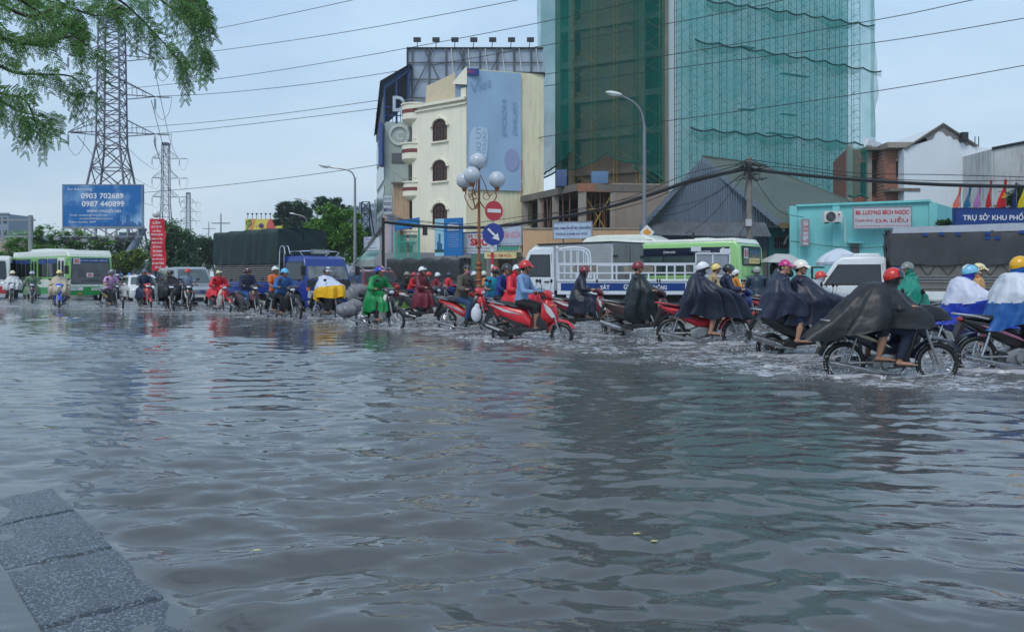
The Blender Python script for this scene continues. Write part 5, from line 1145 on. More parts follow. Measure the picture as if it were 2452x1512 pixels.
def tower():
    Cn = Vector((PX(1601, 62), 62, 0)); Lf = Vector((PX(1342, 66.5), 66.5, 0)); Rt = Vector((PX(2030, 70.5), 70.5, 0)); H = 36
    t = thing('building', Cn, 'unfinished concrete tower wrapped in green safety netting', 'building')
    l = Lf-Cn; r = Rt-Cn
    MB().plan([(0, 0), (r.x, r.y), (r.x-3, r.y+12), (-3, 12)], 0, H).build('pale_side_wall', mat('pale_blue_wall', C(222, 234, 240), .85, var=.06, vs=.3, streak=.10, stain=C(140, 160, 176)), t, smooth=False)
    MB().plan([(-.1, .4), (-.1, 9), (l.x+1, l.y+8), (l.x, l.y+1.2)], 0, H).build('core', mat('tower_core', C(70, 68, 64), .9, var=.25, vs=.4, streak=.4), t, smooth=False)
    u = l.normalized(); n = Vector((-u.y, u.x, 0)); n = n if n.y < 0 else -n; Lw = l.length
    # concrete front between x fractions, with slab bands, window slots
    for i in range(11):
        z = 6.9+i*3.05; MB().slab(Vector((0, 0, z-.25))+n*.25, l, (0, 0, .5), n, 1.0).build('floor_slab', P_CONC, t, smooth=False)
    MB().slab(l*.24+n*.08, l*.60, (0, 0, H), n, .5).build('front_wall', mat('tower_render', C(106, 98, 88), .85, var=.2, vs=.4, streak=.3, bump=.2), t, smooth=False)
    for k in (0., .2, .86, .99): MB().slab(l*k+n*.3, u*.45, (0, 0, H), n, .5).build('column', P_CONCL, t, smooth=False)
    for i in range(9):
        z = 7.6+i*3.05; MB().slab(l*.80+n*.085+FZ*z, u*.5, (0, 0, 1.9), n, .02).build('window_slot', M_DARKIN, t, smooth=False)
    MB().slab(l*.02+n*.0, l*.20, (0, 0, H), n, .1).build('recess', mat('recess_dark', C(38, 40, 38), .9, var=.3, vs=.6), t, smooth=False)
    MB().slab(Vector((-.35, -.25, 5)), (.3, 0, 0), (0, 0, H-5), CAM_N, .5).build('corner_column', P_CONCL, t, smooth=False)
    # scaffolds
    def scaffold(base, u, n, L_, z0, z1, label, m, bay=1.5, lvl=1.7, planks=True, d0=.5, d1=1.4, ev=1):
        sc = thing('scaffold', base, label, 'scaffold'); k = int(L_/bay)+1; nl = int((z1-z0)/lvl); nm = u
        for i in range(k):
            b = MB(); x = u*(i*bay)
            for d in (d0, d1): b.tube([x+n*d+FZ*z0, x+n*d+FZ*z1], .026, 4)
            for j in range(nl):
                z = z0+j*lvl
                for dz in (.5, 1.1, 1.65): b.tube([x+n*d0+FZ*(z+dz), x+n*d1+FZ*(z+dz)], .016, 4)
                b.tube([x+n*(d0+.25)+FZ*z, x+n*(d0+.25)+FZ*(z+1.65)], .02, 4)
            b.build('scaffold_frame', m, sc)
        for i in range(k-1):
            b = MB()
            for j in range(nl):
                z = z0+j*lvl+.25; a = u*(i*bay)+n*d1; c = u*((i+1)*bay)+n*d1
                if (i*7+j*3) % 5 != 0 or ev: b.tube([a+FZ*z, c+FZ*(z+1.25)], .014, 4); b.tube([c+FZ*z, a+FZ*(z+1.25)], .014, 4)
            b.build('cross_brace', m, sc)
        rr = random.Random(len(label))
        if planks:
            for q in range(9):
                i = rr.randint(0, k-3); z = z0+rr.randint(1, nl-1)*lvl; MB().slab(u*(i*bay)+n*d1+FZ*z, u*bay*rr.choice((1, 2)), FZ*.06, n, .5).build('plank', P_BROWN, sc, smooth=False)
        return sc
    ru = r.normalized(); rn = Vector((ru.y, -ru.x, 0)); darkp = mat('scaffold_steel', C(70, 62, 60), .6, var=.3)
    scaffold(Cn+ru*.2, ru, rn, r.length+.9, 3, 27, 'tall steel scaffold standing in front of the pale blank wall of the tower', darkp)
    scaffold(Cn+u*.3, u, n, Lw*.98, 6.8, 27, 'yellowish scaffold against the concrete front of the tower', P_RUST, bay=1.9, planks=False, ev=0)
    # nets
    def net(name, label, p0, u, L_, zt, bottoms, m, nn, seed=1, belly=.25):
        tt = thing('safety_net', p0, label, 'safety net', 0, 'green nets round the tower'); rr = random.Random(seed); ph = [rr.uniform(0, 6) for _ in range(4)]
        nu = 70; rings = []
        for j in range(31):
            row = []
            for i in range(nu+1):
                a = i/nu; k = a*(len(bottoms)-1); q = min(int(k), len(bottoms)-2); zb = bottoms[q]+(bottoms[q+1]-bottoms[q])*(k-q)
                z = zb+(zt-zb)*(j/30); w = belly*(math.sin(a*19+ph[0]+.12*z)*.5+math.sin(a*47+ph[1])*.2+math.sin(z*.9+ph[2]+a*5)*.3)
                row.append(u*(L_*a)+nn*w+FZ*z)
            rings.append(row)
        MB().loft(rings, False, False, closed=False).build('net', m, tt)
        hm = MB(); hm.tube([v+nn*.05 for v in rings[0]], .07, 5); hm.build('net_hem', mat('net_hem', C(6, 92, 80), .8), tt); return tt
    g1 = netmat('green_net', (.0, .20, .165), .38); g2 = netmat('green_net_dense', (.0, .28, .23), .40); g3 = netmat('green_net_thin', (.03, .46, .44), .45)
    Ln = Vector((PX(1294, 65), 65, 0)); c0 = Cn+n*1.6+ru*.2; uu = (Ln-c0)
    zb = [PZ(y, 63) for y in (440, 415, 396, 393, 385, 366, 385, 396, 402, 398, 412, 424)]
    net('n', 'dark green safety net hanging over the concrete front with a scalloped lower hem', c0, uu.normalized(), uu.length, 30, zb, g1, n, 1)
    net('n', 'second green net layer bunched at the left corner of the tower', c0+uu*.72+n*.25, uu.normalized(), uu.length*.29, 30, [PZ(360, 63), PZ(380, 63), PZ(404, 63), PZ(420, 63)], g2, n, 2)
    net('n', 'dark green net hanging in the shadowed gap beside the tower corner', c0+n*.1, uu.normalized(), uu.length*.24, 30, [PZ(436, 62), PZ(450, 62), PZ(420, 62), PZ(396, 62)], g1, n, 3)
    # main thin net over the right scaffold
    p0 = Cn+rn*1.7-ru*.45; L_ = r.length+1.95
    net('n', 'light turquoise net stretched over the whole right scaffold', p0, ru, L_, 30, [PZ(472, 61), PZ(470, 61), PZ(440, 62), PZ(470, 63), PZ(480, 66), PZ(470, 68), PZ(478, 69), PZ(484, 70)], g3, rn, 4)
    for (ya, yb), lab, f0, f1 in (((96, 172), 'upper drooping net seam with dark gathered edge across the scaffold', .07, 1.02), ((306, 345), 'lower drooping net seam just above the warehouse roof ridge', .05, .97), ((0, 62), 'topmost sloping net seam near the upper frame edge', .12, .98)):
        tt = thing('net_seam', p0, lab, 'safety net', 0, 'gathered net seams on the scaffold'); b = MB(); pts = []
        for i in range(91):
            a = i/90; f = f0+(f1-f0)*a; q = ru*(L_*f); Yq = (p0+q).y; y = ya+(yb-ya)*a; sag = .22*abs(math.sin(a*math.pi*9))
            pts.append(q+rn*.25+FZ*(PZ(y, Yq)-sag))
        b.tube(pts, .065, 5); b.build('gathered_edge', mat('net_edge', C(20, 74, 72), .8), tt)
        fl = MB().loft([pts, [p-FZ*(.5+.35*math.sin(i*.21)) for i, p in enumerate(pts)]], False, False, closed=False); fl.build('net_flap', g2, tt)
    # net bulging past the right edge
    e = p0+ru*L_; tt = thing('safety_net', e, 'loose net billowing outward past the right edge of the scaffold', 'safety net', 0, 'green nets round the tower')
    rg = []
    for j in range(40):
        z = PZ(330-j*9.5, e.y); bl = .55*math.exp(-((j-14)/7)**2)+.12*math.sin(j*.7); rg.append([ru*(-.6+.6*k/4+bl*k/4)+rn*(.2*math.sin(k))+FZ*z for k in range(5)])
    MB().loft(rg, False, False, closed=False).build('net', g2, tt)
    net('n', 'green net draped over the lower right corner beside the brick house', Vector((PX(2028, 50), 50, 0)), Vector((1, .05, 0)), PX(2078, 50)-PX(2028, 50), PZ(352, 50), [PZ(468, 50), PZ(472, 50), PZ(466, 50), PZ(474, 50)], g2, CAM_N, 8, .12)
def warehouse():
    Yg = 42.; o = Vector((PX(1674, Yg), Yg, .05)); t = thing('warehouse', o, 'old warehouse with a grey corrugated gable and a dark green corrugated roof', 'warehouse'); zr = PZ(383, Yg)
    W1 = P(1546, 538, Yg)-o; W2 = P(1868, 536, 39.5)-o; ap = Vector((0, 0, zr-.35)); grey = mat('corrugated_blue_grey', C(116, 130, 144), .6, .2, var=.15, vs=.8, streak=.4, stain=C(58, 62, 68)); roof = mat('corrugated_green', C(80, 96, 92), .65, .1, var=.2, vs=.7, streak=.2, stain=C(74, 70, 62))
    # gable wall: vertical ribs
    b = MB(); pts = []
    nx = 110
    for i in range(nx+1):
        a = i/nx; q = W1+(W2-W1)*a; top = W1.z+(ap.z-W1.z)*min(1, (q.x-W1.x)/(ap.x-W1.x)) if q.x < 0 else ap.z+(W2.z-ap.z)*q.x/W2.x; off_ = .035 if i % 2 else -.035
        pts.append((q.x, q.y+off_, top, q))
    b.loft([[(p[0], p[1], 2.6) for p in pts], [(p[0], p[1], p[2]) for p in pts]], False, False, closed=False); b.build('gable_wall', grey, t, smooth=False)
    MB().add([(W1.x, W1.y+.1, 0), (W2.x, W2.y+.1, 0), (W2.x, W2.y+.1, 3.1), (W1.x, W1.y+.1, 3.1)], [(0, 1, 2, 3)]).build('lower_wall', P_CONCL, t, smooth=False)
    A = Vector((0, -.8, zr)); B = P(1813, 392, 44)-o; D = P(1876, 538, 38.6)-o; Cc = P(2060, 494, 42.5)-o; Cc = D+(Cc-B)*1.0*0+Vector((Cc.x-D.x, 4.2, Cc.z-D.z-1.2)) if False else Cc
    # right slope (hip end): ruled surface with ribs running down the slope
    n = 84; top = [A+(B-A)*(i/n) for i in range(n+1)]; bot = [D+(Vector((Cc.x, Cc.y, Cc.z))-D)*(i/n) for i in range(n+1)]
    b = MB().loft([[p+FZ*(.03 if i % 2 else -.03) for i, p in enumerate(row)] for row in ([top, [x+(y-x)*.33 for x, y in zip(top, bot)], [x+(y-x)*.66+FZ*.04 for x, y in zip(top, bot)], bot])], False, False, closed=False); b.build('roof_slope', roof, t, smooth=False)
    # left slope seen edge-on
    E = P(1530, 541, 41)-o; b = corrug(A, B-A, E-A, Vector((-.6, 0, .8)), .2, .03); b.build('roof_slope', roof, t, smooth=False)
    # scalloped barge boards
    for p, q in ((A+Vector((0, -.1, 0)), E+Vector((0, -.1, 0))), (A+Vector((0, -.1, 0)), D+Vector((0, -.15, 0)))):
        b = MB(); k = 46; top = []; bt = []
        for i in range(k+1):
            c = p+(q-p)*(i/k); top.append(c); bt.append(c-FZ*(.34+(.05 if i % 2 else 0))+Vector((0, .05 if i % 2 else 0, 0)))
        b.loft([top, bt], False, False, closed=False); b.build('barge_board', grey, t, smooth=False)
    MB().tube([A, B, Vector((Cc.x, Cc.y, Cc.z))], .09, 6).build('ridge_cap', mat('ridge_green', C(72, 84, 76), .6), t)
    # rusty lean-to roof
    a = P(1556, 562, 40.2)-o; c = P(1848, 566, 37.0)-o; hgt = Vector((.25, 1.7, .78)); b = corrug(a, c-a, hgt, Vector((0, -.4, .9)), .17, .025)
    b.build('lean_to_roof', mat('rusty_corrugated', C(106, 112, 118), .7, .2, var=.3, vs=1.2, streak=.9, stain=C(86, 54, 42)), t, smooth=False)
    MB().tube([P(1660, 640, 38.4)-o, P(1660, 556, 38.4)-o], .05, 6).build('lean_to_post', M_BLK, t)
    # wooden fascia at the right eave
    MB().slab(P(1868, 545, 38.4)-o, P(1915, 548, 38.4)-P(1868, 545, 38.4), (0, 0, .25), CAM_N, .1).build('eave_board', mat('old_wood', C(112, 92, 62), .8, var=.3), t, smooth=False)
def clinic():
    Y0, Y1 = 38., 36.4; o = Vector((PX(1909, Y0), Y0, .05)); t = thing('clinic', o, 'single storey turquoise building with pilasters and a flat roof', 'building'); r = Vector((PX(2227, Y1)-o.x, Y1-Y0, 0)); s = Vector((PX(2284, 40)-o.x, 40-Y0, 0))
    h0 = PZ(494, Y0)-.05; h1 = PZ(482, Y1)-.05
    MB().add([(0, 0, -.05), (r.x, r.y, -.05), (s.x, s.y, -.05), (s.x-1, 9, -.05), (.5, 9, -.05), (0, 0, h0), (r.x, r.y, h1), (s.x, s.y, h1), (s.x-1, 9, h1), (.5, 9, h0)], [(0, 1, 6, 5), (1, 2, 7, 6), (2, 3, 8, 7), (3, 4, 9, 8), (4, 0, 5, 9), (5, 6, 7, 8, 9)]).build('wall', P_TEALW, t, smooth=False)
    u = r.normalized(); n = Vector((u.y, -u.x, 0))
    for px in (1915, 2012, 2222): x = (PX(px, 37.3)-o.x)*1.0; MB().slab(u*(x-.22)+n*.1, u*.34, (0, 0, h0+.02), n, .14).build('pilaster', P_TEALW, t, smooth=False)
    MB().slab(FZ*(h0-.02)+n*.14-u*.05, r*1.01+FZ*(h1-h0), (0, 0, .1), n, .3).build('coping', mat('coping_teal', C(120, 206, 208), .7, streak=.3), t, smooth=False)
    # little window with hood
    c = u*(PX(2054, 37.2)-o.x)+n*.03; z = PZ(598, 37.2); w = MB().slab(c-u*.2+FZ*(z-.27), u*.4, (0, 0, .5), n, .04).build('window', M_GLASS, t, smooth=False)
    b = MB()
    for i in range(5): b.tube([c+u*(-.18+.09*i)+n*.05+FZ*(z-.25), c+u*(-.18+.09*i)+n*.05+FZ*(z+.22)], .012, 4)
    b.build('window_bars', M_STEEL, w); MB().slab(c-u*.35+FZ*(z+.27)+n*.3, u*.7, (0, 0, .07), n, .3).build('window_hood', P_TEALW, w, smooth=False)
    MB().tube(cat([c+u*-2.9+FZ*3.0+n*.08, c-u*.9+FZ*2.7+n*.1, c+u*1.0+FZ*2.65+n*.1, c+u*3.2+FZ*2.9+n*.1], 5), .012, 4).build('wall_cable', M_BLK, t)
    # air conditioner outdoor unit
    ac = P(1987, 536, 37.2); a = thing('air_conditioner', ac, 'white air conditioner outdoor unit on the turquoise wall', 'air conditioner'); a.location.y -= .25
    MB().bevprism([(-.42, .06), (.42, .06), (.42, .58), (-.42, .58)], .16, .02, 2).build('casing', M_WHITE, a)
    MB().tube([(-.12, -.165, .32), (-.12, -.175, .32)], .225, 24).build('fan_opening', mat('fan_dark', (.03, .035, .04), .6), a)
    g = MB()
    for k in range(4): g.torus((-.12, -.19, .32), .06+.055*k, .007, 24, 4)
    for k in range(8): g.tube([(-.12, -.19, .32), (-.12+.22*math.cos(k*math.pi/4), -.19, .32+.22*math.sin(k*math.pi/4))], .006, 4)
    g.build('fan_grille', M_STEEL, a); MB().tube([(.26, -.16, .42), (.26, -.17, .42)], .05, 14).build('logo_disc', mat('logo_red', C(178, 40, 80), .4), a); text('LG', a, (.26, -.17, .30), FX, FZ, .12, .07, M_STEEL, .01)
    MB().box((-.25, 0, .03), (.06, .4, .06)).box((.25, 0, .03), (.06, .4, .06)).build('bracket', M_BLK, a)
    MB().tube(cat([(.42, 0, .3), (.55, -.02, .35), (.62, .0, .1), (.64, .05, -.5), (.66, .1, -.9)], 4), .025, 6).build('hose', M_WHITE, a)
    sw = mat('sign_pale', C(196, 200, 208), .6, var=.04, streak=.15)
    st, a_, u_, up, n_ = sign('clinic_sign', 'white doctor sign with red letters BS. LƯƠNG BÍCH NGỌC', 'sign', 2042, 495, 2184, 548, 36.6, sw, [('BS. LƯƠNG BÍCH NGỌC', .5, .27, .9, .28, P_TXR, .03), ('Chuyên khoa :', .2, .63, .33, .15, P_TXR, .01), ('DA LIỄU', .66, .60, .54, .24, P_TXR, .01), ('GP số : 1007/SYT-QLHNYT - Khám bệnh từ : 17h 30 đến 20h 00 - Chủ nhật, ngày lễ nghỉ', .5, .87, .92, .1, P_TXR)], dY=-.5)
    sign('clinic_sign', 'narrow upright white doctor sign at the left corner of the turquoise building', 'sign', 1920, 524, 1938, 588, 37.4, sw, [('BÁC SĨ', .5, .1, .6, .06, P_TXR), ('LƯƠNG', .5, .28, .8, .13, P_TXR, .02), ('B.NGỌC', .5, .44, .8, .12, P_TXR, .02), ('Chuyên khoa', .5, .6, .8, .06, P_TXR), ('DA LIỄU', .5, .8, .8, .14, P_TXR, .02)], depth=.25)
    # teal side house with barred window
    Yh = 39.5; o2 = Vector((PX(1842, Yh), Yh, .05)); h = thing('house', o2, 'teal house wall with a barred window between the long bus and the turquoise building', 'house'); x1 = PX(1912, Yh)-o2.x
    MB().plan([(0, 0), (x1, 0), (x1, 5), (0, 5)], -.05, PZ(548, Yh)).build('wall', mat('dull_teal', C(66, 134, 136), .8, var=.12, streak=.35), h, smooth=False)
    xa, xb = PX(1853, Yh)-o2.x, PX(1900, Yh)-o2.x; za, zb = PZ(597, Yh), PZ(570, Yh); w = MB().box(((xa+xb)/2, -.02, (za+zb)/2), (xb-xa, .06, zb-za)).build('window', M_DARKIN, h, smooth=False)
    b = MB()
    for i in range(12): b.tube([(xa+(xb-xa)*i/11, -.08, za), (xa+(xb-xa)*i/11, -.08, zb)], .012, 4); 
    for k in range(3): b.tube([(xa, -.08, za+(zb-za)*k/2), (xb, -.08, za+(zb-za)*k/2)], .014, 4)
    b.build('window_bars', M_STEEL, w); MB().box(((xa+xb)/2, -.03, 1.3), (xb-xa, .06, 1.9)).build('grey_door', mat('door_bluegrey', C(104, 138, 160), .6), h, smooth=False)
    MB().tube(cat([P(1878, 585, Yh-.2)-o2, P(1886, 566, Yh-.2)-o2, P(1905, 552, Yh-.3)-o2], 4), .06, 6).build('drainpipe', M_WHITE, h)
    MB().box((0.1, -.4, PZ(548, Yh)), (x1+.2, 1.2, .1)).build('eave', M_BLK, h, smooth=False)
def right_houses():
    # brick house
    Y = 52; o = Vector((PX(2026, Y), Y, .05)); t = thing('house', o, 'unplastered red brick house with an arched window opening beside the netting', 'house')
    bk = brick_mat(); X = lambda p: PX(p, Y)-o.x; Z = lambda p: PZ(p, Y)-.05
    MB().plan([(0, 0), (X(2100), 0), (X(2100), 6), (1.6, 6), (.15, .6)], -.05, Z(357)).build('wall', bk, t, smooth=False)
    MB().plan([(X(2097), -1.2), (X(2166), -1.2), (X(2166), 6), (X(2097), 6)], -.05, Z(352)).build('front_bay', bk, t, smooth=False)
    MB().box(((X(2093)+X(2168))/2, -1.4, Z(358)), (X(2168)-X(2093), 1.0, .35)).build('roof_slab', P_CONCL, t, smooth=False)
    MB().box((X(2085), -.4, Z(360)), (1.4, 1.0, .2)).build('porch_slab', P_CONC, t, smooth=False)
    for p in (2076, 2166, 2030): MB().box((X(p), -.25 if p != 2166 else -1.35, Z(420)/2+1), (.3, .3, Z(352)+.0)).build('column', P_CONCL, t, smooth=False)
    for p, q, y0, y1 in ((2080, 2094, 384, 462), (2060, 2070, 390, 462)): MB().box(((X(p)+X(q))/2, -.1, (Z(y0)+Z(y1))/2), (X(q)-X(p), .2, Z(y0)-Z(y1))).build('doorway', M_DARKIN, t, smooth=False)
    hw = (X(2144)-X(2124))/2; c = (X(2144)+X(2124))/2; z0, z1 = Z(429), Z(385); ar = [(c-hw, z0), (c+hw, z0), (c+hw, z1-hw*.7), (c+hw*.6, z1-hw*.2), (c, z1), (c-hw*.6, z1-hw*.2), (c-hw, z1-hw*.7)]
    w = MB().add([(x, -1.22, z) for x, z in ar], [tuple(range(7))]).build('window_opening', M_DARKIN, t, smooth=False)
    b = MB()
    for i in range(3, 7): b.tube([(ar[i-1][0], -1.26, ar[i-1][1]), (ar[i][0], -1.26, ar[i][1])], .07, 5)
    b.build('window_surround', P_CONCL, w); MB().box((c-.1, -1.6, Z(462)), (X(2160)-X(2090), .9, .2)).build('balcony_slab', P_CONC, t, smooth=False)
    # white roof behind
    o2 = P(2072, 360, 60); t2 = thing('house', (o2.x, o2.y, .05), 'small house with a whitish tiled gable roof peeping behind the brick one', 'house'); z0 = o2.z
    MB().plan([(0, 0), (3, 0), (3, 4), (0, 4)], 0, z0).build('wall', P_CONCL, t2, smooth=False)
    rf = mat('pale_roof', C(186, 192, 200), .7, var=.15)
    MB().add([(-.2, -.3, z0), (1.2, 3, z0+1.2), (2.4, -.3, z0-.1), (.2, -.3, z0+.8)], [(0, 2, 1), (0, 2, 3)]).build('roof', rf, t2, smooth=False)
    MB().add([(.6, 2, z0), (1.4, 3, z0+1.5), (3.4, 2, z0), (3.3, 5, z0+.1)], [(0, 2, 1), (1, 2, 3)]).build('roof_ridge', rf, t2, smooth=False)
    # white gable house
    Y = 50; o = Vector((PX(2165, Y), Y, .05)); t = thing('house', o, 'tall windowless white gable wall with a bare cement patch under its peak', 'house')
    pts = [(2165, 600), (2373, 600), (2373, 357), (2338, 350), (2257, 299), (2165, 357)]
    wm = mat('white_wall', C(216, 222, 228), .8, var=.04, vs=.5, streak=.12, bump=.1); q = [(X_, Z_) for X_, Z_ in [(PX(a, Y)-o.x, PZ(b_, Y)-.05) for a, b_ in pts]]; q[0] = (q[0][0], -.05); q[1] = (q[1][0], -.05)
    MB().prism(q, 0, 8).build('wall', wm, t, smooth=False)
    sc_ = [(2176, 350), (2257, 299), (2336, 349), (2330, 352), (2322, 347), (2314, 350), (2306, 341), (2299, 343), (2291, 333), (2283, 334), (2275, 325), (2266, 326), (2257, 316), (2248, 314), (2240, 320), (2234, 333), (2222, 337), (2212, 327), (2203, 332)]
    MB().add([(PX(a, Y)-o.x, -.012, PZ(b_, Y)-.05) for a, b_ in sc_], [tuple(range(len(sc_)))]).build('bare_cement', mat('cement_patch', C(128, 122, 120), .9, var=.1), t, smooth=False)
    MB().tube([(q[5][0], -.1, q[5][1]), (q[4][0], -.1, q[4][1]+.05), (q[3][0], -.1, q[3][1])], .08, 5).build('roof_edge', P_CONC, t)
    for p_ in (2357, 2366): MB().tube([(PX(p_, Y)-o.x, 1, q[3][1]-.3), (PX(p_, Y)-o.x, 1, q[3][1]+.8)], .03, 5).build('rebar', M_BLK, t)
    MB().box((PX(2303, Y)-o.x, -.2, PZ(330, Y)), (.4, .4, .5)).build('vent_pipe', M_BLK, t)
    # stained old wall
    Y = 47; o = Vector((PX(2374, Y), Y, .05)); t = thing('building', o, 'old white building streaked with black mould at the right edge', 'building'); X = lambda p: PX(p, Y)-o.x
    MB().add([(0, 0, 0), (X(2440), -.6, 0), (X(2600), .5, 0), (X(2600), 8, 0), (0, 8, 0), (0, 0, PZ(359, Y)), (X(2440), -.6, PZ(347, Y)), (X(2600), .5, PZ(352, Y)), (X(2600), 8, PZ(352, Y)), (0, 8, PZ(359, Y))], [(0, 1, 6, 5), (1, 2, 7, 6), (2, 3, 8, 7), (3, 4, 9, 8), (4, 0, 5, 9), (5, 6, 7, 8, 9)]).build('wall', mat('mould_wall', C(182, 184, 186), .85, var=.15, vs=1.0, streak=.95, stain=C(40, 40, 40)), t, smooth=False)
    MB().tube([(0, -.05, PZ(358, Y)), (X(2440), -.65, PZ(346, Y)), (X(2600), .4, PZ(351, Y))], .09, 5).build('roof_edge', M_BLK, t)
    MB().tube([(X(2440), -.68, 0), (X(2440), -.68, PZ(349, Y))], .04, 5).build('drainpipe', M_BLK, t)
    # ward office sign and flags
    st, a, u, up, n = sign('office_sign', 'wide dark blue sign with white letters TRỤ SỞ KHU PHỐ at the right edge', 'sign', 2286, 497, 2560, 541, 34.5, P_BLUE, [('TRỤ SỞ KHU PHỐ', .335, .5, .53, .5, P_TXW, .02)], frame=P_TXB, depth=.2)
    MB().box((1.4, 1.5, -1.2), (5.5, .3, 2.6)).build('office_wall', P_TEALW, st, smooth=False)
    fl = [('salmon', 2300, 448, (240, 130, 110), 20), ('sky blue', 2324, 447, (40, 120, 160), 18), ('pale purple', 2348, 440, (190, 130, 190), 18), ('furled red', 2374, 432, (200, 30, 44), 14), ('red party', 2409, 430, (206, 24, 36), 24), ('furled navy', 2434, 438, (26, 40, 110), 10), ('yellow', 2456, 440, (220, 200, 20), 20)]
    for nm, x, y, c, w in fl:
        p = P(x, 497, 34.9); f = thing('flag', p, nm+' flag on a thin pole above the blue office sign', 'flag', 0, 'flags above the office sign'); H = PZ(y, 34.9)-p.z
        MB().tube([(0, 0, 0), (0, 0, H+.1)], .015, 5).build('pole', M_STEEL, f); k = w/1870*34.9
        def ff(a, b): return Vector((-.06*math.sin(b*7)*(1-b)-.10*(1-b)*a, .09*math.sin(a*6+b*5), -.22*a*(1-.0)))
        g = grid_sheet((-k, 0, H*.08), (k, 0, 0), (k*.6, 0, H*.92), 10, 16, lambda a, b: Vector((k*.0-k*.6*b*1+ (1-a)*k*b*.9, .08*math.sin(a*6+b*5), (a-1)*.18*(1-b)+.03*math.sin(b*9)*(1-a)))); fo = g.build('cloth', colmat('flag', c, rough=.7), f)
        if nm == 'red party':
            y_ = mat('emblem_gold', C(240, 200, 30), .5, var=0); e = MB(); cx_, cz = -k*.42, H*.42
            e.tube([(cx_+.09*math.cos(R(q_)), -.12, cz+.09*math.sin(R(q_))) for q_ in range(-150, 61, 15)], [.006+.018*math.sin(math.pi*i/14) for i in range(15)], 5); e.tube([(cx_-.08, -.12, cz-.1), (cx_+.07, -.12, cz+.09)], .013, 5); e.tube([(cx_+.02, -.12, cz+.11), (cx_+.10, -.12, cz+.03)], .022, 5); e.build('emblem', y_, fo)
def brick_mat():
    if 'brick' in MATS: return MATS['brick']
    m = mat('brick', C(150, 84, 66), .85, var=.2, vs=2); N, L = m.node_tree.nodes, m.node_tree.links; b = N['Principled BSDF']; br = N.new('ShaderNodeTexBrick'); tc = N.new('ShaderNodeTexCoord'); mp = N.new('ShaderNodeMapping'); mp.inputs['Rotation'].default_value = (R(90), 0, 0)
    L.new(tc.outputs['Object'], mp.inputs[0]); L.new(mp.outputs[0], br.inputs[0]); br.inputs['Scale'].default_value = 2.4; br.inputs['Color1'].default_value = (*C(158, 88, 66), 1); br.inputs['Color2'].default_value = (*C(120, 66, 54), 1); br.inputs['Mortar'].default_value = (*C(140, 124, 112), 1); br.inputs['Mortar Size'].default_value = .03
    L.new(br.outputs[0], b.inputs['Base Color']); return m
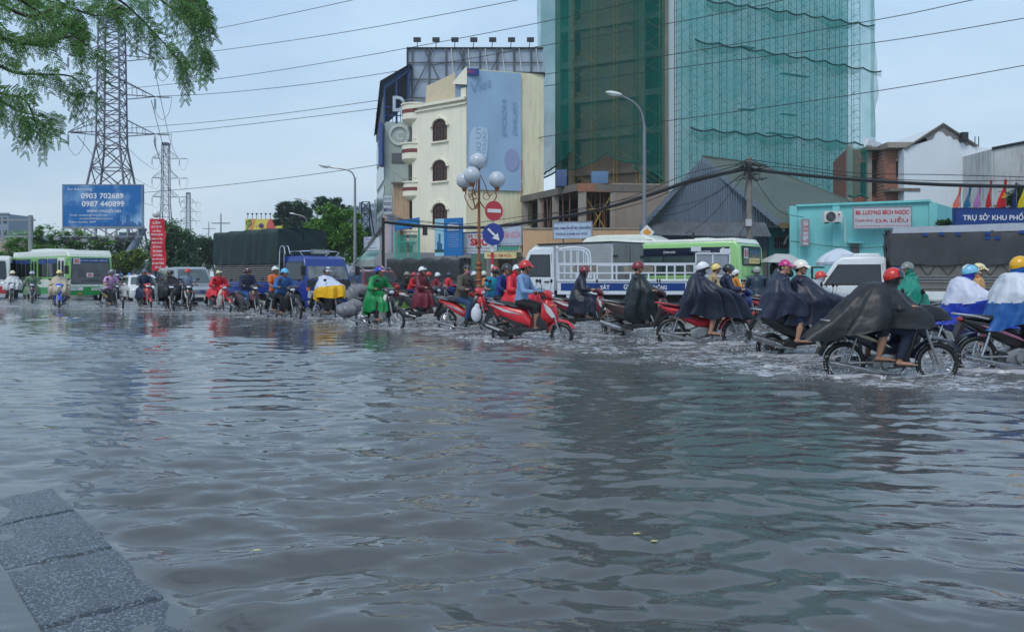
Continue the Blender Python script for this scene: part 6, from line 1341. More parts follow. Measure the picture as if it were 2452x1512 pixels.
def shops():
    Yw = 53
    o = Vector((PX(870, Yw), Yw, .05)); t = thing('shop_row', o, 'row of low grey plaster shops behind the street signs', 'shop'); x1 = PX(1262, Yw)-o.x
    MB().plan([(0, 1.5), (3.9, 0), (x1, 0), (x1, 2.5), (0, 4)], -.05, PZ(606, Yw)).build('wall', mat('shop_grey', C(150, 152, 156), .85, var=.15, vs=.7, streak=.4), t, smooth=False)
    X = lambda p: PX(p, Yw)-o.x; Z = lambda y: PZ(y, Yw)
    MB().box((X(1145), -.06, Z(668)+.8), (X(1162)-X(1130), .1, 2.9)).build('green_shutter', mat('shutter_green', C(92, 140, 126), .6, streak=.3), t, smooth=False)
    MB().box((X(1118), -.06, 1.3), (.5, .1, 2.4)).build('dark_doorway', M_DARKIN, t, smooth=False)
    for p in (1187, 1240): MB().box((X(p), -.15, 1.4), (.35, .3, 2.8)).build('pillar', mat('pillar_beige', C(200, 170, 130), .8), t, smooth=False)
    MB().box((X(1214), -.02, 1.2), (1.3, .1, 2.2)).build('folding_gate', mat('gate_brown', C(120, 108, 92), .6, var=.3, vs=12), t, smooth=False)
    MB().box((X(1222), -.02, Z(585)+.1), (X(1262)-X(1180), .3, .5)).build('upper_wall', mat('pillar_beige', C(200, 170, 130), .8), t, smooth=False)
    b = corrug((X(1165), -1.5, Z(603)), (X(1240)-X(1165), 0, 0), (.1, 1.5, .35), (0, -.2, 1), .2, .03); b.build('green_awning', mat('awning_green', C(60, 140, 128), .6, var=.2), t, smooth=False)
    # old tin house left
    o2 = Vector((PX(858, 52), 52, .05)); t2 = thing('shop', o2, 'dim shop with a tattered pale green awning left of the dark utility pole', 'shop'); X2 = lambda p: PX(p, 52)-o2.x
    MB().plan([(0, 0), (X2(915), 0), (X2(915), 3), (0, 3)], -.05, 1.9).build('wall', mat('shop_brown', C(72, 64, 58), .9, var=.4, vs=2), t2, smooth=False)
    grid_sheet((X2(862), -1.6, PZ(626, 52)), (X2(905)-X2(862), 0, .0), (X2(905)-X2(890), 1.6, .65), 12, 6, lambda a, b: Vector((0, 0, .05*math.sin(a*9)+.25*a*b))).build('awning', mat('awning_pale', C(132, 168, 158), .8, var=.2), t2)
    MB().slab((X2(862), -1.62, PZ(640, 52)), (1.2, 0, 0), (0, 0, .4), CAM_N, .02).build('awning_cloth', mat('cloth_grey', C(150, 158, 156), .8), t2, smooth=False)
    sw = mat('sign_white', C(200, 206, 214), .5, var=.05, streak=.15); sb = mat('sign_blue', C(20, 110, 178), .5, var=.06); red = P_TXR; nv = P_TXB; bl = mat('text_blue', C(40, 84, 160), .6, var=0)
    sign('shop_sign', 'faded white company sign with blue lines left of the dark pole', 'sign', 871, 566, 911, 601, 51, sw, [('CÔNG TY TNHH', .4, .2, .6, .13, bl, .02), ('SX BÁN CÔNG TY', .4, .42, .7, .1, bl), ('ĐT: (08) 3960', .35, .6, .55, .09, bl), ('KIM TRẦN PHÁT', .45, .78, .8, .12, bl, .01)], dY=-1)
    st, a, u, up, n = sign('hoarding', 'tall blue and pale poster hoarding showing a slender tower', 'billboard', 1041, 524, 1107, 613, 50, sb, [('MỜI VÀO CỔNG', .68, .13, .3, .045, P_TXW), ('VẠN LANG', .68, .30, .42, .06, nv, .02)]+[('Tư vấn khách hàng %d' % (i*7+3), .68, .40+i*.045, .40-.08*(i % 3 == 2), .02, P_TXW) for i in range(9)], dY=-1.2, posts=2, fr=0)
    flat_rect(st, 'pale_poster', a, u, up, n, 0, 0, .34, 1, mat('poster_pale', C(150, 196, 214), .5, var=.2, vs=1), .004); flat_rect(st, 'white_label', a, u, up, n, .47, .17, .88, .33, sw, .004)
    for k, (x_, y0_, y1_) in enumerate(((.18, .40, .88), (.12, .62, .88), (.24, .66, .88))): flat_rect(st, 'drawn_tower', a, u, up, n, x_-.035, y0_, x_+.035, y1_, mat('poster_blue', C(40, 100, 140), .5), .012)
    flat_rect(st, 'drawn_ground', a, u, up, n, 0, .82, .34, .9, mat('poster_green', C(30, 80, 90), .5), .014)
    sign('shop_sign', 'white concrete company sign with red serif letters SMC', 'sign', 1108, 556, 1192, 609, 49.5, sw, [('BÊ TÔNG', .42, .16, .5, .16, red, .01), ('SMC', .46, .44, .48, .34, red, .05), ('HÂN HẠNH PHỤC VỤ CÔNG TRÌNH', .5, .72, .92, .075, nv, .01), ('SMC', .08, .86, .1, .07, red, .02), ('HOTLINE: 0903 822 780 - (08) 3754', .58, .86, .8, .07, nv)], frame=P_BLUE)
    sign('shop_sign', 'white vaccination sign with washed out pink letters TIÊM NGỪA', 'sign', 1187, 540, 1250, 589, 50, mat('sign_pale_blue', C(176, 190, 208), .5, streak=.15), [('TIÊM NGỪA', .58, .42, .74, .4, mat('faded_pink', C(206, 132, 160), .6, var=0), .02), ('THUỐC CHẤT LƯỢNG CAO - ĐT: 38.757575', .5, .88, .85, .08, bl)], dY=-.8)
    sign('shop_sign', 'upright cream sign with stacked red words PHÒNG TIÊM NGỪA', 'sign', 1251, 540, 1271, 583, 50, mat('sign_cream', C(222, 214, 160), .6), [('PHÒNG', .5, .25, .84, .17, red, .03), ('TIÊM', .5, .53, .62, .17, red, .03), ('NGỪA', .5, .82, .8, .17, red, .03)], depth=.25)
    o_ = MB().box((0, 0, .3), (.62, .2, .75)).build('lamp_box', mat('red_panel', C(180, 28, 40), .5), smooth=False); o_.location = P(1261, 600, 50); tag(o_, 'small red light box under the upright cream sign', 'light box')
    sign('shop_sign', 'long cream sign with red PHÒNG TIÊM NGỪA under the green awning', 'sign', 1159, 601, 1237, 619, 49.3, mat('sign_cream', C(222, 214, 160), .6), [('PHÒNG TIÊM NGỪA', .47, .52, .74, .55, red, .01)], fr=.02)
    sign('clinic_sign', 'pale clinic sign with dark blue letters KHOA THAM VẤN', 'sign', 1324, 531, 1418, 573, 46.5, mat('sign_light_blue', C(176, 196, 222), .5), [('ỦY BAN NHÂN DÂN QUẬN 6', .17, .09, .28, .045, nv), ('TRUNG TÂM Y TẾ DỰ PHÒNG QUẬN 6', .75, .07, .42, .045, nv), ('KHOA THAM VẤN HỖ TRỢ CỘNG ĐỒNG', .5, .36, .94, .24, nv, .03), ('PHÒNG KHÁM AN HOÀ', .48, .69, .8, .17, nv, .01), ('53 TRẦN BÌNH TRỌNG, P.12 - Q.6   ĐT: 3 8 722 600', .5, .92, .94, .05, P_TXW)], dY=-.8, posts=2)
    # green gate with blue sign
    Y = 51; a = P(947, 640, Y); g = thing('gate', (a.x, Y, .05), 'turquoise steel gate of vertical bars with a small blue sign on top', 'gate'); gm = mat('gate_turquoise', C(52, 164, 150), .5); x1 = PX(1003, Y)-a.x; zt = PZ(530, Y); zg = PZ(570, Y)
    for x in (0, x1): MB().box((x, 0, zt/2), (.13, .13, zt)).build('gate_post', gm, g, smooth=False)
    for k in range(2):
        b = MB()
        for i in range(9): x = .15+k*(x1/2)+i*(x1/2-.2)/8; b.tube([(x, 0, .3), (x, 0, zg+(.15 if i % 8 else .3))], .022, 4)
        b.box((x1*(.25+.5*k), 0, zg-.3), (x1/2-.1, .05, .06)); b.box((x1*(.25+.5*k), .02, 1.2), (x1/2-.1, .03, 1.7)); b.build('gate_leaf', gm, g, smooth=False)
    b = MB().slab((-.05, -.1, PZ(554, Y)), (x1+.1, 0, .25), (0, 0, .62), CAM_N, .08).build('gate_sign', sb, g, smooth=False); text('CÔNG TY HẢI CHÂU', b, (x1/2, -.12, PZ(544, Y)+.12), (x1, 0, .25), FZ, 1.3, .25, mat('text_teal', C(70, 180, 200), .6, var=0), .01)
    fd = MB().tube([(x1+.1, 0, PZ(548, Y)), (x1+.4, 0, PZ(545, Y))], .03, 5).box((x1+.42, -.1, PZ(556, Y)), (.3, .3, .5)).build('floodlight', M_BLK, g)
    # pale fence sheet
    o_ = MB().box((0, 0, .8), (1.1, .05, 1.7)).build('fence_panel', mat('panel_skyblue', C(130, 170, 190), .6, streak=.3), smooth=False); o_.location = (PX(1115, 49.8), 49.9, .05); tag(o_, 'pale sky blue sheet metal panel beside the tarpaulin pickup', 'fence panel')
# ---------------- street furniture, pylons, trees ----------------
def lattice(t, w0, w1, z0, z1, n, m, r=.06, x=True):
    def cs(z): k = (z-z0)/(z1-z0); w = w0+(w1-w0)*k; return [Vector((a*w, b*w, z)) for a, b in ((-1, -1), (1, -1), (1, 1), (-1, 1))]
    c0, c1 = cs(z0), cs(z1)
    for i in range(4): MB().tube([c0[i], c1[i]], r*1.5, 5).build('corner_leg', m, t)
    zs = [z0+(z1-z0)*(1-(1-i/n)**1.15) for i in range(n+1)]
    for i in range(n):
        a, b = cs(zs[i]), cs(zs[i+1]); q = MB()
        for k in range(4):
            q.tube([a[k], b[(k+1) % 4]], r*.75, 4)
            if x: q.tube([b[k], a[(k+1) % 4]], r*.75, 4)
            q.tube([b[k], b[(k+1) % 4]], r*.75, 4)
        q.build('bracing', m, t)
def pylon(px, Y, label, arms, ztop, rz=0, r=.07, arm=4.3, waist=None, wb=3.4, hb=1.16):
    o = Vector((PX(px, Y), Y, 0)); t = thing('pylon', o, label, 'pylon', rz, 'power pylons along the road'); m = mat('galvanised', C(112, 112, 128), .6, .3, var=.3, vs=.6)
    zw = waist; tp = min(arms[-1]+3.4, ztop-.5); nb = 12 if hb > 1 else 8; lattice(t, wb, hb, 0, zw, 5, m, r*1.2); lattice(t, hb, hb*.85, zw, tp, nb, m, r); lattice(t, hb*.85, .15 if ztop-tp > 1 else hb*.8, tp, ztop, 4, m, r)
    ins = mat('insulator', C(60, 96, 92), .3, coat=.5); tips = []
    for z in arms:
        for s in (-1, 1):
            b = MB(); tip = Vector((s*arm, 0, z+.1))
            for y in (-1, 1):
                b.tube([(s*hb, y*hb, z), tip], r*.8, 4); b.tube([(s*hb*.95, y*hb*.95, z+1.7), tip], r*.7, 4)
                for k in (.35, .65): b.tube([Vector((s*hb, y*hb, z)).lerp(tip, k), Vector((s*hb*.95, y*hb*.95, z+1.7)).lerp(tip, k)], r*.5, 4)
            a = b.build('cross_arm', m, t); q = MB(); q.tube([tip, tip-FZ*1.5], .03, 4)
            for k in range(8): q.tube([tip-FZ*(.3+k*.13), tip-FZ*(.34+k*.13)], .13, 8)
            q.build('insulator', ins, a); q = MB(); q.tube([tip+FX*.1, tip+FX*1.7], .03, 4)
            for k in range(9): q.tube([tip+FX*(.3+k*.13), tip+FX*(.34+k*.13)], .13, 8)
            q.build('insulator', ins, a)
            lp = MB().tube(cat([tip+FX*1.7, tip+FX*1.4-FZ*1.6, tip+FX*.7-FZ*2.4, tip-FZ*1.5], 5), .02, 4); lp.build('jumper_cable', M_BLK, a)
    return t
def wire(name, label, pts, r=.02, cat_='cable', group=None, m=None, sub_=8):
    pts = [Vector(p) for p in pts]; o = pts[0].copy(); b = MB().tube(cat([p-o for p in pts], sub_), r, 5).build(name, m or mat('cable_black', (.02, .021, .024), .6), None); b.location = o; tag(b, label, cat_, group)
def wires():
    G = 'high power lines crossing the sky'
    data = [('highest power line, leaving the sky at the top above the gabled billboard', [(363, 138), (539, 119), (838, 75), (1240, 0), (1500, -60)], 82, 52),
            ('faint top left power line running off the upper edge early', [(296, 107), (532, 66), (845, 0), (1000, -40)], 86, 60),
            ('second power line, crossing just above the rooftop billboard', [(306, 212), (539, 187), (838, 140), (1265, 60), (1560, -5), (1700, -40)], 86, 50),
            ('third power line, reaching the netted tower near its top left', [(367, 231), (539, 222), (838, 188), (1293, 111), (1700, 38), (1900, -5)], 82, 50),
            ('fourth power line, crossing the billboard and upper tower net', [(299, 308), (539, 288), (838, 250), (1293, 180), (1700, 116), (2125, 43), (2330, 0), (2500, -30)], 86, 44),
            ('fifth power line, running close under the fourth across the net', [(367, 321), (539, 304), (838, 268), (1293, 208), (1700, 152), (2125, 98), (2452, 44), (2600, 20)], 82, 44),
            ('lowest power line, from behind the blue billboard to the right edge', [(342, 461), (539, 443), (838, 405), (1293, 329), (1700, 276), (2125, 214), (2452, 157), (2600, 130)], 78, 44)]
    for lab, pts, Ya, Yb in data:
        x0, x1 = pts[0][0], pts[-1][0]; wire('power_line', lab, [P(x, y, 1/(1/Ya+(1/Yb-1/Ya)*(x-x0)/(x1-x0))) for x, y in pts], .026, 'power line', G)
    for i, (a, Ya, b, Yb) in enumerate((((367, 150), 82, (427, 380), 160), ((362, 240), 82, (427, 428), 160), ((368, 335), 82, (428, 474), 160), ((180, 150), 82, (366, 405), 160), ((183, 240), 82, (366, 450), 160), ((185, 325), 82, (366, 492), 160))):
        p, q = P(*a, Ya), P(*b, Yb); m = (p+q)/2-FZ*2; wire('power_line', ('upper', 'middle', 'lower')[i % 3]+' power line strung between the two nearest pylons on their '+('right' if i < 3 else 'left'), [p, m, q], .035, 'power line', 'lines between the pylons')
    # thick black telecom bundle along the street
    pts = [(920, 532, 45), (1000, 540, 46), (1100, 545, 46), (1180, 543, 45.5), (1300, 527, 44), (1420, 505, 42), (1540, 472, 40), (1660, 432, 38), (1793, 403, 36)]
    wire('cable_bundle', 'thick black cable bundle sagging from the dark pole to the grey pole', [P(*p) for p in pts], .09, 'cable', 'street cable bundles')
    for k, d in enumerate((.18, -.15, .3)): wire('street_cable', ('thin cable just above', 'thin cable just below', 'upper stray cable over')[k]+' the bundle between the dark and grey poles', [P(*p)+Vector((0, .1*k, d+.12*math.sin(i*1.7+k))) for i, p in enumerate(pts)], .018, 'cable', 'thin street cables')
    pts = [(1795, 405, 36), (1900, 417, 35.5), (2060, 431, 35), (2250, 442, 34.5), (2460, 447, 34), (2700, 448, 34)]
    wire('cable_bundle', 'thick black cable bundle running right from the grey pole to the edge', [P(*p) for p in pts], .085, 'cable', 'street cable bundles')
    for k, d in enumerate((.2, .4)): wire('street_cable', ('lower', 'upper')[k]+' thin cable above the bundle right of the grey pole', [P(*p)+Vector((0, .1, d+.08*math.sin(i*2+k))) for i, p in enumerate(pts)], .018, 'cable', 'thin street cables')
    rr = random.Random(2)
    for k in range(5):
        wire('street_cable', ['sagging wire from the grey pole over the warehouse gable', 'loose wire drooping beside the grey pole', 'wire slanting from the grey pole to the lean-to roof', 'wire from the grey pole to the turquoise building', 'slack wire across the warehouse wall'][k], [P(1794, 405, 36), P(*[(1700, 470, 38), (1780, 500, 36), (1700, 520, 38), (1860, 500, 36.5), (1650, 500, 39)][k]), P(*[(1575, 505, 40), (1790, 560, 35.9), (1640, 560, 39), (1925, 520, 37), (1560, 520, 41)][k])], .014, 'cable', 'thin street cables')
def street_lamp(name, label, px, Y, ytop, xh, yh, r=.09, col=None, bend=.75):
    o = Vector((PX(px, Y), Y, -.1)); t = thing(name, o, label, 'street lamp'); q = lambda x, y: P(x, y, Y)-o; m = col or M_STEEL
    top = q(px, ytop); hd = q(xh, yh); mid = q(px+(xh-px)*.35, ytop+(yh-ytop)*.72)
    MB().tube([(0, 0, 0), (0, 0, top.z*.5), top], [r*1.25, r, r*.7], 10).build('pole', m, t)
    MB().tube(cat([top-FZ*.1, q(px-(px-xh)*.1, ytop+(yh-ytop)*.42), mid, hd+Vector((.35, 0, -.1))], 6), r*.5, 8).build('arm', m, t)
    h = MB().ball((0, 0, 0), (.42, .16, .11), 14, 8); h.build('lamp_head', mat('lamp_white', C(214, 222, 216), .4, coat=.4), t, loc=hd, rot=(0, R(10), 0))
    MB().ball((0, 0, -.05), (.26, .12, .09), 12, 8).build('lamp_glass', M_LENS, t, loc=hd, rot=(0, R(10), 0))
    MB().tube([(0, 0, 0), (0, 0, .35)], r*1.7, 10).build('pole_base', m, t)
def street():
    street_lamp('street_lamp', 'slim grey street lamp with curved arm left of the cream building', 850, 50, 425, 778, 397, .10)
    street_lamp('street_lamp', 'taller rust-flecked street lamp in front of the netted tower', 1543, 38, 300, 1470, 224, .10, mat('lamp_rusty', C(128, 132, 140), .5, .3, var=.2, vs=1, streak=.6, stain=C(120, 80, 50)))
    for i, (px, Y, yt, xh, yh) in enumerate(((761, 90, 505, 711, 475), (735, 105, 530, 700, 511), (690, 140, 548, 657, 532), (722, 120, 545, 696, 533))):
        street_lamp('street_lamp', ['highest of the far cream-headed lamps above the dark tree', 'far lamp with a cream head in front of the dark tree', 'smallest far lamp head over the yellow billboard', 'far lamp head at the right end of the yellow billboard'][i], px, Y, yt, xh, yh, .1, group=None) if False else street_lamp('street_lamp', ['highest of the far cream-headed lamps above the dark tree', 'far lamp with a cream head in front of the dark tree', 'smallest far lamp head over the yellow billboard', 'far lamp head at the right end of the yellow billboard'][i], px, Y, yt, xh, yh, .1)
    # globe lamp on the median
    Y = 27; o = Vector((PX(1147, Y), Y, .05)); t = thing('globe_lamp', o, 'bronze lamp post with four frosted globes on scrolled arms at the end of the median', 'street lamp'); q = lambda x, y, d=0: P(x, y, Y+d)-o
    br = mat('bronze_paint', C(150, 92, 58), .45, .3, var=.15); gl = mat('frosted_globe', C(188, 196, 206), .35, coat=.4, streak=.35, stain=C(128, 136, 144), vs=5)
    zt = q(1147, 400).z; MB().tube([(0, 0, 0), (0, 0, .9), (0, 0, .95), (0, 0, 1.7), (0, 0, 1.9), (0, 0, zt)], [.2, .17, .10, .09, .055, .04], 14).build('pole', br, t)
    rg = MB()
    for z, r_ in ((.12, .24), (.5, .19), (.95, .17), (1.15, .13), (1.55, .12), (1.72, .13), (2.3, .075)): rg.torus((0, 0, z), r_, .03, 18, 6, ax='z')
    rg.build('pole_rings', br, t)
    for i, (x, y, d) in enumerate(((1144, 386, 0), (1130, 419, -.5), (1112, 432, .35), (1190, 430, 0))):
        c = q(x, y, d); a = MB(); base = c-FZ*.34
        if i: a.tube(cat([Vector((0, 0, zt-1.15)), Vector((c.x*.45, c.y*.5, zt-1.45)), Vector((c.x*.95, c.y, base.z-.28)), base-Vector((-.05*(1 if c.x < 0 else -1), 0, .1)), base], 6), .022, 6); a.tube(cat([Vector((0, 0, zt-.2)), Vector((c.x*.3, c.y*.4, zt-.55)), Vector((c.x*.55, c.y*.6, zt-1.0)), Vector((c.x*.75, c.y*.8, base.z-.12))], 6), .016, 6); a.torus((c.x*.42, c.y*.45, zt-1.0), .12, .014, 16, 5)
        a.tube([base-FZ*.05, base+FZ*.08], [.06, .1], 12); am = a.build('scrolled_arm', br, t); MB().ball(c, .285, 24, 14).build('globe', gl, am)
    # no entry and keep right signs on a red and white pole
    Y = 26.4; o = Vector((PX(1179, Y), Y, .05)); t = thing('road_sign', o, 'red no entry disc above a blue arrow disc on a striped pole', 'road sign'); q = lambda x, y: P(x, y, Y)-o
    zt = q(0, 480).z; rd = mat('sign_red', C(186, 34, 48), .35, coat=.4, var=.06)
    k = 0; z = 0
    while z < zt: MB().tube([(0, 0, z), (0, 0, min(z+.42, zt))], .052, 12).build('pole_band', (rd, M_WHITE)[k % 2], t); z += .42; k += 1
    for y, r_, m, nm in ((505, .335, rd, 'no_entry_disc'), (561, .37, mat('sign_disc_blue', C(20, 48, 140), .35, coat=.4, var=.06), 'keep_right_disc')):
        c = q(1180, y); c.x -= .0; d = MB().tube([(0, -.1, 0), (0, -.075, 0)], r_, 40); o_ = d.build(nm, m, t, loc=c); o_.rotation_euler = (0, 0, R(28) if y < 520 else R(12))
        if y < 520: MB().box((0, -.105, 0), (.50, .01, .12)).build('white_bar', M_WHITE, o_)
        else:
            a = MB().add([(-.21, -.11, .16), (-.16, -.11, .21), (.08, -.11, -.02), (.15, -.11, .05), (.21, -.11, -.21), (-.05, -.11, -.13), (.03, -.11, -.07)], [(6, 5, 4, 3, 2, 1, 0)]); a.build('white_arrow', M_WHITE, o_, smooth=False)
    # priority diamond
    o = P(1549, 556, 37.5); t = thing('road_sign', o, 'orange and white diamond sign peeking over the long bus roof', 'road sign'); s = .36
    MB().prism([(0, -s), (s, 0), (0, s), (-s, 0)], -.02, .02).build('white_diamond', M_WHITE, t, smooth=False); s = .2; MB().prism([(0, -s), (s, 0), (0, s), (-s, 0)], -.03, -.021).build('orange_diamond', mat('sign_orange', C(232, 150, 30), .4), t, smooth=False)
    # utility poles
    o = Vector((PX(917.5, 45), 45, .05)); t = thing('utility_pole', o, 'dark weathered wooden utility pole holding the left end of the cable bundle', 'utility pole'); H = PZ(523, 45)
    MB().tube([(0, 0, 0), (0, 0, H)], [.1, .085], 8).build('post', mat('pole_dark', C(46, 40, 36), .85, var=.3, streak=.5), t)
    for k in range(4): MB().tube([(.1, 0, H-.3-k*.08), (-.9-k*.25, 0, H-1.5-k*.4)], .02, 4).build('stay_wire', M_BLK, t)
    o = Vector((PX(1795, 36), 36, .05)); t = thing('utility_pole', o, 'grey concrete utility pole tangled with black cables before the warehouse', 'utility pole'); H = PZ(379, 36)
    MB().tube([(0, 0, 0), (0, 0, H)], [.15, .115], 4).build('post', mat('pole_concrete', C(128, 122, 116), .85, var=.2, streak=.4), t)
    rr = random.Random(8)
    for k in range(16):
        z = H-.25-rr.random()*.75; a = rr.uniform(-.9, .9); b = cat([(-.9*rr.random()-.1, -.15, z-.1), (-.2, -.25, z+rr.uniform(-.15, .2)), (.2, -.2, z+rr.uniform(-.2, .15)), (.3+.6*rr.random(), -.15, z-.05)], 4)
        MB().tube(b, .02, 4).build('cable_coil', M_BLK, t)
    for k in range(3): MB().torus((-.15+.2*k, -.2, H-.75-.1*k), .16, .02, 14, 5).build('cable_coil', M_BLK, t)
    MB().box((-.1, -.15, PZ(536, 36)), (.26, .15, .32)).build('meter_box', mat('box_grey', C(180, 184, 186), .6), t, smooth=False)
    MB().tube(cat([(-.15, -.1, H-1), (-.3, -.1, H-2.2), (-.18, -.1, H-3), (-.5, -.1, H-3.6), (-.15, -.1, H-4)], 5), .015, 4).build('loose_wire', M_BLK, t)
    # red banner on a globe post
    Y = 38.5; o = Vector((PX(388, Y), Y, -.1)); t = thing('banner_post', o, 'thin lamp post with a single white globe carrying the red banner', 'lamp post'); q = lambda x, y: P(x, y, Y)-o
    MB().tube([(0, 0, 0), (0, 0, q(0, 652).z), q(374, 525)], [.07, .05, .04], 8).build('pole', M_STEEL, t); MB().ball(q(374, 512), .2, 18, 12).build('globe', M_WHITE, t)
    a = P(364, 648, Y-.2); u = P(397.5, 648, Y-.2)-a; sh = P(357, 524, Y-.2)-a
    b = thing('banner', a, 'long red vertical banner with white traffic notice text', 'banner'); rdm = mat('banner_red', C(200, 34, 52), .7, var=.08, bump=.2, bs=3)
    g = MB(); rings = []
    for j in range(21): rings.append([u*(i/8)*(1+.13*j/20)+sh*(j/20)+Vector((0, .05*math.sin(j*.7+i*.5), 0)) for i in range(9)])
    g.loft(rings, False, False, closed=False).build('cloth', rdm, b)
    lines = ['CẤM', 'XE Ô TÔ TẢI', 'CÓ TỔNG', 'TRỌNG LƯỢNG', 'TRÊN 10 TẤN,', 'NGƯỜI ĐI BỘ,', 'XE THÔ SƠ,', 'XE 03 BÁNH', 'LƯU THÔNG', 'QUA CẦU VƯỢT', 'NÚT GIAO THÔNG', 'CÂY GÕ']
    ws = [.55, .76, .58, .84, .8, .74, .64, .68, .66, .84, .86, .46]
    for i, (s, w) in enumerate(zip(lines, ws)):
        k = 1-(.07+.078*i if i else .065); c = sh*k+u*(.5*(1+.13*k))+Vector((0, -.08, 0)); text(s, b, c, u, FZ, u.length*w, .19 if i == 0 else .135, P_TXW, .02)
    # gantry
    Y = 48; o = Vector((PX(73, Y), Y, -.1)); t = thing('sign_gantry', o, 'grey steel gantry post with an arm reaching out of the left edge', 'gantry'); H = PZ(515, Y)+.1
    MB().tube([(0, 0, 0), (0, 0, H)], .13, 10).build('pole', M_STEEL, t)
    for z in (H-.3, H-1.3): MB().tube([(.3, 0, z), (PX(-60, Y)-o.x, 0, z)], .05, 6).build('arm', M_STEEL, t)
    # big blue billboard
    Y = 60; st, a, u, up, n = sign('billboard', 'big blue advertising billboard with phone numbers on a single column', 'billboard', 149, 441, 341, 544, Y, sky_print(), [('For Advertising', .22, .12, .3, .08, P_TXW), ('0903 702689', .5, .27, .53, .13, P_TXW, .02), ('0987 440899', .51, .455, .53, .13, P_TXW, .02), ('www.vinatafs.net', .52, .61, .43, .085, P_TXW), ('Email: vinatafs@vinatafs.net', .33, .72, .46, .055, P_TXW), ('vinatafs2002@yahoo.com', .42, .80, .42, .055, P_TXW), ('Skype: vinatafs_2009', .25, .88, .34, .055, P_TXW)], frame=M_STEEL, fr=.06, depth=.3)
    ct = mat('printed_skyline', C(20, 84, 150), .5, var=.2); b = MB(); rr = random.Random(4)
    for i in range(22):
        x = .45+i*.025; h = rr.choice((.06, .1, .14, .2, .3))*(1 if i > 6 else .5); b.slab(a+u*x+n*.012, u*.018, up*h, n, .01)
    b.build('printed_skyline', ct, st, smooth=False)
    L_ = u.length; pz = -st.location.z-.1
    MB().tube([u*.48+a*.0+Vector((a.x, .6, 0))*0+Vector((0, .5, 0)), Vector((0, .5, pz))], .28, 16).build('column', mat('column_grey', C(128, 142, 160), .5, .2), st)
    for z in (-.12, -.75): MB().slab(a+FZ*z+n*.05, u, FZ*.09, n, .1).build('catwalk_rail', M_STEEL, st, smooth=False)
    for i in range(8): MB().slab(a+u*(i/7.5)+FZ*-.75, u*.02, FZ*.75, n, .06).build('catwalk_post', M_STEEL, st, smooth=False)
    for i in range(9): c = a+u*((i+.3)/8.8)+n*1.0-FZ*(.9+.15*(i % 2)); MB().box(c, (.42, .3, .24)).tube([c+FZ*.1, c-n*.9+FZ*.3], .025, 4).build('spotlight', M_BLK if i % 3 else M_STEEL, st, smooth=False)
    sign('small_sign', 'small pale company sign hanging under the right end of the blue billboard', 'sign', 285, 556, 341, 573, 61, mat('sign_pale_blue2', C(150, 170, 196), .6), [('VINATAFS GROUP', .6, .35, .7, .35, mat('faint_maroon', C(130, 60, 70), .6, var=0), .01), ('0903 702689 - 0987 440899', .5, .82, .8, .18, P_TXW)])
    # far yellow billboard
    Y = 130; st, a, u, up, n = sign('billboard', 'far yellow and orange drink billboard with a row of small lamps on top', 'billboard', 587, 524, 690, 556, Y, mat('ad_yellow', C(222, 206, 90), .6), [('Dr. Thanh', .31, .55, .12, .2, mat('ad_purple', C(90, 40, 100), .6)), ('THANH NHIỆT', .45, .85, .5, .14, mat('ad_redtext', C(170, 40, 60), .6))], fr=0)
    b = MB(); 
    def para(nm, x0, x1, k, c): MB().add([a+u*x0+n*.05, a+u*x1+n*.05, a+u*(x1+k)+up+n*.05, a+u*(x0+k)+up+n*.05], [(0, 1, 2, 3)]).build(nm, mat('ad_'+nm, C(*c), .6), st, smooth=False)
    para('purple_corner', 0, .0, .06, (110, 50, 90)); para('green_band', 0, .06, .1, (130, 160, 70)); para('orange_band', .06, .15, .1, (222, 150, 80))
    MB().ball(a+u*.6+up*.45+n*.1, (.75, .05, 1.0)).ball(a+u*.6+up*.85+n*.1, (.4, .05, .35)).build('printed_bottle', mat('ad_red', C(206, 90, 80), .6), st); MB().ball(a+u*.38+up*.5+n*.1, (.4, .05, .4)).build('printed_disc', mat('ad_purple', C(90, 40, 100), .6), st)
    MB().torus(a+u*.09+up*.7+n*.12, .42, .06, 20, 5).build('printed_ring', mat('ad_green', C(60, 100, 50), .6), st)
    for i in range(9): c = a+up+u*((i+.6)/9.6); MB().tube([c, c+FZ*.8], .05, 4).ball(c+FZ*.85, (.2, .15, .15), 8, 6).build('lamp', M_BLK, st)
    for k in (.2, .8): MB().tube([a+u*k, a+u*k-FZ*(a.z+st.location.z)], .3, 8).build('post', M_STEEL, st)
def sky_print():
    m = mat('sky_print', C(26, 100, 170), .4, var=0); N, L = m.node_tree.nodes, m.node_tree.links; b = N['Principled BSDF']; tc = N.new('ShaderNodeTexCoord'); nz = N.new('ShaderNodeTexNoise'); nz.inputs['Scale'].default_value = .55; nz.inputs['Detail'].default_value = 6
    r = N.new('ShaderNodeValToRGB'); L.new(tc.outputs['Object'], nz.inputs[0]); L.new(nz.outputs[0], r.inputs[0]); L.new(r.outputs[0], b.inputs['Base Color']); e = r.color_ramp.elements; e[0].position = .45; e[0].color = (*C(4, 100, 168), 1); e[1].position = .72; e[1].color = (*C(150, 190, 222), 1); return m
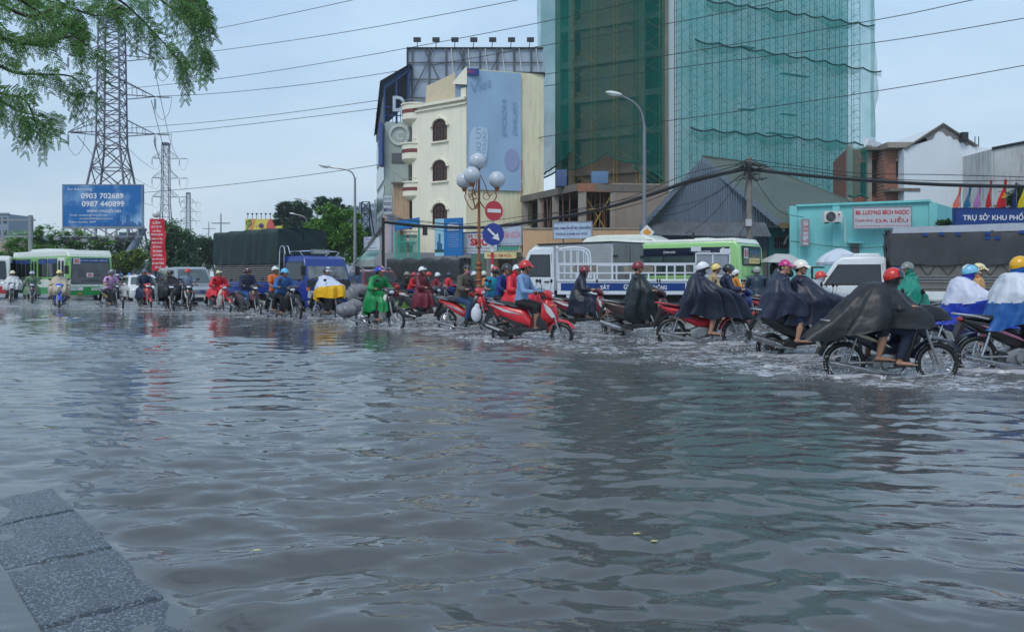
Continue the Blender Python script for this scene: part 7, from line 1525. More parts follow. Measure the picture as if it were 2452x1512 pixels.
def leafmat(name, c, isl=.5):
    if name in MATS: return MATS[name]
    m = mat(name, c, .55, var=.35, vs=.45, island=isl); N, L = m.node_tree.nodes, m.node_tree.links; b = N['Principled BSDF']; b.inputs['Transmission Weight'].default_value = 0
    tl = N.new('ShaderNodeBsdfTranslucent'); mx = N.new('ShaderNodeMixShader'); mx.inputs[0].default_value = .3; out = [n for n in N if n.type == 'OUTPUT_MATERIAL'][0]
    src = b.inputs['Base Color'].links[0].from_socket; L.new(src, tl.inputs[0]); L.new(b.outputs[0], mx.inputs[1]); L.new(tl.outputs[0], mx.inputs[2]); L.new(mx.outputs[0], out.inputs[0]); return m
def tree(name, label, px, Y, lobes, m, n=2600, leaf=.22, trunk=.2, seed=1, feather=False, group='trees beyond the traffic'):
    """lobes: (pixel x, pixel y, radius x px, radius y px)"""
    rr = random.Random(seed); o = Vector((PX(px, Y), Y, .0)); t = thing(name, o, label, 'tree', 0, group); sc = Y/1870; b = MB(); tot = sum(l[2]*l[3] for l in lobes)
    cl = []
    for lx, ly, rx, ry in lobes:
        c = P(lx, ly, Y)-o; k = max(8, int(46*rx*ry/tot*len(lobes)**.5))
        for i in range(k):
            while True:
                v = Vector((rr.uniform(-1, 1), rr.uniform(-1, 1), rr.uniform(-1, 1)))
                if .3 < v.length < 1: break
            v = v.normalized()*(.55+.5*rr.random()); cl.append((c+Vector((v.x*rx*sc, v.y*rx*sc*.8, v.z*ry*sc)), rr.uniform(.35, .75)*min(rx, ry)*sc*.62))
    n = int(n*1.5); leaf *= 1.25
    for i in range(n):
        c, r_ = rr.choice(cl); v = Vector((rr.gauss(0, .62), rr.gauss(0, .62), rr.gauss(0, .5)))*r_; p = c+v; a = rr.uniform(0, 6.28); e = rr.uniform(-.5, .9); s = leaf*rr.uniform(.6, 1.3)
        u = Vector((math.cos(a)*math.cos(e), math.sin(a)*math.cos(e), -abs(math.sin(e))*.8 if feather else math.sin(e)))*s; w = Vector((-math.sin(a), math.cos(a), rr.uniform(-.4, .4)))*s*(.32 if feather else .5)
        b.quad(p-u*.5, p+w*.5, p+u*.5+FZ*.02, p-w*.5)
    b.build('crown', m, t, smooth=False)
    bk = mat('bark', C(62, 54, 46), .9, var=.3, vs=3); top = sum((l[1]*l[2]*l[3] for l in lobes))/tot; zt = PZ(top, Y); cx = sum((l[0]*l[2]*l[3] for l in lobes))/tot; tx = PX(cx, Y)-o.x
    MB().tube(cat([(0, 0, -.2), (tx*.3+.1, 0, zt*.35), (tx*.7, 0, zt*.7), (tx, 0, zt)], 4), [trunk*(1-.06*i) for i in range(13)], 8).build('trunk', bk, t)
    for i in range(9):
        c, r_ = cl[(i*13) % len(cl)]; MB().tube(cat([(tx*.5, 0, zt*.55), ((c.x+tx*.5)/2, c.y*.5, (c.z+zt*.6)/2+.1), c], 3), [trunk*.4, trunk*.3, trunk*.22, trunk*.16, trunk*.12, trunk*.08, .02], 5).build('limb', bk, t)
def trees():
    dk = leafmat('leaf_dark', C(60, 94, 62)); br = leafmat('leaf_bright', C(112, 160, 72)); mid = leafmat('leaf_mid', C(84, 122, 78)); yel = leafmat('leaf_yellow', C(124, 150, 72)); far = leafmat('leaf_far', C(92, 118, 100), .35)
    tree('feathery_tree', 'bright feathery tree behind the left bus under the gantry', 90, 66, [(60, 585, 46, 30), (110, 566, 34, 26), (30, 610, 30, 26), (100, 612, 50, 28)], br, 5200, .30, .2, 1, True)
    tree('feathery_tree', 'bright feathery tree directly under the blue billboard, left of its column', 190, 68, [(180, 570, 46, 26), (230, 578, 36, 26), (150, 598, 40, 30), (200, 612, 50, 36)], br, 5200, .30, .2, 2, True)
    tree('feathery_tree', 'darker feathery tree under the right half of the blue billboard', 300, 72, [(290, 590, 40, 30), (320, 606, 36, 36), (262, 608, 34, 30)], mid, 4600, .28, .2, 3, True)
    tree('bush', 'low yellow-green bushy tree between the bus and the red banner', 300, 52, [(300, 628, 30, 24), (328, 616, 16, 22), (272, 622, 20, 18)], yel, 3200, .18, .12, 4)
    tree('broadleaf_tree', 'big dark tree rising right beside the red banner', 405, 70, [(400, 562, 34, 36), (430, 584, 34, 38), (378, 592, 28, 40), (420, 622, 50, 36)], mid, 5200, .28, .25, 5)
    tree('broadleaf_tree', 'dark tree left of the green tarpaulin, lower than its neighbour', 480, 84, [(476, 590, 26, 30), (497, 606, 22, 34), (455, 612, 30, 32)], dk, 4200, .30, .2, 6)
    tree('far_tree', 'pale distant tree top between the pylon and the tarpaulin', 515, 130, [(515, 600, 20, 26), (500, 612, 20, 30)], far, 2200, .4, .2, 7)
    tree('dark_tree', 'round dark tree overlapping the yellow billboard', 705, 112, [(700, 498, 32, 18), (726, 512, 24, 20), (684, 520, 22, 18), (712, 536, 30, 18), (664, 530, 8, 8)], dk, 6000, .42, .45, 8)
    tree('dark_tree', 'dark treetop showing above the bright tree behind the blue truck', 788, 118, [(775, 482, 22, 12), (800, 492, 26, 14), (765, 498, 18, 14), (815, 505, 18, 16)], dk, 4600, .42, .4, 9)
    tree('bright_tree', 'large bright green tree behind the cab of the blue truck', 800, 60, [(790, 520, 44, 24), (830, 540, 34, 30), (760, 545, 34, 26), (800, 575, 52, 34), (835, 595, 30, 36), (770, 600, 30, 30), (860, 565, 14, 22)], br, 14000, .24, .3, 10)
    tree('bush', 'dark leafy shrub at the foot of the lattice mast', 878, 66, [(880, 560, 12, 16), (876, 585, 16, 18)], dk, 1500, .2, .1, 11)
    tree('small_tree', 'small dark tree behind the flags at the right edge', 2435, 44, [(2415, 492, 26, 16), (2452, 476, 34, 26), (2495, 480, 40, 26)], dk, 3000, .2, .15, 12)
    tree('potted_plant', 'spiky green plant on the flat roof left of the blue office sign', 2262, 36, [(2262, 534, 16, 6)], mid, 260, .22, .03, 13)
    for i, (x, y, w, h) in enumerate(((20, 640, 90, 22), (250, 646, 60, 16), (350, 645, 60, 14), (560, 640, 60, 25), (680, 620, 60, 30), (890, 630, 30, 16))):
        tree('far_tree', ['low far greenery behind the far left bus', 'low far greenery behind the white hatchback', 'low far greenery behind the motorbike crowd', 'far greenery hidden mostly by the blue truck', 'far greenery behind the truck cab roof', 'far greenery beside the tin shop'][i], x, 150, [(x, y, w*.6, h), (x+w*.4, y+4, w*.5, h*.8)], far, 2600, .8, .3, 20+i)
def branch_overhead():
    """feather-leaved branches hanging into the top left, from a tree whose trunk stands left of the picture"""
    Y = 4.2; o = Vector((-5.2, 4.6, 0)); t = thing('overhanging_tree', o, 'near tree out of frame whose feathery green branches hang into the top left corner', 'tree'); bk = mat('twig', C(52, 44, 40), .85, var=.3, vs=9); rr = random.Random(11)
    MB().tube(cat([(0, 0, -.1), (.1, 0, 1.5), (-.05, 0, 3), (.3, 0, 4.2)], 4), [.19-.006*i for i in range(13)], 10).build('trunk', bk, t)
    B = MB(); tips = []
    def q(x, y, d=0): return P(x, y, Y+d)-o
    paths = [[(-80, -20), (60, 60), (150, 40), (240, 60), (300, 30)], [(-80, -120), (120, -30), (260, 10), (330, 60), (410, 145), (438, 172)], [(260, -60), (340, -10), (420, 50), (465, 105), (488, 148)], [(380, -60), (440, -20), (465, 15), (484, 52)], [(-90, 120), (20, 190), (90, 200), (170, 205), (205, 240)],
             [(-90, 220), (0, 262), (50, 290), (110, 300)], [(-80, 60), (0, 110), (90, 130), (170, 110), (220, 140)], [(-80, -60), (0, -10), (60, 20), (90, 90)], [(-90, 20), (-20, 60), (30, 110)], [(0, -80), (60, -10), (150, 30), (190, 80)], [(-90, 180), (-10, 240), (60, 262), (90, 330)], [(-80, 0), (40, 20), (110, 60), (150, 60)], [(300, -80), (400, -20), (440, 40), (478, 125)]]
    root = Vector((.3, 0, 4.2)); tw = []
    for k, pt in enumerate(paths):
        d = rr.uniform(-.5, .7); c = cat([q(x, y-22, d+.06*i) for i, (x, y) in enumerate(pt)], 6); b = MB().tube([root.lerp(c[0], .5)+FZ*.1]+c, [.016]+[.012-.0095*i/(len(c)-1) for i in range(len(c))], 5); B.merge(b); tw.append(c)
    B.build('branches', bk, t)
    fo = MB(); st = MB()
    def frond(p, d, s):
        d = d.normalized(); side = d.cross(Vector((0, -1, .2))).normalized(); nn = d.cross(side); L_ = rr.uniform(.10, .17)*s; npin = rr.randint(4, 7)
        ax = [p+d*L_*k/6+Vector((0, 0, -.35*L_*(k/6)**2)) for k in range(7)]; st.tube(ax, .0013, 3, False)
        for i in range(npin):
            f = .2+.8*i/(npin-1); c = p+d*L_*f+Vector((0, 0, -.35*L_*f*f))
            for sg in (-1, 1):
                pd = (side*sg*(1-.25*f)+d*.75+nn*rr.uniform(-.3, .3)+FZ*-.3).normalized(); pl = rr.uniform(.05, .075)*s*(1-.25*f); w = pd.cross(Vector((0, -1, 0)))+nn*.2; w = w.normalized()
                k = 6
                for j in range(k):
                    g = (j+1)/k; cc = c+pd*pl*g+FZ*(-.012*g*g*s)
                    for s2 in (-1, 1):
                        lv = (w*s2+pd*.45).normalized()*.0135*s*(1.05-.4*g); wd = pd*.0058*s; fo.quad(cc, cc+lv*.5+wd, cc+lv, cc+lv*.5-wd)
    for c in tw:
        n = len(c)
        for i in range(2, n):
            if c[i].z+o.z < .9: continue
            for r_ in range(rr.choice((0, 1, 1, 1, 2))):
                dr = (c[i]-c[i-1]).normalized(); a = rr.choice((-1, 1))*rr.uniform(.3, 1.2); d = Vector((dr.x*math.cos(a)-dr.z*math.sin(a), rr.uniform(-.35, .35), dr.x*math.sin(a)+dr.z*math.cos(a)-.35))
                frond(c[i-1].lerp(c[i], rr.random()), d, rr.uniform(.65, 1.0))
        frond(c[-1], c[-1]-c[-2]-FZ*.01, .8)
    st.build('leaf_stalks', mat('leaf_stalk', C(84, 90, 50), .7), t); fo.build('foliage', leafmat('leaf_near', C(84, 128, 62), .75), t, smooth=False)
def far_buildings():
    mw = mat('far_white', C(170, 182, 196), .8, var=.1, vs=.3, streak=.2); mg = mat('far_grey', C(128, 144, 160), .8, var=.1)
    def blk(label, x0, y0, x1, Y, m, rows, cols, roof=None):
        o = Vector((PX(x0, Y), Y, 0)); t = thing('far_building', o, label, 'building'); w = PX(x1, Y)-o.x; H = PZ(y0, Y); MB().plan([(0, 0), (w, 0), (w, 10), (0, 10)], 0, H).build('wall', m, t, smooth=False)
        for j in range(rows):
            for i in range(cols):
                ww = w/cols; MB().box((ww*(i+.5), -.03, H-1.6-j*3.1), (ww*.55, .1, 1.5)).build('window', M_GLASS, t, smooth=False)
        if roof: MB().prism([(-.6, H), (w+.6, H), (w/2, H+1.8)], -.5, 10).build('roof', roof, t, smooth=False)
        else: MB().box((w/2, 0, H+.1), (w+.4, .5, .3)).build('parapet', m, t, smooth=False)
        return t
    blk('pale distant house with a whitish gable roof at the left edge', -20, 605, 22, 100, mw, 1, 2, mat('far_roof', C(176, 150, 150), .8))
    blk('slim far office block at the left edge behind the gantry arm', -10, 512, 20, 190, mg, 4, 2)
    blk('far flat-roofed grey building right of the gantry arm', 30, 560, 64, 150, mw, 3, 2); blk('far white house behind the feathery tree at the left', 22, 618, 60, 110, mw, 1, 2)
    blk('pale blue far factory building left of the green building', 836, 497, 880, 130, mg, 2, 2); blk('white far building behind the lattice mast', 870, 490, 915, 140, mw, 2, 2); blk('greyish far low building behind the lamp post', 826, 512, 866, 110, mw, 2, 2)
    Y = 75; o = Vector((PX(866, Y), Y, 0)); t = thing('lattice_mast', o, 'black steel lattice frame of an advertising tower left of the green building', 'mast'); m = M_BLK; z0, z1 = PZ(630, Y), PZ(483, Y); w = (PX(885, Y)-o.x)
    for x in (0, w): MB().tube([(x, 0, 0), (x, 0, z1)], .06, 5).build('upright', m, t)
    MB().tube([(w, 0, z1-.3), (w*2.1, 0, z0)], .07, 5).build('raking_strut', m, t); MB().tube([(w, 0, z1-2), (w*1.8, 0, z0)], .05, 5).build('raking_strut', m, t)
    n = 7
    for i in range(n): za, zb = z1-(z1-z0)*i/n, z1-(z1-z0)*(i+1)/n; MB().tube([(0, 0, za), (w, 0, zb)], .04, 4).tube([(w, 0, za), (0, 0, zb)], .04, 4).tube([(0, 0, za), (w, 0, za)], .04, 4).build('bracing', m, t)
    MB().box((-.2, .5, z1-3), (.3, .1, 6)).build('side_board', mg, t, smooth=False)
    for px, Y, yt, lab in ((529, 170, 510, 'thin far power mast with a short crossarm beside the tarpaulin'), (500, 240, 530, 'tiny far aerial mast above the trees'), (898, 130, 478, 'thin far aerial left of the green building')):
        o = Vector((PX(px, Y), Y, 0)); t = thing('mast', o, lab, 'mast'); H = PZ(yt, Y); MB().tube([(0, 0, 0), (0, 0, H)], [.35, .12], 6).build('pole', M_STEEL, t); MB().tube([(-2, 0, H-2.2), (2, 0, H-2.2)], .12, 5).build('crossarm', M_STEEL, t)
def vendors():
    Y = 33.2; o = Vector((PX(2010, Y), Y, -.05)); t = thing('parasol', o, 'white street vendor parasol against the turquoise wall', 'parasol'); wc = mat('parasol_white', C(196, 206, 218), .7, var=.06); zc = PZ(594, Y)+.05; ze = PZ(627, Y)+.05; r_ = .95
    def ring(k, z, dr=0): return [(r_*k*(1-.05*(j % 4 == 2))*math.cos(j*math.pi/16), r_*k*(1-.05*(j % 4 == 2))*math.sin(j*math.pi/16), z-.02*(j % 4 == 2)) for j in range(32)]
    cp = MB().loft([ring(.02, zc), ring(.3, zc-.08), ring(.6, zc-.22), ring(.85, zc-.40), ring(1, ze)], False, False).build('canopy', wc, t, ang=20)
    MB().loft([ring(1, ze), ring(1.01, ze-.13)], False, False).build('valance', mat('parasol_print', C(168, 180, 196), .7, var=.3, vs=12), cp, ang=20); MB().tube([(0, 0, 0), (0, 0, zc+.05)], .025, 8).build('pole', M_STEEL, t)
    text('SUN PALACE', cp, (0.0, -r_*.84, zc-.30), FX, FZ+FY*1.2, .55, .07, M_STEEL, .01); 
    b = MB()
    for i in range(10): a = R(i*36); b.slab((.0+.05*math.cos(a), -r_*.68, zc-.15+.05*math.sin(a)), (.06*math.cos(a), .0, .06*math.sin(a)), (.012, 0, .012), CAM_N, .01)
    Y = 33.0; o = Vector((PX(1874, Y), Y, -.05)); t = thing('vendor_tent', o, 'low off-white vendor canopy with dark goods beside the rear of the long bus', 'tent'); z1, z2 = PZ(607, Y)+.05, PZ(628, Y)+.05
    MB().add([(-.85, -.7, z2), (.75, -.7, z2-.05), (.75, 1, z2), (-.85, 1, z2), (-.3, 0, z1), (.3, 0, z1-.02)], [(0, 1, 5, 4), (1, 2, 5), (2, 3, 4, 5), (3, 0, 4)]).build('canopy', mat('tent_white', C(176, 178, 176), .8, var=.15), t, smooth=False)
    for x in (-.8, .7): MB().tube([(x, -.68, 0), (x, -.68, z2)], .02, 5).build('pole', M_STEEL, t)
    b = MB(); rr = random.Random(5)
    for i in range(26): b.ball((rr.uniform(-.5, .4), rr.uniform(-.5, .3), rr.uniform(.1, z2-.1)), (rr.uniform(.1, .2), .15, rr.uniform(.1, .22)), 8, 6)
    b.build('hanging_goods', mat('goods_black', (.02, .02, .025), .8), t)
    o_ = MB().box((0, 0, .55), (.75, .6, .9)).ball((0, 0, 1.0), (.4, .32, .12)).build('covered_cart', mat('cart_cover', C(26, 52, 104), .6, bump=.4, bs=6)); o_.location = (PX(2085, 30), 30, -.1); tag(o_, 'vendor cart under a dark blue cover in front of the turquoise wall', 'cart')
    # electric fan and plastic stools behind the median
    o = Vector((PX(1145, 40), 40, .0)); t = thing('standing_fan', o, 'green standing fan by the shop front behind the riders', 'fan'); MB().torus((0, 0, 1.35), .28, .012, 24, 5).tube([(0, 0, 0), (0, .05, 1.35)], .02, 6).tube([(0, .0, 0), (0, 0, .03)], .18, 14).build('stand', mat('fan_green', C(90, 150, 130), .5), t)
# ---------------- riders ----------------
WAKE = []
LITE = ('front_mudguard', 'handlebar_cover', 'headlight', 'leg_shield', 'front_apron', 'body', 'seat', 'fork')
ROAD = -.125
NV = (28, 36, 56); BK = (24, 26, 32)
def rider(px, Y, a, style, mlabel, ppl, lite=False, s=1., **kw):
    loc = Vector((PX(px, Y), Y, ROAD)); rz = -R(a)
    if mlabel:
        b = motorbike(loc, rz, style, mlabel, s=s, **kw)
        if lite:
            for c in list(b.children):
                if c.name.split('.')[0] not in LITE+('front_wheel', 'rear_wheel'): 
                    for d in list(c.children): bpy.data.objects.remove(d)
                    bpy.data.objects.remove(c)
        r = .235 if style in ('scoot', 'vespa') else .285
        WAKE.append((loc.x, loc.y, rz, s))
    vox = .009 if Y < 18 else .013 if Y < 27 else .018 if Y < 41 else .03
    for i, p in enumerate(ppl):
        p = dict(p); lab = p.pop('label'); p.setdefault('pose', 'scoot' if style in ('scoot', 'vespa') else 'ride'); p.setdefault('legs', (30, 34, 44)); p.setdefault('seed', int(px)+i)
        person(loc, rz, lab, vox=p.pop('vox', vox), s=s, **p)
BIG = [(-.20, .0, .08, 1.40, 1.38), (-.35, .06, .21, 1.36, 1.31), (-.54, .16, .29, 1.17, 1.22), (-.68, .30, .33, 1.0, 1.10), (-.80, .48, .34, .85, 1.07), (-.90, .60, .35, .72, .99), (-.98, .64, .35, .60, .88)]
WIND = [(-.17, -.02, .075, 1.42, 1.40), (-.23, .05, .17, 1.37, 1.34), (-.28, .14, .26, 1.26, 1.25), (-.32, .30, .35, 1.10, 1.14), (-.37, .50, .37, .94, 1.06), (-.44, .68, .31, .78, .88), (-.55, .82, .28, .62, .56)]
def riders():
    rider(2130, 10.7, 5, 'round', 'dark blue and black underbone motorbike with chrome exhaust, nearest to the camera', [
        dict(label='rider huddled in a flowing black poncho under a red and navy visor helmet', pose='lean', wear='poncho', wearc=(28, 30, 36), rings=BIG, amp=.16, head='visor', hc=(200, 40, 36), hc2=(26, 32, 56), hood=(24, 26, 32), legs=(22, 34, 58), foot='sandal'),
        dict(label='passenger hidden under the same black poncho with bare shins in flip-flops', pose='hunch', top=(26, 28, 34), legkind='knee', legs=(26, 30, 40), head='', hood=(28, 30, 36), skin=M_SKIN2)], body=(14, 24, 52), accent=(190, 186, 160), shield=BK, cowl=BK, s=1.0)
    rider(2446, 11.3, 2, 'under', 'pink and black motorbike cut by the right edge of the picture', [
        dict(label='rider in a yellow helmet and a white poncho with a blue back flap', wear='poncho', wearc=(206, 212, 222), wear2=(30, 90, 160), rings=[(a-.02, b-.05 if i > 3 else b, w, z, z1+(.12 if i > 4 else .04)) for i, (a, b, w, z, z1) in enumerate(PONCHO)], head='half', hc=(226, 168, 20), hood=(16, 84, 160), legs=(44, 42, 48), foot='shoe', skin=M_SKIN2)], body=(26, 24, 28), accent=(214, 130, 160), rail=(170, 174, 180), s=1.07)
    rider(2318, 13.6, 2, 'under', 'blue motorbike mostly hidden between the two nearest bikes', [
        dict(label='woman in a pale blue helmet and a white and blue poncho with pink trousers', wear='poncho', wearc=(204, 208, 226), wear2=(24, 56, 170), rings=WIND, head='half', hc=(120, 190, 220), hc2=(220, 230, 236), hood=(26, 44, 150), legs=(150, 40, 70), pitch=.1)], body=(24, 50, 140), s=1.03)
    rider(1935, 13.4, 6, 'scoot', 'black scooter with a chrome trimmed exhaust carrying the couple in navy ponchos', [
        dict(label='man in a cream white helmet and navy poncho driving the black scooter', wear='poncho', wearc=NV, rings=WIND, amp=.15, head='half', hc=(226, 224, 210), legs=(30, 36, 60), yaw=-.5),
        dict(label='young woman in a magenta cap riding pillion in a navy poncho', pose='pass', wear='poncho', wearc=(34, 42, 64), rings=[(a-.36, b-.42 if i > 2 else b-.36, w, z+.04, z1+.04) for i, (a, b, w, z, z1) in enumerate(PONCHO)], head='cap', hc=(190, 36, 120), legs=(40, 66, 104), legkind='knee', yaw=-.75, hair='short')], body=(18, 18, 20), accent=(60, 62, 66), s=1.05)
    rider(1684, 15.9, 3, 'cast', 'red and black motorbike with cast wheels and a long silver exhaust', [
        dict(label='rider in a white peaked helmet and face mask wrapped in a windblown navy poncho', wear='poncho', wearc=NV, rings=WIND, amp=.15, head='half', hc=(222, 226, 232), hc2=(30, 34, 44), hood=(26, 34, 52), mask=(180, 196, 206), legs=(26, 34, 54), legkind='knee')], body=(196, 24, 44), accent=(30, 30, 34), shield=(30, 30, 34), rail=(190, 30, 50), s=1.08)
    rider(1542, 17.6, 6, 'scoot', 'dark brown scooter with a silver exhaust guard and white front trim', [
        dict(label='man in a maroon helmet and dark green-black poncho baring his forearm', wear='poncho', wearc=(24, 36, 40), rings=[(a, min(b, .24), w*.92, z, z1) for a, b, w, z, z1 in PONCHO[:-1]]+[(-.46, .26, .32, .66, .70), (-.44, .34, .28, .45, .50)], head='half', hc=(120, 28, 44), legs=(24, 30, 40), yaw=-.1)], body=(58, 30, 32), accent=(50, 26, 28), exhaust='silver', s=1.08)
    rider(1400, 20.2, 8, 'scoot', 'maroon scooter with a white side stripe passing the police truck', [
        dict(label='woman in a maroon helmet and long navy raincoat with orange flip-flops', wear='raincoat', wearc=(26, 34, 52), head='half', hc=(120, 28, 44), hood=(24, 30, 46), yaw=-.3)], body=(120, 34, 44), accent=(214, 216, 222), rail=(196, 200, 208), s=1.06)
    rider(1272, 16.3, 22, 'scoot', 'bright red and black scooter with white headlamp trim in the middle foreground', [
        dict(label='man in a light blue shirt, red helmet and rolled black trousers', top=(118, 150, 190), sleeve='long', legs=(20, 20, 24), legkind='knee', head='half', hc=(196, 36, 44), yaw=.25, skin=M_SKIN2)], body=(200, 28, 42), accent=(196, 200, 206), cowl=(200, 28, 40), exhaust='black', s=1.08)
    rider(1240, 18.9, 38, 'under', 'dark motorbike hidden behind the bright red scooter', [
        dict(label='man facing us in a glossy red raincoat and a white banded helmet', wear='raincoat', wearc=(206, 34, 52), rings=[(-.33, -.03, .175, 1.04, 1.03), (-.36, .18, .25, .93, 1.02), (-.38, .44, .34, .80, 1.0), (-.40, .52, .36, .64, .86), (-.40, .50, .34, .5, .62)], head='half', hc=(218, 222, 226), hc2=(36, 40, 50), hood=(196, 30, 46), yaw=-.35, skin=M_SKIN2),
        dict(label='pillion rider in a dark grey helmet behind the man in glossy red', pose='pass', top=(30, 60, 130), head='half', hc=(44, 46, 52), yaw=-.2)], body=(30, 32, 36), s=1.07)
    rider(1186, 21.5, 60, 'under', 'black motorbike facing the camera beside the striped signpost', [
        dict(label='boy in a turquoise polo shirt and red helmet pushed up over goggles', top=(30, 140, 170), sleeve='short', legs=(24, 60, 110), head='visor', hc=(206, 50, 48), hc2=(20, 20, 24), pitch=.2, skin=M_SKIN2, bag=False)], body=(24, 26, 30), s=1.05)
    rider(1120, 19.6, 34, 'under', 'red and silver motorbike with a red front mudguard and a white bag on its hook', [
        dict(label='rider in an olive jacket, black cap and pink face mask wearing jeans', top=(84, 82, 72), sleeve='long', fat=.018, legs=(38, 66, 104), head='cap', hc=(26, 26, 28), mask=(190, 130, 160), yaw=-.35, foot='shoe')], body=(196, 34, 46), accent=(150, 152, 158), shield=(40, 42, 46), s=1.08)
    o = MB().ball((0, 0, 0), (.13, .08, .2), 12, 10).ball((.02, 0, .16), (.07, .05, .1)).build('plastic_bag', mat('bag_white', C(206, 210, 222), .5, bump=.5, bs=8)); o.location = (PX(1127, 19.3)+.15, 19.05, .42); tag(o, 'white plastic bag hanging from the red and silver motorbike', 'plastic bag')
    rider(1020, 23.8, 28, 'scoot', 'black scooter with a white grab rail ridden by the woman in maroon', [
        dict(label='woman in a maroon raincoat and a white and black helmet', wear='raincoat', wearc=(104, 24, 44), head='half', hc=(222, 224, 230), hc2=(30, 30, 36), hood=(96, 20, 40), yaw=-.2, foot='')], body=(28, 30, 34), accent=(34, 36, 40), rail=(222, 224, 228), s=1.06)
    rider(908, 20.7, 38, 'under', 'white-shielded black motorbike loaded with grey sacks', [
        dict(label='man in a bright green raincoat and a blue and red helmet', wear='raincoat', wearc=(12, 134, 70), head='half', hc=(30, 60, 170), hc2=(214, 120, 100), yaw=.1, skin=M_SKIN2)], body=(34, 34, 38), accent=(40, 40, 44), shield=(212, 210, 204), cowl=(60, 62, 66), s=1.07)
    sk = mat('sack_grey', C(118, 118, 124), .25, bump=1., bs=5, var=.3)
    for i, (x, y, d, r_, lab) in enumerate(((830, 742, 20.2, (.28, .24, .19), 'large grey plastic sack slung low behind the rider in green'), (846, 705, 21.2, (.2, .2, .25), 'smaller grey plastic sack stacked above the large one'))):
        rr = random.Random(i); b = MB().ball((0, 0, 0), r_, 22, 14); b.ball((.16, .1, .1), (.2, .2, .17), 18, 12); b.v = [(x_*(1+.1*math.sin(23*z_+x_*31)+.07*math.sin(41*y_)), y_*(1+.13*math.sin(27*x_+z_*19)), z_*(1+.12*math.sin(33*y_+x_*21))) for x_, y_, z_ in b.v]; o = b.build('plastic_sack', sk); o.location = P(x, y, d); tag(o, lab, 'sack')
    YP = [(-.17, -.02, .075, 1.42, 1.40), (-.23, .05, .17, 1.37, 1.34), (-.28, .18, .26, 1.24, 1.24), (-.33, .38, .33, 1.08, 1.16), (-.36, .56, .36, .96, 1.10), (-.38, .60, .36, .84, .96), (-.40, .60, .35, .66, .74)]
    rider(786, 25.2, 42, 'under', 'dark old motorbike under the yellow and white poncho', [
        dict(label='rider in a yellow and white poncho spread over the handlebars', wear='poncho', wearc=(200, 208, 226), wear2=(240, 186, 16), rings=YP, head='half', hc=(40, 56, 72), hc2=(214, 218, 224), yaw=-.1, skin=M_SKIN2)], body=(40, 36, 34), s=1.06)
    rider(680, 24.8, 40, 'cast', 'black motorbike with a silver exhaust carrying two men in blue and orange', [
        dict(label='man in a denim blue shirt and sky blue helmet, driving', top=(50, 100, 160), legs=(20, 24, 34), head='half', hc=(90, 178, 220), yaw=.0, skin=M_SKIN2, fat=.015),
        dict(label='pillion man in an orange T-shirt and white and green helmet', pose='pass', top=(216, 110, 54), sleeve='short', legs=(24, 26, 30), head='half', hc=(216, 222, 220), hc2=(40, 90, 80), yaw=.1, skin=M_SKIN2)], body=(22, 22, 26), accent=(150, 154, 160), s=1.06)
    rider(597, 28.2, 44, 'scoot', 'black scooter with red trim in front of the blue truck bed', [
        dict(label='man in a navy jacket, jeans and a maroon visor helmet', top=(28, 38, 66), fat=.02, legs=(44, 86, 150), head='visor', hc=(104, 36, 52), hc2=(60, 24, 34), skin=M_SKIN2)], body=(30, 28, 32), accent=(120, 30, 40), exhaust='black', s=1.06)
    rider(524, 29.6, 42, 'under', 'red motorbike with a white leg shield', [
        dict(label='woman in a short bright red raincoat and a cream helmet', wear='raincoat', wearc=(204, 28, 46), rings=[(-.33, -.03, .175, 1.04, 1.03), (-.38, .10, .24, .93, .96), (-.42, .26, .30, .80, .86), (-.46, .34, .33, .64, .70)], head='half', hc=(222, 216, 180), hc2=(60, 56, 50), yaw=-.1, foot='')], body=(190, 30, 44), shield=(216, 218, 208), cowl=(196, 40, 48), s=1.05)
    rider(450, 31.2, 62, 'scoot', 'black and silver scooter facing the camera beside the silver people carrier', [
        dict(label='rider in a grey-blue shirt, red helmet and blue face mask', top=(112, 130, 152), sleeve='short', legs=(26, 26, 30), head='half', hc=(196, 38, 44), mask=(140, 170, 196))], body=(34, 34, 38), accent=(196, 200, 206), s=1.06)
    rider(407, 31.0, 58, 'scoot', 'black scooter almost covered by a black poncho under the red banner', [
        dict(label='rider draped in a black poncho with a dark visor helmet', wear='poncho', wearc=(22, 24, 30), rings=[(a-(.1 if i > 3 else 0), b, w*1.1, z, z1) for i, (a, b, w, z, z1) in enumerate(PONCHO)]+[(-.6, .40, .36, .40, .62)], head='visor', hc=(34, 38, 46), hc2=(20, 22, 28), skin=M_SKIN2)], body=(24, 24, 28), s=1.05)
    rider(348, 33.4, 50, 'scoot', 'red scooter with black trim left of the red banner', [
        dict(label='rider in a dark navy poncho and grey-blue helmet on the red scooter', wear='raincoat', wearc=(26, 38, 72), head='half', hc=(74, 84, 104), skin=M_SKIN2)], body=(170, 32, 46), accent=(36, 36, 40), s=1.06)
    rider(268, 32.8, 36, 'under', 'black motorbike with yellow stripes in front of the green bus', [
        dict(label='man in a pink polo shirt and grey visor helmet', top=(206, 160, 204), sleeve='short', legs=(26, 26, 32), head='visor', hc=(150, 156, 162), hc2=(90, 100, 110))], body=(28, 28, 30), accent=(190, 160, 60), s=1.06)
    rider(142, 33.2, 60, 'under', 'bright blue motorbike ploughing up a splash before the green bus', [
        dict(label='rider in a see-through beige plastic poncho and cream helmet', wear='poncho', wearc=(180, 170, 150), rings=[(a-(.12 if i > 2 else 0), b, w*1.05, z, z1) for i, (a, b, w, z, z1) in enumerate(PONCHO)]+[(-.66, .36, .36, .40, .62)], head='half', hc=(226, 208, 140), skin=M_SKIN2)], body=(30, 70, 190), s=1.05)
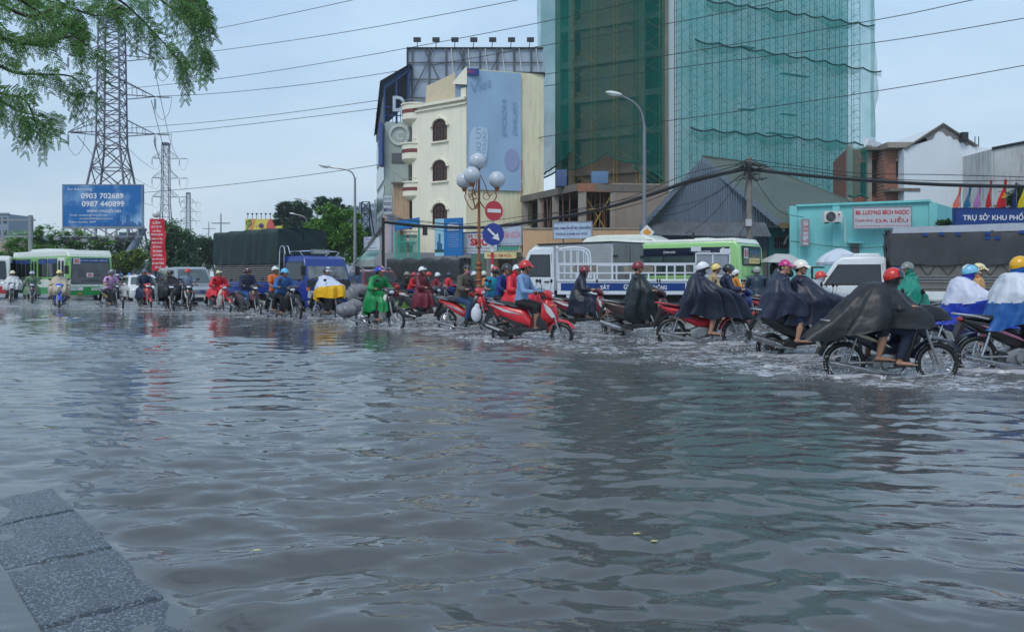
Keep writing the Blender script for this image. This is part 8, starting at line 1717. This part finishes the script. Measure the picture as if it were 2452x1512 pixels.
    rider(77, 38.6, 58, 'scoot', 'dark blue-grey scooter second from the left edge', [
        dict(label='rider in a dull green raincoat and white and blue helmet', wear='raincoat', wearc=(98, 128, 100), head='half', hc=(206, 216, 224), hc2=(90, 130, 170), skin=M_SKIN2)], body=(30, 40, 54), s=1.05)
    rider(30, 39.6, 62, 'under', 'black motorbike nearest the left edge', [
        dict(label='rider in a clear white plastic poncho over orange, cream helmet', wear='poncho', wearc=(196, 200, 204), head='half', hc=(226, 220, 190), skin=M_SKIN2)], body=(28, 30, 34), s=1.05)
    # second row at right
    rider(1752, 19.8, 4, 'cast', 'navy blue motorbike beyond the red and black one', [
        dict(label='rider in a navy raincoat and black visor helmet', top=(24, 36, 66), wear='raincoat', wearc=(24, 36, 66), head='visor', hc=(26, 30, 38), hc2=(36, 44, 66), yaw=-.3),
        dict(label='pillion rider in a pale yellow helmet and beige jacket behind the navy raincoat', pose='pass', top=(170, 150, 110), head='half', hc=(230, 206, 130), hc2=(40, 50, 70))], body=(28, 50, 120), accent=(200, 206, 214), s=1.07)
    rider(1748, 25.6, 3, 'scoot', 'grey scooter hidden behind the navy motorbike', [
        dict(label='pink-jacketed rider in a white helmet glimpsed behind the black visor helmet', top=(196, 110, 130), head='half', hc=(224, 228, 232))], body=(90, 92, 98), lite=True)
    rider(1770, 27.2, -5, 'scoot', 'dark scooter under the woman in orange', [
        dict(label='woman in an orange jacket and white helmet with long black hair', top=(216, 140, 50), head='half', hc=(222, 226, 230), hair='long', yaw=.3)], body=(60, 62, 70), lite=True, s=1.02)
    rider(1812, 23.2, -75, 'scoot', 'red scooter seen from behind under the man in dark green', [
        dict(label='man seen from behind in a dark blue-green raincoat and silver helmet', wear='raincoat', wearc=(30, 52, 70), head='half', hc=(150, 152, 150))], body=(150, 30, 44), s=1.05)
    rider(1862, 21.5, 4, 'under', 'red motorbike behind the couple in navy ponchos', [
        dict(label='rider in black with a dark helmet between silver and magenta headgear', top=(26, 30, 40), wear='raincoat', wearc=(26, 30, 40), head='visor', hc=(40, 52, 70), hc2=(26, 30, 40))], body=(160, 26, 44), s=1.04)
    rider(1960, 18.2, 2, 'under', 'motorbike hidden behind the cream-helmeted driver', [
        dict(label='rider hunched in a clear plastic poncho and a red helmet', pose='lean', wear='poncho', wearc=(160, 166, 176), rings=BIG, head='half', hc=(206, 60, 44), hood=(150, 156, 166))], body=(60, 30, 40), s=1.0)
    rider(2160, 16.8, 172, 'scoot', 'dark teal scooter heading away left behind the black poncho', [
        dict(label='rider in a teal green poncho and grey helmet heading left', wear='poncho', wearc=(14, 130, 112), rings=[(a-(.1 if i > 3 else 0), b*.95, w, z, z1) for i, (a, b, w, z, z1) in enumerate(PONCHO)], head='half', hc=(124, 128, 126), hood=(14, 120, 104))], body=(30, 60, 64), s=1.06)
    # traffic policeman
    o = person(Vector((PX(2342, 15.2), 15.2, ROAD)), -R(35), 'traffic policeman in a tan uniform shirt and cream helmet standing before the white truck', pose='stand', top=(206, 160, 104), sleeve='short', legs=(150, 118, 76), head='police', hc=(226, 212, 164), vox=.010, s=1.0, skin=M_SKIN2, foot='shoe', yaw=.2, grp=None)
    p = POSES['stand']; T = headmat(p, .2); c = T @ V(-.02, -.118, .055); text('CSGT', o, c, (T.to_3x3() @ V(1, 0, .0)), FZ, .14, .045, M_BLK, .01, off=.01)
    for s_ in (-1, 1): MB().box((p['sh'].x-.0, p['sh'].y*s_*.9, p['sh'].z+.075), (.05, .13, .012)).build('epaulette', P_TXR, o)
    MB().tube([(0, -.17, .98), (.12, -.10, .985), (.14, 0, .985), (.12, .1, .985), (0, .17, .98), (-.13, 0, .98), (0, -.17, .98)], .022, 5).build('belt', M_BLK, o)
    # riders beyond the median
    far = [(978, 34.5, 22, (34, 36, 40), (130, 136, 120), 'black jacket', 'grey-green helmet', 'short'), (992, 33.6, 12, (190, 30, 44), (176, 40, 60), 'red jacket', 'red helmet', 'short'), (1004, 35.4, 15, (170, 28, 46), (222, 224, 226), 'red jacket', 'white striped helmet', 'long'), (1030, 34.8, -10, (30, 130, 80), (206, 60, 66), 'green and pink jacket', 'coral helmet', 'short'), (1046, 32.8, -25, (120, 26, 44), (222, 224, 228), 'maroon jacket', 'white helmet over long hair', 'long'), (1076, 34.0, -30, (190, 44, 60), (40, 56, 84), 'red jacket', 'navy helmet', 'short'), (1140, 32.6, 10, (36, 60, 104), (206, 212, 216), 'blue jacket', 'pale helmet', 'short'), (1164, 30.6, -40, (226, 140, 84), (214, 216, 206), 'light orange jacket', 'cream-white helmet over a ponytail', 'long'), (824, 34.8, 30, (190, 196, 204), (206, 210, 214), 'clear poncho', 'white helmet by the truck mirror', 'short')]
    for i, (px, Y, a, c, h, cn, hn, hr) in enumerate(far):
        rider(px, Y, a, 'scoot' if i % 2 else 'under', ['black', 'dark red', 'blue', 'grey', 'silver', 'navy', 'dark', 'red', 'pale'][i]+' motorbike beyond the median under the rider in a '+cn+(' and '+hn if cn == 'red jacket' else ''), [dict(label='rider beyond the median in a '+cn+' and '+hn, top=c, head='half', hc=h, hair=hr, legs=[(30, 34, 50), (28, 40, 90)][i % 2], yaw=.4)], body=[(26, 28, 32), (120, 24, 34), (30, 50, 110), (90, 92, 96), (150, 154, 160), (24, 30, 60), (40, 40, 46), (170, 30, 40), (150, 156, 160)][i], lite=True)
    # distant crowd behind the hatchback
    rr = random.Random(21); coats = [('navy', (26, 40, 80)), ('white', (190, 196, 204)), ('green', (60, 110, 80)), ('black', (24, 26, 32)), ('blue', (40, 80, 150)), ('red', (160, 34, 44)), ('grey', (110, 116, 124)), ('purple', (90, 60, 120))]; hats = [('white', (214, 218, 222)), ('blue', (50, 110, 180)), ('grey', (90, 94, 104)), ('red', (176, 40, 46))]
    k = 0
    for j in range(4):
        for i in range(7):
            cn, c = coats[(i*3+j) % 8]; hn, h = hats[(i+j+k//8) % 4]; px = 286+i*24+rr.uniform(-7, 7)+j*5; Y = 46+j*7+rr.uniform(-1.5, 1.5)+(px < 330)*3
            if 340 < px < 365 and j == 0: Y += 3
            k += 1; row = ('nearest', 'second', 'third', 'farthest')[j]; od = ('first', 'second', 'third', 'fourth', 'fifth', 'sixth', 'last')[i]
            rider(px, Y, 60+rr.uniform(-15, 15), 'scoot', 'dark motorbike, %s from left in the %s row of the distant crowd' % (od, row), [dict(label='%s coat, %s helmet, %s from left in the %s row of the crowd' % (cn, hn, od, row), wear='raincoat' if i % 2 else None, wearc=c, top=c, head='half', hc=h, foot='', vox=.03)], body=(40, 42, 48), lite=True)
# ---------------- flood water ----------------
def smooth(e0, e1, x): t = np.clip((x-e0)/(e1-e0), 0, 1); return t*t*(3-2*t)
YN = (np.array([-40, -19, -8, -3.1, .5, 2.7, 4.2, 5.5, 12, 30.]), np.array([34, 28.5, 22.5, 17.6, 13.2, 10.2, 8.9, 8.2, 8., 10.]))
def fields(X, Y):
    """turbulence and foam strength on the water plane"""
    yn = np.interp(X, *YN); band = smooth(.90, 1.16, Y/yn)*(1-smooth(2.0, 3.6, Y/yn))
    tur = band*.38; foam = band*.66; bow = np.zeros_like(X)
    for bx, by, rz, s in WAKE:
        if by > 42: continue
        c, sn = math.cos(rz), math.sin(rz); dx = X-bx; dy = Y-by; u = dx*c+dy*sn; v = -dx*sn+dy*c
        w = .34+.2*np.clip(-u+.7, 0, 4); m = np.exp(-(v/w)**2)*smooth(1.15, .6, u)*np.exp(-np.clip(-u-.6, 0, None)/1.6)
        tur = np.maximum(tur, m); foam = np.maximum(foam, m*.95)
        for wx in (.62, -.6):
            r2 = ((u-wx)/.32)**2+(v/.2)**2; bow += .035*np.exp(-r2)
        bow += .03*np.exp(-((np.abs(v)-.30-.35*np.clip(.85-u, 0, 3)*.8)/.12)**2)*smooth(.95, .6, u)*np.exp(-np.clip(.8-u, 0, None)/1.0)
    return tur, foam, bow
def waves(X, Y, dx):
    r = np.random.default_rng(5); h = np.zeros_like(X); N = 70
    lam = np.exp(r.uniform(np.log(.14), np.log(.85), N)); th = r.normal(0, .42, N)+.10; ph = r.uniform(0, 6.28, N)
    wx = X+.10*np.sin(.9*X+1.3*Y)+.05*np.sin(2.7*Y-1.1*X); wy = Y+.12*np.sin(.8*X-.6*Y)+.06*np.sin(2.1*X+1.9*Y)
    grp = .72+.42*np.sin(.55*X+.33*Y+1)*np.sin(.41*Y-.23*X)
    for l, t, p in zip(lam, th, ph):
        k = 2*math.pi/l; a = .105*(l/.45)**.15/k*math.sqrt(2/N)*1.75; att = np.clip(l/(2.6*dx)-.4, 0, 1); q = np.sin(k*(math.sin(t)*wx+math.cos(t)*wy)+p); h += a*att*(q+.25*np.cos(2*(k*(math.sin(t)*wx+math.cos(t)*wy)+p)))
    h *= grp
    t2 = np.zeros_like(X); r = np.random.default_rng(9)
    for i in range(46):
        l = math.exp(r.uniform(math.log(.11), math.log(.7))); t = r.uniform(0, 6.28); k = 2*math.pi/l; t2 += .30/k*math.sqrt(2/46)*np.clip(l/(2.2*dx)-.4, 0, 1)*np.sin(k*(math.sin(t)*wx*.6+math.cos(t)*wy)+r.uniform(0, 6.28))
    return h, t2
def water():
    pr = np.concatenate([np.arange(1900, 1500, -9), np.arange(1500, 900, -1.55), np.arange(900, 700, -.95), np.arange(700, 672, -1.0)]); Yr = CAMH*F/(pr-HY); nx = 760; kx = np.linspace(-1.05, 1.05, nx)*.80
    Y, K = np.meshgrid(Yr, kx, indexing='ij'); X = K*Y; dY = np.gradient(Yr); dx = np.maximum(np.abs(dY)[:, None]*np.ones(nx), X[:, 1:2]-X[:, 0:1])
    tur, foam, bow = fields(X, Y); h, t2 = waves(X, Y, dx); Z = h*(1-.35*np.clip(tur, 0, 1))+t2*tur*1.0+bow*(.6+.8*np.sin(X*31+Y*17)*.4)
    # the sheet thins over the pavement in the near left corner
    s = kerbside(X, Y); Z = Z*(1-.93*smooth(-.12, .02, s)*(1-.65*smooth(.5, .8, s))); 
    co = np.stack([X, Y, Z], -1).reshape(-1, 3).astype(np.float32); ny = len(Yr); me = bpy.data.meshes.new('water'); me.vertices.add(len(co)); me.vertices.foreach_set('co', co.ravel())
    i = np.arange(ny-1)[:, None]*nx+np.arange(nx-1)[None, :]; q = np.stack([i, i+1, i+nx+1, i+nx], -1).reshape(-1, 4); n = len(q)
    me.loops.add(n*4); me.loops.foreach_set('vertex_index', q.ravel().astype(np.int32)); me.polygons.add(n); me.polygons.foreach_set('loop_start', np.arange(n, dtype=np.int32)*4); me.polygons.foreach_set('use_smooth', np.ones(n, bool)); me.update(calc_edges=True)
    at = me.attributes.new('foam', 'FLOAT', 'POINT'); at.data.foreach_set('value', np.clip(foam, 0, 1).ravel().astype(np.float32))
    m = bpy.data.materials.new('flood_water'); m.use_nodes = True; N, L = m.node_tree.nodes, m.node_tree.links; b = N['Principled BSDF']; b.inputs['IOR'].default_value = 1.6; b.inputs['Roughness'].default_value = .07
    tc = N.new('ShaderNodeTexCoord'); a = N.new('ShaderNodeAttribute'); a.attribute_name = 'foam'
    def noise(scale, det, mapping, rough=.6):
        mp = N.new('ShaderNodeMapping'); mp.inputs['Scale'].default_value = mapping; L.new(tc.outputs['Object'], mp.inputs[0]); nz = N.new('ShaderNodeTexNoise'); nz.inputs['Scale'].default_value = scale; nz.inputs['Detail'].default_value = det; nz.inputs['Roughness'].default_value = rough; nz.inputs['Distortion'].default_value = .6; L.new(mp.outputs[0], nz.inputs['Vector']); return nz.outputs[0]
    def mrange(x, a0, a1, b0, b1):
        r = N.new('ShaderNodeMapRange'); L.new(x, r.inputs[0]); r.inputs[1].default_value = a0; r.inputs[2].default_value = a1; r.inputs[3].default_value = b0; r.inputs[4].default_value = b1; return r.outputs[0]
    def math_(op, x, y):
        k = N.new('ShaderNodeMath'); k.operation = op
        for j, v in enumerate((x, y)):
            if hasattr(v, 'links') or hasattr(v, 'is_linked'): L.new(v, k.inputs[j])
            else: k.inputs[j].default_value = v
        return k.outputs[0]
    mud = N.new('ShaderNodeMix'); mud.data_type = 'RGBA'; L.new(noise(.5, 4, (1, 1, 1)), mud.inputs[0]); mud.inputs[6].default_value = (.072, .081, .087, 1); mud.inputs[7].default_value = (.090, .095, .095, 1)
    f1 = noise(7.5, 9, (.8, 1.6, 1), .74); f2 = noise(1.1, 3, (.6, 1.2, 1)); fs = math_('ADD', math_('MULTIPLY', f1, .75), math_('MULTIPLY', f2, .35))
    th = mrange(a.outputs['Fac'], 0, 1, .86, .38); fm = mrange(math_('SUBTRACT', fs, th), 0, .07, 0, .8)
    churn = N.new('ShaderNodeMix'); churn.data_type = 'RGBA'; L.new(mrange(a.outputs['Fac'], .3, 1, 0, .55), churn.inputs[0]); L.new(mud.outputs[2], churn.inputs[6]); churn.inputs[7].default_value = (.15, .135, .118, 1)
    mx = N.new('ShaderNodeMix'); mx.data_type = 'RGBA'; L.new(fm, mx.inputs[0]); L.new(churn.outputs[2], mx.inputs[6]); mx.inputs[7].default_value = (.52, .55, .61, 1); L.new(mx.outputs[2], b.inputs['Base Color'])
    L.new(math_('ADD', mrange(fm, 0, .8, .03, .5), mrange(a.outputs['Fac'], .3, 1, 0, .12)), b.inputs['Roughness'])
    bp = N.new('ShaderNodeBump'); bp.inputs['Strength'].default_value = .5; bp.inputs['Distance'].default_value = .02; L.new(math_('ADD', math_('ADD', math_('MULTIPLY', noise(5, 3, (.7, 1.5, 1)), .25), math_('MULTIPLY', noise(22, 3, (.8, 1.3, 1)), .03)), math_('MULTIPLY', math_('MULTIPLY', noise(16, 6, (1, 1, 1)), a.outputs['Fac']), 1.6)), bp.inputs['Height']); L.new(bp.outputs[0], b.inputs['Normal'])
    me.materials.append(m); o = bpy.data.objects.new('water', me); COL.objects.link(o); tag(o, kind='structure')
def kerbside(X, Y):
    """signed distance (m) to the submerged kerb edge, positive over the pavement"""
    ax, ay = PX(130, 4.9), 4.9; bx, by = PX(480, 2.97), 2.97; dx, dy = bx-ax, by-ay; L_ = math.hypot(dx, dy); s = -((X-ax)*(-dy/L_)+(Y-ay)*(dx/L_)); return np.minimum(s, (5.02-Y)*1.0) if hasattr(X, 'shape') else min(s, 5.02-Y)
def footpath():
    """drowned footpath: granite kerb and slabs just breaking the surface"""
    a = Vector((PX(130, 4.9), 4.9, 0)); b = Vector((PX(480, 2.97), 2.97, 0)); d = (b-a).normalized(); n = Vector((d.y, -d.x, 0)); n = n if n.x < 0 else -n
    g = mat('speckled_granite', C(64, 74, 84), .22, var=.25, vs=2, bump=.5, bs=70); N, L = g.node_tree.nodes, g.node_tree.links; bs = N['Principled BSDF']; tc = N.new('ShaderNodeTexCoord'); v = N.new('ShaderNodeTexVoronoi'); v.inputs['Scale'].default_value = 130; L.new(tc.outputs['Object'], v.inputs[0])
    sp = N.new('ShaderNodeSeparateColor'); L.new(v.outputs['Color'], sp.inputs[0]); r = N.new('ShaderNodeMapRange'); L.new(sp.outputs[0], r.inputs[0]); r.inputs[1].default_value = .72; r.inputs[2].default_value = .8; mx = N.new('ShaderNodeMix'); mx.data_type = 'RGBA'; L.new(r.outputs[0], mx.inputs[0]); L.new(bs.inputs['Base Color'].links[0].from_socket, mx.inputs[6]); mx.inputs[7].default_value = (*C(116, 128, 138), 1); L.new(mx.outputs[2], bs.inputs['Base Color'])
    def slab(o, u, v, z, nm, m, lab):
        def bump_(p, q): x = (o+u*p+v*q); return Vector((0, 0, .009*math.sin(x.x*5.1+x.y*3.3)+.005*math.sin(x.x*9.7-x.y*7.1+2)+.003*math.sin(x.x*23+x.y*19)-(.02 if min(p, q, 1-p, 1-q) < .004 else 0)))
        k = grid_sheet((0, 0, 0), u, v, 60, 60, bump_); k.v = [(x, y, zz) for x, y, zz in k.v]; ob = k.build(nm, m); ob.location = o+FZ*z; return ob
    s = a-d*.02; i = 0
    for k, ln in enumerate((.62, .78, .80, .75)):
        o = slab(s, d*(ln-.025), n*.46, (.004, .006, .004, .003)[k], 'kerb', g, ''); tag(o, kind='structure'); s = s+d*ln
    for r_, (f0, f1, z) in enumerate(((-.35, .42, .010), (.44, .98, .011), (1.0, 1.7, -.002), (1.72, 4.2, -.008))):
        o = slab(a+n*.485+d*f0, d*(f1-f0), n*2.9, z, 'pavement', g, ''); tag(o, kind='structure')
    o = MB().plan([tuple((a+n*.02+d*-.0)[:2]), tuple((a+d*3.5+n*.02)[:2]), tuple((a+d*3.5+n*5)[:2]), tuple((a+n*5)[:2])], -.3, -.03).build('pavement', mat('pavement_bed', (.04, .04, .04), .8), smooth=False); tag(o, kind='structure')
    for k, (x, y, c) in enumerate(((614, 1323, (200, 190, 120)), (1524, 1283, (210, 196, 120)), (1566, 1301, (190, 170, 110)))):
        Y = CAMH*F/(y-HY); l = MB().add([(-.02, 0, 0), (-.008, .009, .002), (.012, .008, .003), (.024, 0, .001), (.010, -.009, .003), (-.009, -.008, .001)], [tuple(range(6))]); o = l.build('leaf', mat('leaf_yellowed', C(*c), .5), smooth=False); o.location = (PX(x, Y), Y, .014); tag(o, ('tiny yellow leaf floating near the kerb', 'pale yellow leaf floating in the middle foreground', 'smaller yellow leaf floating just right of the pale one')[k], 'leaf')
def spray():
    rr = random.Random(12); b = MB(); 
    def drop(p, r_):
        b.add([p+Vector((0, 0, r_*1.2)), p+Vector((r_, 0, -r_*.5)), p+Vector((-r_*.5, r_*.87, -r_*.5)), p+Vector((-r_*.5, -r_*.87, -r_*.5))], [(0, 1, 2), (0, 2, 3), (0, 3, 1), (1, 3, 2)])
    for i, (bx, by, rz, s) in enumerate(WAKE):
        if by > 42: continue
        big = 2.2 if abs(by-33.2) < .1 else 1; c, sn = math.cos(rz), math.sin(rz); n = int((230 if by < 22 else 130)*big)
        for wx in (.62, -.6):
            for k in range(n):
                side = rr.choice((-1, 1)); t = rr.random()**1.6; d = rr.expovariate(4.5)*big; u = wx-.25-rr.random()*.7+.5*rr.random(); v = side*(.08+d*.8); h = .30*big*t*math.exp(-d*1.8)+rr.random()*.04
                drop(Vector((bx+u*c-v*sn, by+u*sn+v*c, h)), rr.uniform(.003, .0085)*(1.2+by/28))
        # low torn crests of foam beside the wheels
        for k in range(int(9*big)):
            side = rr.choice((-1, 1)); u = .75-rr.random()*2.2; v = side*(.14+.28*abs(.8-u)*rr.uniform(.5, 1.2)); w = rr.uniform(.04, .10)*big; h = rr.uniform(.02, .05)*big; cx, cy = bx+u*c-v*sn, by+u*sn+v*c; a = rz+rr.uniform(-.7, .7); rings = []
            for q in range(7):
                f = q/6*2-1; e = (1-f*f)**.5+.02; ox, oy = w*f*math.cos(a), w*f*math.sin(a); hh = h*e*rr.uniform(.5, 1.3); rings.append([(cx+ox-.3*w*e*math.sin(a)*g, cy+oy+.3*w*e*math.cos(a)*g, -.01+hh*(1-g*g)*rr.uniform(.7, 1.2)) for g in (-1, -.6, -.2, .2, .6, 1)])
            b.loft(rings, False, False, closed=False)
    # flecks torn off the foam band
    for k in range(3600):
        X = rr.uniform(-14, 14); yn = float(np.interp(X, *YN)); Y = yn*rr.uniform(.86, 1.7)
        if abs(X/Y) > .72: continue
        drop(Vector((X, Y, rr.uniform(.004, .03))), rr.uniform(.0012, .004)*(1+Y/16))
    m = mat('foam_white', (.50, .51, .52), .3, var=.25, vs=8); o = b.build('water_spray', m, ang=80); tag(o, 'white spray and torn foam thrown up by the motorbike wheels', 'water spray', kind='stuff')
ground(); cream_building(); billboard_back(); left_building(); podium(); tower(); warehouse(); clinic(); right_houses(); shops(); far_buildings()
pylon(268, 82, 'tall near steel lattice pylon behind the blue billboard', [PZ(321, 82), PZ(231, 82), PZ(138, 82)], PZ(20, 82), R(8), .065, waist=PZ(352, 82))
pylon(397, 162, 'second steel pylon further off, right of the red banner', [PZ(472, 162), PZ(427, 162), PZ(380, 162)], PZ(342, 162), R(8), .045, 2.7, waist=PZ(490, 162), wb=1.8, hb=.75)
pylon(451, 300, 'farthest small steel pylon low over the trees', [PZ(529, 300), PZ(507, 300), PZ(485, 300)], PZ(461, 300), R(8), .06, 2.9, waist=PZ(540, 300), wb=1.6, hb=.75)
wires(); street(); trees(); branch_overhead(); vendors(); vehicles()
riders(); water(); footpath(); spray()
hz = MB().box((0, 180, 29), (800, 420, 62)).build('haze', None, smooth=False); tag(hz, kind='stuff'); hz['label'] = 'thin damp air over the whole flooded street'
def haze_mat():
    m = bpy.data.materials.new('haze'); m.use_nodes = True; N, L = m.node_tree.nodes, m.node_tree.links; N.clear(); o = N.new('ShaderNodeOutputMaterial'); v = N.new('ShaderNodeVolumePrincipled'); v.inputs['Color'].default_value = (.82, .9, .98, 1); v.inputs['Density'].default_value = .0006; v.inputs['Anisotropy'].default_value = .2; L.new(v.outputs[0], o.inputs['Volume']); return m
hz.data.materials[0] = haze_mat()
